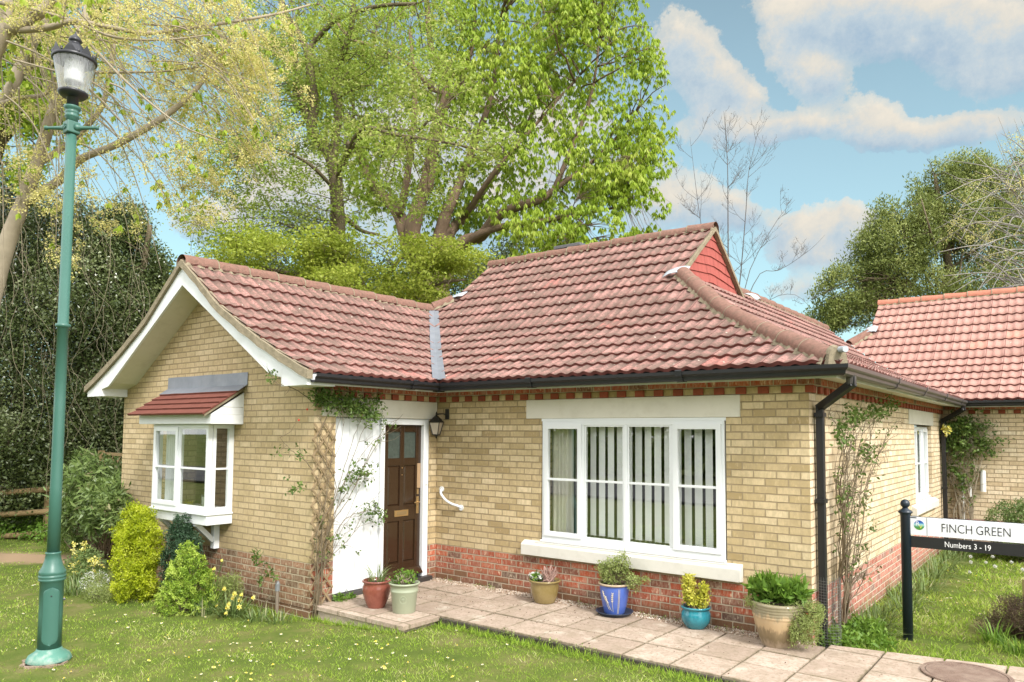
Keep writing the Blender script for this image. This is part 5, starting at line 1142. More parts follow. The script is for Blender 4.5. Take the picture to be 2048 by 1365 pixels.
# ---- planting in the pots
def inpot(pn): return None
t = strapclump('pot_plant', 'thin arching grey green leaves growing in the red brown pot', 'plant', (p1c[0], p1c[1], .27), 46, .30, .009, .09, 11, lean=(.1, 0))
t = shrub('pot_plant', 'straggly hydrangea shoots with fresh tips in the sage green planter', 'plant', (p2c[0], p2c[1], .29), [((p2c[0], p2c[1], .35), (.15, .15, .07)), ((p2c[0]+.1, p2c[1], .38), (.05, .05, .06)), ((p2c[0]-.03, p2c[1]+.02, .43), (.03, .03, .05))], 46, 7, .014, .036, .020, G['fresh'], 12, twigm, -.6, stems=110)
t = shrub('pot_plant', 'dry pinkish twigs in the olive gold pot', 'plant', (p3c[0]+.05, p3c[1], .24), [((p3c[0]+.07, p3c[1], .34), (.12, .08, .11))], 40, 1, .01, .01, .005, G['brown'], 13, M('dry pink stem', (.38, .24, .20), .9), -1, stems=75)
t = shrub('pansies', 'white pansies low in the olive gold pot', 'flowers', (p3c[0]-.08, p3c[1]-.03, .24), [((p3c[0]-.085, p3c[1]-.04, .275), (.08, .08, .035))], 60, 7, .012, .028, .02, G['fresh'], 14, None, -1, stems=4)
cl, f = blobpts([((p3c[0]-.085, p3c[1]-.05, .29), (.085, .08, .03))], 26, 4, 6, -1, .8); V, Q, r = sprig(cl, 6, .007, .026, .024); tag(npmesh('petals', V, Q, G['white'], t, r), kind='stuff')
x, y = p4c[0], p4c[1]
shrub('pot_plant', 'bushy pale green herb spreading out of the blue pot', 'plant', (x, y, .31), [((x, y, .44), (.17, .15, .13)), ((x-.10, y-.02, .48), (.09, .09, .10)), ((x+.09, y-.02, .55), (.09, .08, .09)), ((x+.24, y+.02, .37), (.10, .09, .09)), ((x+.33, y+.02, .40), (.05, .05, .05)), ((x+.13, y-.03, .62), (.03, .03, .05))], 520, 8, .02, .018, .014, G['herb'], 15, stemm, -.3, 9, stems=50)
x, y = p5c[0], p5c[1]
shrub('pot_plant', 'upright bright yellow variegated shrub in the teal pot', 'plant', (x, y, .19), [((x-.07, y, .37), (.055, .06, .15)), ((x-.04, y, .28), (.09, .08, .07)), ((x+.07, y, .28), (.05, .05, .11)), ((x-.10, y, .46), (.03, .04, .05)), ((x+.09, y, .38), (.045, .04, .05))], 270, 6, .014, .034, .02, G['varieg'], 16, stemm, -.5, 9, stems=25)
x, y = p6c[0], p6c[1]
t = shrub('pot_plant', 'rosettes of long bright leaves rising from the stoneware urn', 'plant', (x, y, .38), [((x-.02, y, .47), (.23, .19, .10)), ((x+.10, y, .49), (.15, .15, .09))], 105, 13, .010, .105, .030, G['fresh'], 17, stemm, -1, 5, -.9, .85, 30)
shrub('trailing_plant', 'tiny leaved trailing plant hanging over the side of the urn', 'plant', (x+.1, y-.05, .38), [((x+.23, y-.03, .33), (.19, .17, .14)), ((x+.25, y-.08, .20), (.15, .12, .14)), ((x+.20, y-.12, .20), (.09, .06, .10)), ((x-.20, y-.06, .38), (.09, .10, .05)), ((x-.05, y-.17, .37), (.12, .05, .03)), ((x+.33, y+.0, .36), (.07, .08, .07)), ((x+.18, y-.15, .11), (.04, .03, .07))], 1300, 8, .015, .013, .009, G['herb'], 18, stemm, -.3, 10, .3, .6, 50)

# ---- border shrubs before the gable
shrub('golden_shrub', 'tall golden yellow evergreen shrub below the bay window', 'shrub', (-2.85, -2.72, -.17), [((-2.82, -2.60, .66), (.30, .24, .30)), ((-2.75, -2.62, .28), (.30, .26, .40)), ((-2.40, -2.72, .45), (.26, .26, .36)), ((-2.42, -2.78, .05), (.28, .24, .30)), ((-2.44, -2.74, .74), (.12, .13, .14)), ((-2.93, -2.60, .88), (.13, .15, .10)), ((-2.66, -2.58, .90), (.13, .14, .10)), ((-2.62, -2.74, .62), (.12, .12, .16)), ((-3.05, -2.6, .5), (.12, .12, .25))], 1800, 15, .019, .036, .014, G['gold'], 21, None, -.12, 4, -.6, .8, toneg=1.3)
shrub('dark_conifer', 'small dark blue green conifer behind the bright dwarf spruce', 'shrub', (-2.25, -2.45, -.17), [((-2.05, -2.42, .32), (.22, .2, .45)), ((-2.02, -2.42, .72), (.12, .12, .18)), ((-1.85, -2.42, .45), (.16, .14, .25))], 900, 14, .018, .034, .013, G['blue'], 22, None, -.25, 7, -.3, .85, toneg=1.3)
shrub('dwarf_spruce', 'cone shaped bright green dwarf spruce with knobbly new growth', 'shrub', (-1.42, -2.66, -.18), [((-1.42, -2.64, -.02), (.37, .33, .22)), ((-1.42, -2.64, .17), (.30, .27, .22)), ((-1.44, -2.64, .34), (.22, .20, .19)), ((-1.46, -2.64, .48), (.13, .12, .14))], 620, 24, .010, .032, .011, G['spruce'], 23, None, -.8, 7, -.1, .97, toneg=1.4)
shrub('laurel_shrub', 'large laurel shrub with long drooping leaves left of the gable', 'shrub', (-5.2, -1.9, -.16), [((-5.0, -1.9, .75), (.55, .45, .55)), ((-5.6, -1.9, .9), (.65, .5, .6)), ((-6.1, -1.8, .6), (.5, .5, .6)), ((-4.6, -2.05, .95), (.35, .25, .28)), ((-4.15, -2.3, .75), (.25, .2, .3)), ((-6.4, -1.7, 1.25), (.3, .3, .35)), ((-4.25, -2.35, .95), (.2, .15, .2))], 820, 11, .05, .13, .032, G['laurel'], 24, barkw, -.15, 2.6, .15, .6, 60)
shrub('euonymus_shrub', 'mid green small leaved shrub between the fence and the laurel', 'shrub', (-7.0, -1.2, -.16), [((-7.0, -1.2, .5), (.7, .6, .75)), ((-6.5, -1.0, .9), (.5, .5, .55)), ((-7.5, -1.1, .3), (.5, .5, .45))], 1500, 12, .06, .06, .028, G['laurel'], 25, None, -.3, 2.5, 0, .7)
shrub('wallflower', 'bushy wallflower with pale yellow flowers at the left end of the border', 'flowers', (-3.85, -2.75, -.17), [((-3.85, -2.75, .05), (.33, .25, .22)), ((-4.0, -2.7, .18), (.15, .15, .12))], 260, 10, .03, .05, .014, G['strap'], 26)
t = bpy.data.objects['wallflower']; cl, f = blobpts([((-4.05, -2.75, .28), (.16, .14, .12)), ((-3.75, -2.8, .12), (.22, .18, .14)), ((-3.5, -2.75, .18), (.1, .1, .14))], 75, 4, 6, -1, .7); V, Q, r = sprig(cl, 7, .014, .026, .022); tag(npmesh('petals', V, Q, G['yellow'], t, r), kind='stuff')
shrub('heather', 'low white flowering heather in front of the golden shrub', 'shrub', (-3.0, -2.98, -.17), [((-3.0, -3.0, -.03), (.22, .15, .16)), ((-2.75, -3.05, -.08), (.2, .12, .12))], 420, 10, .025, .018, .007, G['herb'], 27)
t = bpy.data.objects['heather']; cl, f = blobpts([((-3.0, -3.0, .02), (.22, .15, .14))], 110, 4, 6, -.2, .9); V, Q, r = sprig(cl, 6, .012, .014, .010); tag(npmesh('petals', V, Q, G['white'], t, r), kind='stuff')
for i, (x, y, n, lab) in enumerate([(-3.45, -3.05, 80, 'green strap leaved clump before the wallflower'), (-.80, -2.45, 120, 'strap leaved daffodil clump near the stub pipe'), (-1.12, -2.62, 70, 'strap leaved daffodil clump right of the dwarf spruce'), (-.45, -2.38, 60, 'low leafy tuft beside the stub pipe'), (-.15, -2.30, 30, 'thin grassy tuft at the brick corner of the gable')]):
    nm = 'daffodil_clump' if i in (1, 2) else 'grass_tuft'
    t = strapclump(nm, lab, 'daffodils' if i in (1, 2) else 'grass tuft', (x, y, -.18), n, .34 if i < 3 else .22, .013, .14, 31+i, lean=(.1, -.15))
    if i in (1, 2):
        rr = random.Random(i); stemb = MB()
        spots = [(-.72, -2.5, .06), (-.66, -2.52, .12), (-.62, -2.48, .05), (-.60, -2.5, -.02), (-.75, -2.55, -.04), (-.68, -2.6, -.08), (-.55, -2.5, .12), (-.80, -2.5, -.02), (-.95, -2.55, -.05), (-.45, -2.42, .09)] if i == 1 else [(-1.12, -2.4, .42), (-1.20, -2.45, .32), (-1.24, -2.45, .25), (-1.42, -2.5, .30), (-1.30, -2.5, .20), (-.98, -2.45, .12)]
        for (fx, fy, fz) in spots:
            q = Vector((fx, fy, fz)); stemb.tube(wob((x+rr.uniform(-.08, .08), y+rr.uniform(-.05, .05), -.18), q, 4, .05), .004, 5, False)
            dv = Vector((rr.uniform(-.4, .6), -1, rr.uniform(-.2, .3))).normalized(); a1 = dv.orthogonal().normalized(); a2 = dv.cross(a1); V = []; Q = []
            for k in range(6):
                tt = k*PI/3; e1 = a1*math.cos(tt)+a2*math.sin(tt); e2 = a1*math.cos(tt+.5)+a2*math.sin(tt+.5); e3 = a1*math.cos(tt-.5)+a2*math.sin(tt-.5)
                V += [q, q+e3*.022, q+e1*.038, q+e2*.022]; Q.append((4*k, 4*k+1, 4*k+2, 4*k+3))
            fl_ = npmesh('flower', np.array([list(v) for v in V]), np.array(Q), G['yellow'], t, [rr.uniform(.5, 1)]*24)
            cb = MB(); cb.tube([q, q+dv*.022], [.010, .014], 8, False); cb.build('trumpet', M('daffodil trumpet', (.80, .66, .12), .6) if 'daffodil trumpet' not in bpy.data.materials else bpy.data.materials['daffodil trumpet'], fl_, fix=False)
        stemb.build('stem', G['fresh'], t, fix=False)
shrub('erysimum', 'feathery grey green plant with pale blooms against the brown plinth', 'plant', (-1.25, -2.3, -.18), [((-1.2, -2.3, .02), (.22, .15, .18)), ((-1.1, -2.3, .14), (.12, .1, .12))], 240, 9, .03, .045, .008, G['herb'], 41)
# single bare rose by the stub pipe
def rosebush(name, label, base, stems, leaves, seed, group=None, leafn=5, mat=None, extra=None, per=7, rad=.0055, lf=.042, wood=None, twig=0):
    random.seed(seed); t = thing(name, label, 'climbing rose', base, 'roses trained against the walls'); mb = MB(); mb.smooth = True; allp = []
    for pts in stems:
        pp = smoothline(pts, 6); pp = [p+Vector((random.uniform(-1, 1), random.uniform(-.4, .4), random.uniform(-1, 1)))*.008 for p in pp]; n = len(pp); r1 = rad*random.uniform(.7, 1.4)
        mb.tube(pp, [r1*(1-.65*i/(n-1)) for i in range(n)], 6, False); allp += pp[n//5:]
        for k in range(random.randint(2, 4)+twig):
            i = random.randrange(n//4, n); d = Vector(extra() if extra else (random.uniform(-.3, .3), random.uniform(-.1, .1), random.uniform(.0, .3))); q = pp[i]+d
            s = wob(pp[i], q, 4, .12); mb.tube(s, [r1*.5, r1*.42, r1*.35, r1*.25, r1*.15], 5, False); allp += s[2:]
            for _ in range(twig):
                q2 = s[random.randint(1, 4)]; d2 = Vector(extra() if extra else (random.uniform(-.15, .15), 0, random.uniform(-.1, .15)))*.55; s2_ = wob(q2, q2+d2, 3, .12); mb.tube(s2_, [r1*.28, r1*.22, r1*.15, r1*.1], 4, False); allp += s2_[1:]
    mb.build('stem', wood or stemm, t, fix=False)
    cl = []; 
    for (c, r_, n) in leaves:
        ap = [p for p in allp if (p-Vector(c)).length < max(r_)*1.4]
        for _ in range(n): cl.append([c[0]+random.gauss(0, .5)*r_[0], c[1]+random.gauss(0, .5)*r_[1], c[2]+random.gauss(0, .5)*r_[2]])
    for _ in range(leafn): p = random.choice(allp); cl.append(list(p))
    V, Q, r = sprig(np.array(cl), per, .022, lf, lf*.55, .25, rng.random(len(cl))); npmesh('foliage', V, Q, mat or G['rose'], t, r); return t
rosebush('young_rose', 'thin young rose with a few leaves against the plinth by the stub pipe', (-.62, -2.2, -.18), [[(-.62, -2.2, -.18), (-.70, -2.2, .1), (-.62, -2.22, .3), (-.66, -2.25, .50)], [(-.62, -2.2, -.1), (-.40, -2.15, .25)], [(-.68, -2.2, .1), (-.52, -2.2, .33)]], [((-.68, -2.25, .48), (.06, .04, .07), 8), ((-.48, -2.2, .33), (.05, .04, .05), 5)], 42, rad=.004, lf=.05)

# ---- trellis and the climbers
tw = M('weathered trellis timber', (.26, .19, .11), .9, .25, 12, .5, .004, .2, stretch=(1, 1, .3))
tr_ = thing('diamond_trellis', 'narrow diamond trellis of weathered laths beside the white store door', 'trellis', (.04, -1.86, -.1))
mb = MB(); y0_, y1_, za_, zb_ = -2.05, -1.73, .0, 2.02; stp = .185
def lath(a, b, x):
    mb.bar((x, a[0], a[1]), (x, b[0], b[1]), .022, .008, (1, 0, 0))
z = za_-.4
while z < zb_:
    for sg, xx in ((1, .032), (-1, .042)):
        a = [y0_, z]; b = [y1_, z+(y1_-y0_)*1.25]
        if sg < 0: a, b = [y1_, z], [y0_, z+(y1_-y0_)*1.25]
        if a[1] < za_: f_ = (za_-a[1])/(b[1]-a[1]); a = [a[0]+(b[0]-a[0])*f_, za_]
        if b[1] > zb_: f_ = (zb_-a[1])/(b[1]-a[1]); b = [a[0]+(b[0]-a[0])*f_, zb_]
        if b[1]-a[1] > .03: lath(a, b, xx)
    z += stp
mb.build('lattice', tw, tr_)
RX = .075
def rx(y, z, x=None): return (RX+random.uniform(-.02, .05) if x is None else x, y, z)
random.seed(77); st1 = []
for i in range(6):
    st1.append([(.06+random.uniform(-.03, .03), -1.97+random.uniform(-.03, .05), -.18), rx(-1.98+random.uniform(-.06, .06), .25), rx(-1.93+random.uniform(-.12, .12), .8), rx(-1.88+random.uniform(-.15, .15), 1.3), rx(-1.85+random.uniform(-.2, .15), 1.8), rx(-1.9+random.uniform(-.15, .3), 2.28)])
for (ym_, zm, ye_, ze_) in ((-1.55, 1.2, -1.0, 2.05), (-1.6, .9, -1.05, .95), (-1.5, .7, -1.02, 1.25), (-1.6, .75, -.95, .82), (-1.62, 1.3, -1.2, 2.2), (-1.5, 1.5, -.98, 1.95), (-1.55, 1.0, -1.15, 1.55), (-1.6, .85, -1.1, 1.15), (-1.45, 1.35, -.7, 2.15), (-1.6, 1.6, -1.3, 2.3)):
    st1.append([(.06, -1.96, -.15), rx(-1.93, .35), rx(-1.80, zm*.7), rx(ym_, zm), rx((ym_+ye_)/2, (zm+ze_)/2+.06), rx(ye_, ze_)])
st1.append([(.05, -1.98, 1.4), (.02, -2.15, 1.62), (.0, -2.3, 1.72), (-.05, -2.42, 1.86)]); st1.append([(.05, -1.98, 2.2), (.0, -2.3, 2.4), (-.15, -2.42, 2.46), (-.3, -2.42, 2.62)])
rosebush('climbing_rose', 'climbing rose spreading from the trellis over the white store door', (.06, -1.97, -.18), st1,
         [((.09, -1.95, 2.30), (.07, .15, .12), 70), ((.12, -1.65, 2.26), (.08, .25, .14), 110), ((.12, -1.35, 2.18), (.08, .22, .15), 85), ((.10, -1.2, 2.32), (.05, .15, .07), 14), ((.10, -1.0, 2.05), (.04, .1, .08), 6), ((.10, -1.35, 1.45), (.05, .25, .12), 34), ((.10, -1.15, .95), (.05, .15, .10), 24), ((.10, -1.6, 1.25), (.05, .15, .15), 10), ((.02, -2.2, 1.68), (.04, .1, .06), 6), ((-.2, -2.42, 2.52), (.08, .02, .07), 9), ((.0, -2.2, 1.3), (.04, .1, .08), 8)],
         78, leafn=40, per=5, lf=.045, rad=.0052, twig=1, extra=lambda: (random.uniform(-.03, .07), random.uniform(-.22, .3), random.uniform(-.1, .25)))
hipm = M('red rose hip', (.55, .05, .02), .4)
mb = MB()
for q in ((.02, -2.12, 2.17), (.01, -2.22, 2.05), (.12, -1.42, 2.12)):
    mb = MB(); mb.smooth = True; mb.lathe(q, [(.002, -.012), (.010, -.006), (.011, .004), (.004, .012)], 10); mb.build('rose_hip', hipm, bpy.data.objects['climbing_rose'])
st2 = []
for i in range(17):
    yb0 = .62+random.uniform(-.08, .15); s_ = random.uniform(.1, 2.6)
    xx = lambda: L+.05+random.uniform(0, .14)
    st2.append([(L+.09, .62+random.uniform(-.08, .08), -.18), (xx(), .62+.15*s_*.3+random.uniform(-.05, .05), .35), (xx(), .60+s_*.25, .85), (xx(), .58+s_*.5, 1.35), (xx(), .55+s_*.85, 1.75+random.uniform(-.2, .2)), (xx(), .55+s_*1.15, 2.05+random.uniform(-.3, .2))])
st2.append([(L+.1, .7, .3), (L+.25, .85, .55), (L+.2, 1.05, .42), (L+.1, .75, .18)]); st2.append([(L+.1, .6, .5), (L+.22, .3, .9), (L+.28, .12, 1.25)])
rosebush('climbing_rose', 'sparse climbing rose beside the downpipe on the right end wall', (L+.09, .62, -.18), st2,
         [((L+.2, .35, 1.95), (.06, .12, .12), 26), ((L+.15, 1.1, 2.15), (.08, .5, .12), 40), ((L+.15, 2.2, 2.2), (.08, .5, .12), 34), ((L+.15, 3.0, 2.30), (.1, .35, .1), 20), ((L+.12, 1.6, 1.7), (.06, .6, .2), 16), ((L+.15, 1.3, 1.2), (.06, .4, .2), 10), ((L+.12, 1.9, .92), (.05, .2, .05), 5), ((L+.2, .4, 1.35), (.06, .1, .1), 5)],
         79, leafn=60, per=5, lf=.048, rad=.0065, twig=4, extra=lambda: (random.uniform(-.02, .12), random.uniform(-.3, .5), random.uniform(-.1, .3)))
st3 = []
for i in range(14):
    st3.append([(L+.35+random.uniform(-.1, .1), YN-.12, -.15), (L+.3+random.uniform(-.15, .2), YN-.15, .6), (L+.3+random.uniform(-.2, .25), YN-.18, 1.2), (L+.3+random.uniform(-.3, .45), YN-.18, 1.8), (L+.35+random.uniform(-.3, .6), YN-.2, 2.2+random.uniform(-.3, .1))])
t = rosebush('climbing_rose', 'bushy climbing rose with a pale yellow bloom in the corner by the far bungalow', (L+.35, YN-.12, -.15), st3,
         [((L+.35, YN-.22, 2.10), (.35, .12, .2), 150), ((L+.25, YN-.22, 1.8), (.3, .12, .25), 110), ((L+.65, YN-.2, 1.75), (.25, .1, .25), 60), ((L+.3, YN-.2, 1.2), (.25, .1, .3), 50)], 80, leafn=40, per=6, lf=.06, rad=.011, twig=2, wood=twigm)
q0 = Vector((L+.10, YN-.42, 2.03))
for k, (dx, dz) in enumerate(((0, 0), (.07, .03), (.03, -.06), (-.02, .05))):
    cl = np.array([[q0.x+dx, q0.y, q0.z+dz]]); V, Q, r = sprig(cl, 16, .014, .05, .045); npmesh('flower', V, Q, G['yellow'], t, r)

# ---- left background: fence, trellis panel
fw_ = M('weathered fence rail', (.24, .17, .085), .9, .3, 9, .5, .006, .2, stretch=(.3, .3, 1))
FA, FB = P(-160, 1000, 14.2), P(92, 979, 14.0); ft = thing('post_and_rail_fence', 'low weathered timber rail fence in front of the dark trees', 'fence', (FB.x, FB.y, -.16))
for (ya, yb2) in ((998, 979), (1044, 1023), (1088, 1066)):
    mb = MB(); a = P(-160, ya, 14.2); b = P(102, yb2, 14.0); pp = wob(a, b, 8, .004); mb.smooth = True; mb.tube(pp, .055, 8); mb.build('rail', fw_, ft)
for px_ in (-60, 96):
    a = P(px_, 1010, 14.05); mb = MB(); mb.box((a.x-.05, a.y-.05, -.2), (a.x+.05, a.y+.05, P(px_, 966, 14.05).z)); mb.build('post', fw_, ft)
tx0, tx1, ty_ = -6.62, -5.4, -.9
a = P(203, 905, 13.2); zt_ = a.z; tp = thing('trellis_panel', 'square topped trellis fence panel behind the laurel at the gable corner', 'trellis', (a.x, a.y, -.16))
mb = MB(); X0 = a.x; Y0 = a.y; X1 = X0+2.2; dyy = .0
mb.box((X0-.04, Y0-.04, -.16), (X0+.04, Y0+.04, zt_+.03)); mb.build('post', fw_, tp)
mb = MB(); mb.box((X0+.04, Y0-.02, zt_-.05), (X1, Y0+.02, zt_)); mb.box((X0+.04, Y0-.02, .1), (X1, Y0+.02, .15)); mb.build('rail', fw_, tp)
mb = MB(); z = .0
while z < zt_+2.2:
    for sg in (1, -1):
        x0_, z0_ = X0+.04, z; x1_, z1_ = X1, z-(X1-X0)*1.0*sg
        if sg < 0: z0_ = z-2.2; z1_ = z
        pts = []
        for s in np.linspace(0, 1, 40):
            xx, zz_ = x0_+(x1_-x0_)*s, z0_+(z1_-z0_)*s
            if .15 < zz_ < zt_-.05: pts.append((xx, Y0+.01*sg, zz_))
        if len(pts) > 2: mb.bar(pts[0], pts[-1], .025, .01, (0, 1, 0))
    z += .14
mb.build('lattice', fw_, tp)
# ---- right garden
shrub('clipped_bush', 'round clipped evergreen bush behind the name sign', 'bush', (5.95, 7.3, -.15), [((5.95, 7.3, .45), (.42, .4, .45)), ((6.2, 7.3, .4), (.4, .4, .45))], 1300, 10, .03, .035, .02, G['laurel'], 51, None, -.5, 5, 0, .9)
shrub('heath_shrub', 'clipped purple brown shrub with pink tips right of the sign post', 'bush', (6.22, 1.9, -.12), [((6.25, 1.95, .08), (.22, .22, .22)), ((6.42, 1.9, .10), (.25, .25, .24)), ((6.05, 1.85, .0), (.14, .16, .09)), ((6.6, 1.8, .1), (.25, .25, .24))], 2300, 12, .020, .022, .005, G['brown'], 52, barkw, -.6, 8, -.4, .85, 30)
strapclump('iris_clump', 'tall upright strap leaves in front of the purple brown shrub', 'plant', (6.12, 1.45, -.12), 46, .36, .015, .09, 53, G['fresh'], (0, -.1), arch=.8)
strapclump('iris_clump', 'low arching strap leaves at the edge of the paving by the brown shrub', 'plant', (6.32, 1.15, -.10), 50, .28, .012, .12, 54, G['fresh'], (0, -.2))
mb = MB(); mb.box((6.30, 2.3, -.2), (6.345, 2.345, .42)); tag(mb.build('timber_stake', M('green stained stake', (.20, .17, .06), .9, .3, 9, .4)), 'short green stained timber stake by the purple brown shrub', 'stake')
rr = random.Random(9)
for i in range(15):
    y = .95+i*.46; lab = 'tufts of bluebell leaves growing along the foot of the right end wall'
    strapclump('bluebell_clump', lab, 'plant', (L+.24+rr.uniform(-.04, .16), y, -.16), 75, .36+rr.uniform(-.03, .05), .012, .19, 60+i, G['strap'], (.35, -.25), 'bluebell clumps along the end wall')
shrub('corner_weeds', 'bright leafy weeds at the foot of the house corner by the urn', 'weeds', (L+.10, .42, -.1), [((L+.10, .35, -.03), (.22, .28, .09)), ((L+.25, .75, -.02), (.25, .3, .10)), ((L+.45, .45, -.06), (.22, .2, .06)), ((L+.0, .14, .02), (.08, .06, .10))], 420, 7, .03, .055, .022, G['fresh'], 81, None, -.4, 4, -.3, .6)
shrub('border_weeds', 'dandelion leaves at the foot of the far bungalow wall', 'weeds', (6.0, 7.6, -.15), [((5.6, 7.6, -.1), (.6, .3, .12)), ((6.6, 7.4, -.1), (.8, .3, .12))], 300, 7, .05, .08, .02, G['fresh'], 82, None, -.4, 3, -.3, .6)
shrub('nettle_bank', 'low bright green weeds growing below the timber rail fence', 'weeds', (-8.6, -1.0, -.16), [((-8.8, -1.2, -.05), (1.2, .5, .25)), ((-7.6, -1.0, .0), (.8, .5, .28)), ((-10, -1.6, -.05), (1.2, .5, .25))], 1500, 8, .07, .07, .035, G['fresh'], 83, None, -.2, 1.6, -.2, .5)
shrub('doorstep_weeds', 'small weeds growing at the base of the white store door', 'weeds', (.10, -1.55, 0), [((.09, -1.6, .02), (.05, .16, .04))], 40, 7, .02, .05, .016, G['fresh'], 84, None, -1, 4)
# ------------------------------------------------------------------ grass, daisies, litter
def gzv(x, y): return np.array([gz(a, b) for a, b in zip(x, y)])
def grass(n, xlo, xhi, ylo, yhi, h, w, test, pw=1.6):
    """blades scattered over a patch of lawn, thinning out and widening with distance from the lens side"""
    k = n*6; x = xlo+(xhi-xlo)*rng.random(k); y = ylo+(yhi-ylo)*rng.random(k); d = np.hypot(x-CAM.x, y-CAM.y)
    dm = np.maximum(d, 2.5); keep = rng.random(k) < (2.5/dm)**pw*1.6; x, y, d = x[keep], y[keep], d[keep]; ok = test(x, y); x, y, d = x[ok], y[ok], d[ok]
    f = np.array([noise.noise(Vector((a*1.4, b*1.4, 3))) for a, b in zip(x, y)]); f2 = np.array([noise.noise(Vector((a*6, b*6, 8))) for a, b in zip(x, y)])
    ok = f+.5*f2 > -.33; x, y, d, f, f2 = x[ok][:n], y[ok][:n], d[ok][:n], f[ok][:n], f2[ok][:n]
    n = len(x); z = gzv(x, y); L1 = h*(.5+.8*rng.random(n))*(1+.7*f2+.5*f); ww = w*(.7+.6*rng.random(n))*np.maximum(1, d/6)
    a = rng.random(n)*6.283; s = np.stack([np.cos(a), np.sin(a), 0*a], 1); ln = rng.normal(size=(n, 3))*.55; ln[:, 2] = 1; dr = unit(ln); b = np.stack([x, y, z-.005], 1)
    V = np.stack([b-s*ww[:, None]*.5, b+s*ww[:, None]*.5, b+dr*L1[:, None]*.6+s*ww[:, None]*.4, b+dr*L1[:, None]+unit(ln*np.array([1, 1, .2]))*L1[:, None]*.25], 1).reshape(-1, 3)
    r = np.clip(.46+.5*f+.35*f2+.27*rng.normal(size=n), 0, 1)
    return V, np.arange(4*n).reshape(n, 4), np.repeat(r, 4)
def front_test(x, y):
    house_ = (x > -4.6) & (x < 0.02) & (y > -2.02); patio = (x > 0) & (y > -1.53); step = (x > .02) & (x < 1.42) & (y > -1.98); soilp = (np.abs(.44*x-.9*y+.82) < .32) & (x < -4.9)
    return ~(house_ | patio | step | soilp) & (y < 1.2)
def right_test(x, y): return (x > L+.02) & (y < YN) & (y > .05+.215*(x-4.9)+.02)
V1, Q1, r1 = grass(185000, -13, 5.2, -8.5, 1.2, .028, .0040, front_test, 1.5)
V2, Q2, r2 = grass(42000, 4.8, 10.5, .05, YN, .048, .0042, right_test, 1.2)
V = np.concatenate([V1, V2]); Q = np.concatenate([Q1, Q2+len(V1)])
tag(npmesh('grass', V, Q, G['grass'], None, np.concatenate([r1, r2])), 'short mown green grass of the lawns', 'grass', kind='stuff')
# longer fringe along the slab edges and the wall
e = []
for k in range(2600):
    u = random.random()
    if u < .6: e.append((1.5+random.random()*3.6, -1.53-random.random()**2*.12))
    elif u < .75: e.append((.05+random.random()*1.4, -2.0-random.random()**2*.08))
    elif u < .88: e.append((5.0+random.random()*3, 0)); e[-1] = (e[-1][0], .07+.215*(e[-1][0]-4.9)+random.random()*.08)
    else: e.append((-3+random.random()*3, -2.06-random.random()*.12))
e = np.array(e); n = len(e); z = gzv(e[:, 0], e[:, 1]); b = np.stack([e[:, 0], e[:, 1], z], 1); d = unit(rng.normal(size=(n, 3))*.5+np.array([0, -.1, 1])); V, Q, r = leaf_quads(b, d, .05+.05*rng.random(n), np.full(n, .006), .1); r = r*.8
tag(npmesh('grass_fringe', V, Q, G['grass'], None, r), 'longer grass fringe along the slab edges', 'grass', kind='stuff')
dcm = M('daisy centre', (.60, .45, .04), .7)
def flat_flower(name, label, cat, c, r_, petals, mat, cmat, group, n=9):
    t = thing(name, label, cat, c, group); V = []; Q = []; c = Vector(c)
    for k in range(n):
        a = 6.283*k/n; e1 = Vector((math.cos(a), math.sin(a), .12)); p = Vector((-math.sin(a), math.cos(a), 0))
        V += [c+Vector((0, 0, .02)), c+Vector((0, 0, .02))+e1*r_*.6+p*r_*.28, c+Vector((0, 0, .02))+e1*r_, c+Vector((0, 0, .02))+e1*r_*.6-p*r_*.28]; Q.append([4*k, 4*k+1, 4*k+2, 4*k+3])
    npmesh('petals', np.array([list(v) for v in V]), np.array(Q), mat, t, [random.uniform(.5, 1) for _ in range(4*n)])
    mb = MB(); mb.lathe(c, [(.0, .018), (r_*.38, .021), (r_*.3, .027), (.0, .029)], 8, False); mb.build('flower_centre', cmat, t)
    mb = MB(); mb.tube([c+Vector((0, 0, -.01)), c+Vector((0, 0, .02))], .0012, 4, False); mb.build('stem', G['grass'], t, fix=False); return t
def scatter(proto, pts, lab=None):
    ch = list(proto.children)
    for i, (x, y) in enumerate(pts):
        s = random.uniform(.75, 1.25); o = proto if i == 0 else proto.copy()
        if i: C.objects.link(o)
        o.location = (x, y, gz(x, y)+random.uniform(0, .012)); o.rotation_euler = (random.uniform(-.3, .3), random.uniform(-.3, .3), random.uniform(0, 6.28)); o.scale = (s, s, s)
        if i:
            for c_ in ch: d = c_.copy(); C.objects.link(d); d.parent = o
def patch(n, cs):
    out = []
    while len(out) < n:
        (cx, cy, sx_, sy_) = random.choice(cs); x = random.gauss(cx, sx_); y = random.gauss(cy, sy_)
        xa, ya = np.array([x]), np.array([y])
        if (x < L and front_test(xa, ya)[0] and y < -1.6) or (x > L and right_test(xa, ya)[0]): out.append((x, y))
    return out
random.seed(4)
daisy = flat_flower('daisy', 'tiny white daisy scattered in the lawn', 'daisy', (0, 0, 0), .0135, 9, G['white'], dcm, 'white daisies in the lawn')
scatter(daisy, patch(230, [(1.0, -3.2, .8, .5), (0, -3.6, .7, .6), (-1.5, -3.8, 1.0, .6), (-3.5, -3.4, 1.2, .5), (2.6, -2.4, .7, .4), (1.6, -2.7, .5, .3), (-.5, -3.0, 1.2, .4), (3.2, -2.8, .5, .5), (5.9, 5.5, .5, 1.0), (1.2, -4.2, .6, .4), (5.6, 3, .3, .8)]))
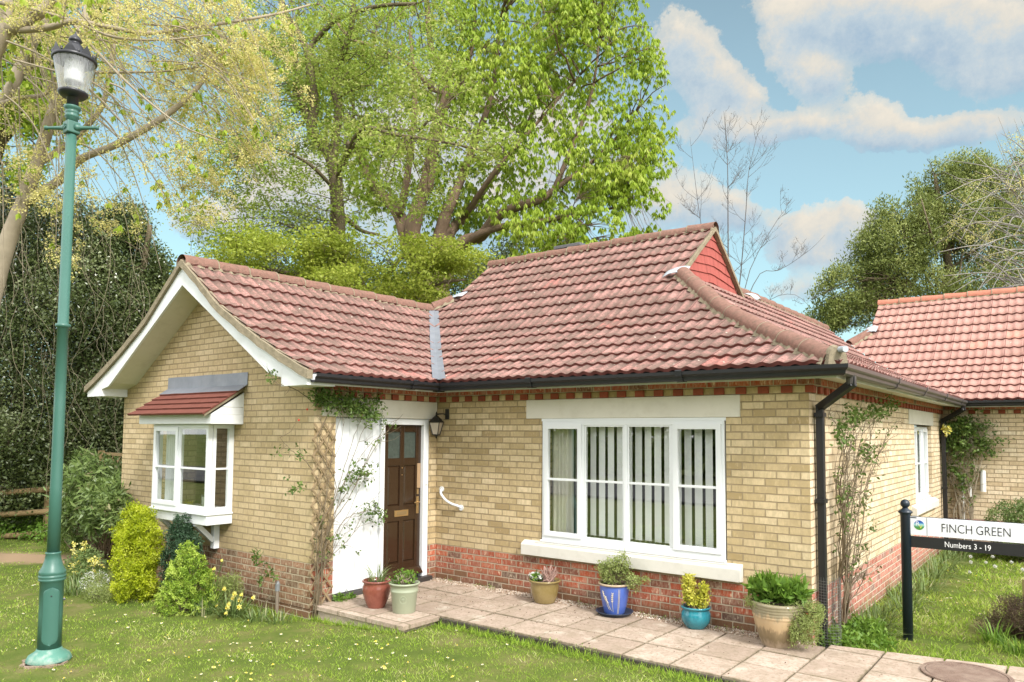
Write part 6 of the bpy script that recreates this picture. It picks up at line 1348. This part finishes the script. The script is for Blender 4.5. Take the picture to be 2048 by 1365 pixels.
dand = flat_flower('dandelion', 'bright yellow dandelion flower in the lawn', 'dandelion', (0, 0, 0), .017, 14, G['yellow'], G_y if 'G_y' in globals() else M('dandelion centre', (.75, .55, .02), .7), 'yellow dandelions in the lawn', 14)
scatter(dand, patch(30, [(1.9, -3.3, .5, .4), (2.6, -3.0, .5, .3), (.9, -3.6, .6, .4), (1.8, -2.6, .3, .2), (3.3, -2.9, .4, .3), (5.75, 6.2, .3, .6)]))
clockm = G['white']
cl0 = thing('dandelion_clock', 'pale round dandelion seed head in the right lawn near the far bungalow', 'seed head', (0, 0, 0), 'dandelion seed heads')
n = 90; dd_ = unit(rng.normal(size=(n, 3))); V, Q, r = leaf_quads(dd_*.006+np.array([0, 0, .09]), dd_, np.full(n, .022), np.full(n, .006)); npmesh('seeds', V, Q, clockm, cl0, r)
mb = MB(); mb.tube([(0, 0, 0), (.004, 0, .05), (0, 0, .09)], .0018, 5, False); mb.build('stem', G['grass'], cl0, fix=False)
scatter(cl0, [(5.45, 6.0), (5.6, 6.3), (5.75, 5.8), (5.5, 5.2), (5.95, 6.5), (6.1, 5.9), (5.35, 6.7), (6.25, 6.8), (5.65, 6.9)])
lit = LEAF('dry leaf litter', [(0, (.06, .035, .02)), (.6, (.13, .075, .045)), (1, (.24, .17, .10))], .9, .05)
pts = []
for (cx, cy, sx_, sy_, k) in ((.6, -.7, .45, .35, 260), (1.5, -.7, .4, .35, 140), (2.3, -.8, .6, .35, 130), (3.4, -.9, .9, .35, 130), (4.9, -.5, .5, .3, 26), (2.4, -1.0, .05, .05, 20), (6, .0, .5, .15, 20), (.3, -1.2, .2, .25, 40)):
    for _ in range(k): x, y = random.gauss(cx, sx_), random.gauss(cy, sy_); pts.append((x, max(-1.47, y), .004)) if 0.05 < x < 8 and y < -.03+max(0, (x-4.9)*.2) else None
cl = np.array(pts); n = len(cl); d = unit(rng.normal(size=(n, 3))*np.array([1, 1, .12])); V, Q, r = leaf_quads(cl, d, .008+.014*rng.random(n), .004+.007*rng.random(n), .15)
tag(npmesh('leaf_litter', V, Q, lit, None, r), 'specks of dry brown leaf litter on the paving slabs', 'leaf litter', kind='stuff')
cl, f = blobpts([((x_, -.06, -.0), (.25, .06, .02)) for x_ in (.3, .9, 2.4, 3.2, 3.4, 4.1)]+[((x_, -1.50, .0), (.2, .03, .02)) for x_ in (2.9, 3.3, 2.4)], 90, 5, 6, -1, .3); V, Q, r = sprig(cl, 6, .014, .02, .012, -.8)
tag(npmesh('crack_weeds', V, Q, G['herb'], None, r), 'tiny weeds growing in the gravel and joints of the paving', 'weeds', kind='stuff')

# ------------------------------------------------------------------ trees
def B_(px, py, t, rx_, ry_, rd=None):
    """ellipsoid centred at a distance t with radii given in metres"""
    return (tuple(P(px, py, t)), (rx_, rd or rx_, ry_))
def ground(px, t): p = P(px, 865, t); return (p.x, p.y, -.16)
# horse chestnut behind the ridge
T1 = 21.0
g1 = ground(880, T1)
def Q_(l, t=T1, dt=0.0): return [P(x, y, t+dt*i/len(l)) for i, (x, y) in enumerate(l)]
limbs = [([g1, P(880, 700, T1), P(868, 580, T1)], .55, .42),
         ([P(868, 600, T1), P(822, 505, T1), P(798, 430, T1+.2), P(742, 362, T1+.6), P(724, 315, T1+1)], .28, .10), ([P(798, 430, T1), P(815, 350, T1-.5), P(830, 200, T1-1.0), P(820, 60, T1-1)], .13, .05),
         ([P(868, 590, T1), P(826, 480, T1-.3), P(840, 405, T1-.6), P(855, 360, T1-.8), P(872, 260, T1-1), P(895, 190, T1-1), P(890, 150, T1), P(862, 95, T1), P(850, -60, T1)], .26, .07),
         ([P(872, 590, T1), P(878, 482, T1-.3), P(893, 427, T1-.5), P(907, 395, T1-.6), P(945, 300, T1-.2), P(985, 180, T1+.4), P(1000, 40, T1+.5)], .22, .05),
         ([P(885, 560, T1), P(893, 478, T1), P(930, 432, T1+.3), P(975, 370, T1+.8), P(1050, 260, T1+1.4), P(1100, 120, T1+1.8)], .21, .02),
         ([P(880, 580, T1), P(920, 492, T1-.3), P(962, 472, T1-.6), P(1004, 427, T1-1), P(1078, 400, T1-1.6), P(1108, 380, T1-1.4), P(1200, 310, T1-.6), P(1270, 230, T1-.2)], .23, .018),
         ([P(895, 560, T1), P(930, 488, T1-.6), P(1000, 455, T1-1.2), P(1100, 440, T1-1.6), P(1210, 420, T1-1.2), P(1290, 400, T1-.8)], .14, .012),
         ([P(1108, 380, T1-1.4), P(1180, 200, T1-.6), P(1200, 60, T1)], .08, .015), ([P(897, 199, T1), P(921, 167, T1), P(945, 90, T1+.2), P(950, 0, T1+.2)], .09, .04),
         ([P(892, 188, T1-1), P(860, 175, T1-1), P(821, 132, T1-1.4), P(748, 94, T1-1.8), P(700, 80, T1-2)], .08, .03), ([P(930, 432, T1), P(1000, 330, T1-1.2), P(1080, 240, T1-.8), P(1160, 150, T1-.6)], .09, .012)]
blobs = [B_(1040, 90, T1, 2.9, 2.1), B_(1180, 110, T1-.5, 1.9, 1.6), B_(1260, 170, T1-1, 1.0, 1.7), B_(1290, 240, T1-1, .9, 1.1), B_(1220, 300, T1-1, 1.5, 1.6), B_(1270, 400, T1-1.4, .8, 1.0), B_(1130, 330, T1-1, 1.8, 1.5), B_(1200, 440, T1-1.6, 1.2, .6), B_(1080, 470, T1-1.8, 1.1, .5),
         B_(1000, 220, T1-.6, 2.2, 1.8), B_(870, 90, T1+.4, 2.4, 1.8), B_(780, 330, T1+.8, 1.6, 1.3), B_(720, 220, T1+1, 1.9, 1.7), B_(950, 380, T1+.8, 1.6, 1.0), B_(650, 110, T1+1.4, 1.8, 1.6), B_(1120, -40, T1, 2.8, 1.2), B_(1230, 70, T1-.6, .9, .8), B_(900, 450, T1+1, 1.6, .6), B_(1315, 320, T1-1.2, .5, .5), B_(1305, 130, T1-.8, .5, .6)]
blobs += [B_(1330, 180, T1-1, .35, .5), B_(1345, 175, T1-1, .25, .35), B_(1290, 460, T1-1.6, .7, .4), B_(1320, 410, T1-1.5, .3, .35), B_(1180, 20, T1-.4, 1.6, 1.0), B_(1040, 420, T1-1, 1.2, .6), B_(700, 420, T1+1, 1.0, .8), B_(1150, 500, T1-1.8, .9, .35), B_(1210, 470, T1-2, 1.1, .45), B_(1230, 380, T1-1.8, 1.0, .7), B_(1120, 450, T1-2, 1.2, .6), B_(1060, 520, T1-2, .8, .3), B_(1270, 330, T1-1.6, .7, .6), B_(1290, 430, T1-2, .7, .45), B_(1250, 470, T1-2, .8, .35), B_(1180, 500, T1-2, .8, .3)]
tree('horse_chestnut', 'big horse chestnut with drooping bright green leaves behind the roof ridge', 'tree', g1, limbs, blobs, 150, 15500, lambda c, tn: palmate(c, 6, .158, .047, tn), barkw, G['chestnut'], 101, scale=.75, thr=-.16, secr=.035, twigfrac=.14)
# taller hornbeam between the chestnut and the maple
T2 = 17.5; g2 = ground(676, T2)
limbs = [([g2, P(678, 600, T2), P(676, 475, T2), P(674, 405, T2), P(668, 335, T2), P(648, 292, T2), P(624, 262, T2), P(628, 205, T2), P(620, 140, T2), P(616, 105, T2), P(592, 59, T2+.3), P(566, 15, T2+.6), P(540, -60, T2+1)], .20, .05),
         ([P(616, 108, T2), P(628, 84, T2), P(652, 58, T2-.2), P(674, 38, T2-.4), P(706, 26, T2-.6), P(760, 12, T2-1), P(830, 8, T2-1.4)], .08, .035), ([P(624, 262, T2), P(604, 205, T2), P(594, 150, T2), P(589, 100, T2), P(575, 30, T2)], .09, .05),
         ([P(664, 330, T2), P(676, 225, T2), P(668, 176, T2), P(676, 135, T2), P(694, 85, T2-.2), P(707, 23, T2-.4), P(703, -60, T2-.6)], .10, .055), ([P(668, 345, T2), P(690, 320, T2), P(697, 285, T2-.4)], .08, .05),
         ([P(672, 360, T2), P(720, 262, T2-1.5), P(792, 270, T2-2.6), P(874, 282, T2-3.6), P(960, 300, T2-4.4)], .05, .015), ([P(672, 340, T2), P(740, 262, T2-1.2), P(830, 262, T2-2), P(862, 240, T2-2.4), P(905, 255, T2-3)], .05, .015),
         ([P(676, 420, T2), P(720, 460, T2+.4), P(760, 470, T2+.6)], .07, .03), ([P(670, 380, T2), P(620, 330, T2-.5), P(560, 300, T2-1), P(500, 290, T2-1.5)], .05, .015)]
blobs = [B_(600, 200, T2, 1.8, 1.2), B_(560, 300, T2-.5, 1.6, .8), B_(700, 170, T2, 1.6, 1.2), B_(760, 290, T2-1.5, 1.7, .6), B_(870, 290, T2-3, 1.5, .45), B_(950, 300, T2-4, .9, .3), B_(640, 50, T2, 2.4, 1.1), B_(780, 60, T2-1, 1.7, 1.0), B_(500, 360, T2-1, 1.3, .9), B_(460, 460, T2-.5, 1.2, .7), B_(600, 420, T2-.5, 1.0, .8), B_(860, 180, T2-2, 1.2, .8), B_(730, 400, T2-1, .9, .6), B_(480, 220, T2-.5, 1.2, 1.0), B_(440, 330, T2-.5, 1.0, .8), B_(400, 560, T2, 1.0, .6), B_(520, 120, T2, 1.2, 1.3), B_(830, 380, T2-2, 1.1, .5)]
tree('hornbeam', 'tall hornbeam with small fresh yellowish leaves and bare forked stems', 'tree', g2, limbs, blobs, 160, 3700, lambda c, tn: sprig(c, 12, .12, .082, .038, .3, tn, .35, .4), bark, G['mid'], 102, scale=1.5, thr=.0, secr=.018, twigr=.006, twigfrac=.3)
# low layered hawthorn behind the wing ridge
T3 = 17.0; g3 = ground(760, T3)
limbs = [([g3, P(765, 700, T3), P(740, 600, T3), P(700, 540, T3-.4), P(640, 500, T3-.6), P(560, 490, T3-1)], .14, .02), ([P(765, 700, T3), P(800, 610, T3-.2), P(870, 570, T3-.8), P(930, 560, T3-1)], .10, .02), ([P(740, 600, T3), P(640, 560, T3-.6), P(540, 540, T3-1), P(470, 520, T3-1.2)], .08, .02), ([P(765, 700, T3), P(620, 640, T3-1), P(480, 560, T3-1.4)], .09, .02), ([P(750, 600, T3), P(800, 520, T3-.4), P(860, 500, T3-.5)], .06, .02)]
blobs = [B_(760, 520, T3-.6, 2.0, .5), B_(640, 540, T3-.8, 1.9, .55), B_(540, 520, T3-1, 1.3, .55), B_(860, 555, T3-1, 1.0, .45), B_(720, 580, T3-.8, 1.8, .5), B_(920, 520, T3-.8, .7, .3), B_(560, 580, T3-1, 1.6, .5), B_(600, 480, T3-.8, 1.2, .35), B_(850, 500, T3-.8, .9, .3), B_(480, 470, T3-1, .7, .4), B_(820, 600, T3-1, 1.0, .4), B_(450, 560, T3-1.2, .9, .5)]
tree('hawthorn', 'low spreading tree with layered lime green leaves just behind the wing roof', 'tree', g3, limbs, blobs, 110, 2500, lambda c, tn: sprig(c, 15, .15, .078, .042, .35, tn, .35, .18), bark, G['lime'], 103, scale=1.3, thr=.06, secr=.014, twigr=.005, twigfrac=.22)
# dark hollies
for i, (px, bl, lab) in enumerate([(640, [B_(620, 470, 26, 1.3, 1.1), B_(590, 520, 26, 1.4, 1.2), B_(700, 560, 26, 1.8, 1.2), B_(540, 580, 26, 1.6, 1.3)], 'dark holly seen behind the hornbeam trunk'), (1040, [B_(1040, 520, 25, 1.2, 1.0), B_(1000, 570, 25, 1.6, 1.2), B_(930, 560, 26, 1.4, 1.2), B_(1100, 560, 25, 1.2, .7), B_(860, 600, 26, 1.4, 1.4), B_(780, 590, 26, 1.6, 1.2)], 'dark holly behind the left end of the main ridge')]):
    g_ = ground(px, 26); tree('holly_tree', lab, 'tree', g_, [([g_, P(px, 700, 26), P(px, 560, 26)], .2, .08)], bl, 24, 2300, lambda c, tn: sprig(c, 9, .15, .10, .05, .1, tn), bark, G['dark'], 104+i, scale=.6, thr=-.3, secr=.03, twigfrac=.05, shell=.3)
# ivy clad evergreen mass on the left, three trees
darkb = [(40, 15.0, [B_(20, 520, 15, .9, .8), B_(-60, 640, 15, 1.2, 1.2), B_(40, 700, 14.6, 1.0, 1.1), B_(60, 880, 14.6, 1.2, .9), B_(-40, 850, 14.8, 1.2, 1.1), B_(20, 420, 15.4, .8, .9), B_(30, 990, 14.8, 1.1, .6)], 'dark ivy covered evergreen at the left edge behind the fence'),
         (170, 15.2, [B_(150, 480, 15, .9, .9), B_(180, 620, 15, 1.2, 1.1), B_(170, 800, 15, 1.2, 1.2), B_(160, 960, 15, 1.2, .8), B_(110, 560, 15, .8, .9), B_(220, 700, 15.2, .9, 1.1), B_(230, 900, 15.2, .9, .9)], 'dark holly behind the green lamp post pole'),
         (290, 15.6, [B_(250, 540, 15.6, .85, .9), B_(280, 640, 15.6, .6, .8), B_(240, 760, 15.4, .9, 1.1), B_(310, 560, 16, .35, .5), B_(250, 450, 15.8, .5, .5), B_(260, 880, 15.4, .8, .8)], 'dark holly rising behind the left eaves of the gable')]
for i, (px, t_, bl, lab) in enumerate(darkb):
    g_ = ground(px, t_); tree('holly_tree', lab, 'tree', g_, [([g_, P(px, 800, t_), P(px-10, 620, t_), P(px+10, 450, t_)], .16, .05)], bl, 60, 7500, lambda c, tn: sprig(c, 12, .10, .066, .034, .1, tn), bark, G['dark'], 110+i, scale=.9, thr=-.34, secr=.022, twigr=.006, twigfrac=.12, shell=.35)
# long hanging tangle of pale twigs in front of the hollies
random.seed(31)
t = thing('vine_tangle', 'tangle of long pale hanging stems draped over the dark hollies', 'climbing plant', ground(150, 14.2)); mb = MB()
for i in range(120):
    px, py, tt = random.uniform(-60, 300), random.uniform(330, 760), random.uniform(13.6, 14.8); ln = random.uniform(90, 330); sw = random.gauss(0, 50)
    pts = [P(px+sw*u_**2+random.gauss(0, 7), py+ln*u_, tt) for u_ in (0, .2, .4, .6, .8, 1)]; mb.tube(smoothline(pts, 3), random.uniform(.002, .0055), 4, False)
mb.build('stem', vinem, t, fix=False)
# the flowering maple that overhangs from the left
T4 = 10.5; g4 = ground(-40, T4)
L4 = [([g4, P(-30, 700, T4), P(8, 510, T4), P(44, 410, T4), P(73, 330, T4), P(103, 234, T4), P(130, 150, T4+.2), P(170, 40, T4+.4), P(190, -60, T4+.6)], .13, .05),
      ([P(44, 410, T4), P(121, 359, T4-.1), P(161, 319, T4-.2), P(234, 289, T4-.3), P(322, 238, T4-.3), P(388, 183, T4-.2), P(429, 125, T4), P(452, 92, T4), P(480, 20, T4+.2)], .065, .018),
      ([P(73, 330, T4), P(140, 285, T4+.2), P(198, 223, T4+.3), P(215, 170, T4+.4), P(232, 60, T4+.5), P(236, -40, T4+.6)], .05, .02),
      ([P(-80, 260, T4-1), P(0, 75, T4-1), P(22, 57, T4-1), P(62, 40, T4-1), P(95, 10, T4-1), P(130, -50, T4-1)], .11, .05), ([P(20, 60, T4-1), P(55, 60, T4-1), P(100, 55, T4-1.1), P(154, 44, T4-1.2), P(256, 62, T4-1), P(310, 66, T4-.8), P(440, 48, T4-.4), P(550, 29, T4), P(620, 10, T4+.4)], .05, .012),
      ([P(-40, -10, T4-1), P(0, 6, T4-1), P(60, 18, T4-1.1), P(139, 40, T4-1.2), P(230, 75, T4-1.2), P(330, 80, T4-1), P(420, 70, T4-.8)], .03, .01), ([P(-30, 220, T4+1), P(15, 190, T4+1), P(55, 103, T4+1), P(100, 20, T4+1), P(120, -40, T4+1)], .10, .06),
      ([P(-40, 215, T4), P(0, 208, T4), P(40, 196, T4), P(88, 190, T4), P(102, 165, T4), P(110, 150, T4)], .035, .02), ([P(60, 20, T4+.6), P(62, 80, T4+.6), P(60, 140, T4+1)], .09, .06), ([P(10, -20, T4), P(8, 60, T4), P(-30, 150, T4)], .10, .10),
      ([P(190, 145, T4-.4), P(260, 145, T4-.4), P(330, 143, T4-.2), P(450, 128, T4)], .022, .008), ([P(139, 40, T4-1), P(200, 110, T4-1.2), P(270, 180, T4-1.2), P(360, 250, T4-1.2), P(450, 285, T4-1)], .022, .006)]
# long arching twigs sweeping down to the right
random.seed(8)
for i in range(150):
    x0, y0_ = random.uniform(-40, 420), random.uniform(-80, 200); dx = random.uniform(80, 330); dy = random.uniform(60, 330); t_ = T4+random.uniform(-1.6, .8)
    if x0+dx > 560: dx = 560-x0
    if i % 3 == 0: x0, y0_ = random.uniform(-60, 200), random.uniform(-20, 330); dx = random.uniform(-30, 130); dy = random.uniform(120, 330)
    pts = [P(x0+dx*u_, y0_+dy*(.25*u_+.75*u_**2)+random.gauss(0, 5), t_+.5*u_) for u_ in (0, .25, .5, .75, 1)]; L4.append((pts, random.uniform(.006, .014), .003))
blobs = [B_(300, 120, T4-.3, 1.7, .8), B_(420, 170, T4, 1.0, .7), B_(470, 230, T4, .7, .7), B_(200, 60, T4-.6, 1.6, .6), B_(520, 90, T4, .6, .5), B_(330, 330, T4-.2, .8, .6), B_(200, 230, T4-.3, .7, .6), B_(30, 380, T4-.4, .6, .5), B_(30, 250, T4-.3, .5, .5), B_(120, 350, T4-.5, .5, .6), B_(390, 400, T4, .6, .5), B_(420, 20, T4, 1.2, .5), B_(440, 300, T4, .6, .6), B_(130, 480, T4-.2, .25, .6), B_(240, 430, T4, .4, .4), B_(480, 60, T4, .9, .5), B_(560, 160, T4, .5, .6), B_(380, 80, T4, .8, .5), B_(540, 250, T4, .45, .5), B_(100, 10, T4-.4, 1.0, .4)]
def maple_leaf(c, tn):
    a = sprig(c, 16, .032, .027, .021, .2, tn); k = rng.random(len(c)) < .22; b = palmate(c[k], 4, .10, .05, tn[k])
    return a
tm = tree('flowering_maple', 'overhanging maple with long bare arching twigs and clusters of pale yellow flowers', 'tree', g4, L4, blobs, 70, 3800, maple_leaf, twigm, G['blossom'], 121, scale=2.2, thr=.06, secr=.010, twigr=.0035, twigfrac=.35, crown='blossom', maxtw=1.6)
cl, f = blobpts(blobs+[B_(60, 120, T4+.6, 1.0, 1.2), B_(20, 60, T4+.4, .9, .9)], 420, 9, 1.2, -.1, .4); V, Q, r = palmate(cl, 5, .10, .05, np.clip(.6+f, 0, 1)); npmesh('crown', V, Q, G['chestnut'], tm, r)
# greener tree behind the lantern in the top left corner
T5 = 13.5; g5 = ground(-60, T5)
limbs = [([g5, P(-60, 500, T5), P(-10, 300, T5), P(40, 150, T5), P(90, 0, T5), P(110, -60, T5)], .2, .08), ([P(-10, 300, T5), P(60, 200, T5), P(110, 120, T5), P(200, 20, T5)], .1, .05)]
blobs = [B_(40, 150, T5, 1.1, 1.3), B_(-20, 50, T5, 1.2, 1.2), B_(130, 60, T5, 1.0, .9), B_(110, 220, T5, .8, .7), B_(20, 300, T5, .7, .7), B_(220, 30, T5, .8, .5)]
tree('lime_tree', 'leafy green tree behind the black lantern in the upper left', 'tree', g5, limbs, blobs, 60, 2000, lambda c, tn: sprig(c, 9, .09, .085, .05, .4, tn), bark, G['chestnut'], 122, scale=1.0, thr=-.12, secr=.02, twigfrac=.2)
# bare birch
T6 = 26.0; g6 = ground(1470, T6); random.seed(12)
L6 = []
def stem6(pts, ra, k=10, sp=(.6, 1.8), lv=0):
    pp = smoothline(pts, 5); L6.append((pts, ra, ra*.22)); n = len(pp)
    for i in range(k):
        j = random.randrange(n//4, n-1); d = (pp[j+1]-pp[j]).normalized(); a = random.uniform(0, 6.28); s = (rt*math.cos(a)+fw*math.sin(a)).normalized(); ln = random.uniform(*sp)*(1-.5*j/n)
        q = pp[j]+(d*.75+s*.75+Vector((0, 0, .2))).normalized()*ln; mid = pp[j].lerp(q, .5)+s*.08*ln; pts2 = [pp[j], mid, q+Vector((0, 0, .12*ln))]
        if lv < 2: stem6(pts2, ra*.42*(1-.3*j/n), 4 if lv == 0 else 3, (sp[0]*.5, sp[1]*.5), lv+1)
        else: L6.append((pts2, ra*.4, ra*.15))
stem6([g6, P(1458, 600, T6), P(1456, 450, T6), P(1455, 330, T6), P(1448, 225, T6)], .045, 13)
stem6([P(1462, 700, T6), P(1480, 560, T6), P(1492, 420, T6), P(1498, 340, T6), P(1520, 250, T6)], .032, 10)
stem6([P(1440, 700, T6), P(1410, 500, T6), P(1395, 400, T6), P(1380, 275, T6)], .028, 9)
stem6([P(1480, 640, T6), P(1500, 540, T6), P(1555, 440, T6), P(1590, 400, T6)], .022, 7, (.4, 1.2))
stem6([P(1485, 620, T6), P(1520, 548, T6), P(1560, 540, T6), P(1620, 500, T6), P(1650, 470, T6)], .020, 7, (.3, 1.0))
stem6([P(1485, 660, T6), P(1540, 600, T6), P(1590, 590, T6), P(1625, 620, T6)], .018, 5, (.3, .8))
L6 = [(p, max(a*.8, .004), max(b*.7, .0025)) for p, a, b in L6]
t = thing('birch_tree', 'slender leafless birch behind the gablet at the right end of the ridge', 'tree', g6); mb = MB(); mb.smooth = True
for pts, a, b in L6:
    pp = smoothline(pts, 3); n = len(pp); mb.tube(pp, [a+(b-a)*i/(n-1) for i in range(n)], 5, False)
mb.build('trunk', birchm, t, fix=False)
cl = np.array([list(random.choice(L6)[0][-1]) for _ in range(260)]); V, Q, r = sprig(cl, 2, .05, .035, .018); npmesh('foliage', V, Q, G['brown'], t, r)  # small brown quads at the twig ends are the leafless birch's buds
# evergreen on the right
T7 = 21.0; g7 = ground(1900, T7)
limbs = [([g7, P(1905, 700, T7), P(1900, 560, T7), P(1880, 420, T7), P(1870, 350, T7)], .22, .04)]
for k in range(22):
    x0, y0_ = 1900+random.gauss(0, 20), random.uniform(460, 700); ang = random.uniform(-1.2, 1.1); limbs.append(([P(x0, y0_, T7), P(x0+90*math.sin(ang), y0_-30-40*math.cos(ang), T7+random.gauss(0, .4)), P(x0+170*math.sin(ang), max(390, y0_-60-90*math.cos(ang)), T7+random.gauss(0, .7))], .04, .008))
blobs = [B_(1890, 430, T7, 1.2, 1.2), B_(1800, 490, T7, 1.2, 1.0), B_(1720, 560, T7, .9, .7), B_(1690, 620, T7, .9, .7), B_(1960, 460, T7, 1.2, 1.2), B_(1820, 590, T7, 1.5, 1.0), B_(1950, 590, T7, 1.4, 1.0), B_(1870, 370, T7, .7, .5), B_(1950, 365, T7, .6, .5), B_(1770, 430, T7, .5, .5), B_(1840, 390, T7, .4, .4), B_(1665, 560, T7, .35, .35), B_(2050, 500, T7, 1.2, 1.8), B_(1740, 490, T7, .45, .45), B_(1650, 640, T7, .6, .5), B_(1850, 340, T7, .45, .35), B_(1930, 335, T7, .7, .4), B_(1700, 590, T7, .9, .8), B_(1780, 520, T7, 1.3, 1.1), B_(1640, 600, T7, .35, .4), B_(2000, 380, T7, .8, .6)]
rq_ = random.Random(6)
for k in range(26):
    u_ = k/25; px_, py_ = 1630+290*u_+rq_.gauss(0, 8), 640-320*u_**.9+rq_.gauss(0, 12); blobs.append(B_(px_+26, py_+22, T7+rq_.gauss(0, .4), .20+.1*rq_.random(), .45+.2*rq_.random()))
for k in range(10): blobs.append(B_(1900+k*16, 340+rq_.gauss(0, 14), T7, .18, .4))
tree('yew_tree', 'big olive green evergreen tree behind the far pink roof', 'tree', g7, limbs, blobs, 150, 10500, lambda c, tn: sprig(c, 9, .085, .095, .032, -1.1, tn), bark, G['olive'], 131, scale=1.2, thr=-.22, secr=.02, twigr=.006, twigfrac=.1, shell=.5)
# pale twiggy blossom tree at the right edge
T8 = 17.5; g8 = ground(2150, T8); random.seed(44); L8 = [([g8, P(2150, 700, T8), P(2110, 500, T8), P(2080, 400, T8)], .12, .05)]
for k in range(85):
    x0, y0_ = random.uniform(2040, 2130), random.uniform(330, 640); dx = -random.uniform(30, 210); dy = random.uniform(-110, 110)
    L8.append(([P(x0, y0_, T8), P(x0+dx*.5, y0_+dy*.3-22, T8+random.gauss(0, .5)), P(x0+dx, y0_+dy, T8+random.gauss(0, .7))], random.uniform(.010, .026), .004))
for k in range(40):
    x0, y0_ = random.uniform(2010, 2100), random.uniform(250, 400); L8.append(([P(x0+60, y0_+140, T8), P(x0+10, y0_+50, T8), P(x0-20, y0_-20, T8)], .010, .003))
blobs = [B_(1980, 400, T8, .9, .7), B_(2040, 350, T8, .6, .6), B_(1930, 470, T8, .6, .5), B_(2030, 520, T8, .8, .9), B_(2050, 290, T8, .5, .5)]
tree('blossom_tree', 'pale twiggy tree with yellowish blossom at the right edge behind the far roof', 'tree', g8, L8, blobs, 60, 420, lambda c, tn: sprig(c, 7, .04, .035, .022, .1, tn), greytwig, G['blossom'], 141, scale=1.6, thr=.0, secr=.010, twigr=.004, twigfrac=.6, crown='blossom', maxtw=2.5)
# hedge and trees across the road, seen only as reflections in the glass
for i, x in enumerate((-12, -4, 4, 12, 20, 28)):
    g_ = (x, -27, -.16); bl = [((x+random.uniform(-1, 1), -27, 1.8), (5, 2, 2.6)), ((x+random.uniform(-2, 2), -28, 5.5), (4.2, 3, 3.2))]
    tree('roadside_tree', ['dark leafy tree across the road to the left', 'dark leafy tree across the road facing the door', 'dark leafy tree across the road facing the window', 'dark leafy tree across the road behind the viewpoint', 'dark leafy tree across the road to the right', 'dark leafy tree far to the right across the road'][i], 'tree', g_, [([g_, (x, -27, 3), (x, -27, 6)], .25, .1)], bl, 10, 900, lambda c, tn: sprig(c, 8, .3, .45, .3, .1, tn), bark, G['laurel'] if i % 2 else G['mid'], 150+i, scale=.4, thr=-.5, shell=.7, twigfrac=.02, twigr=.02, group='trees across the road')
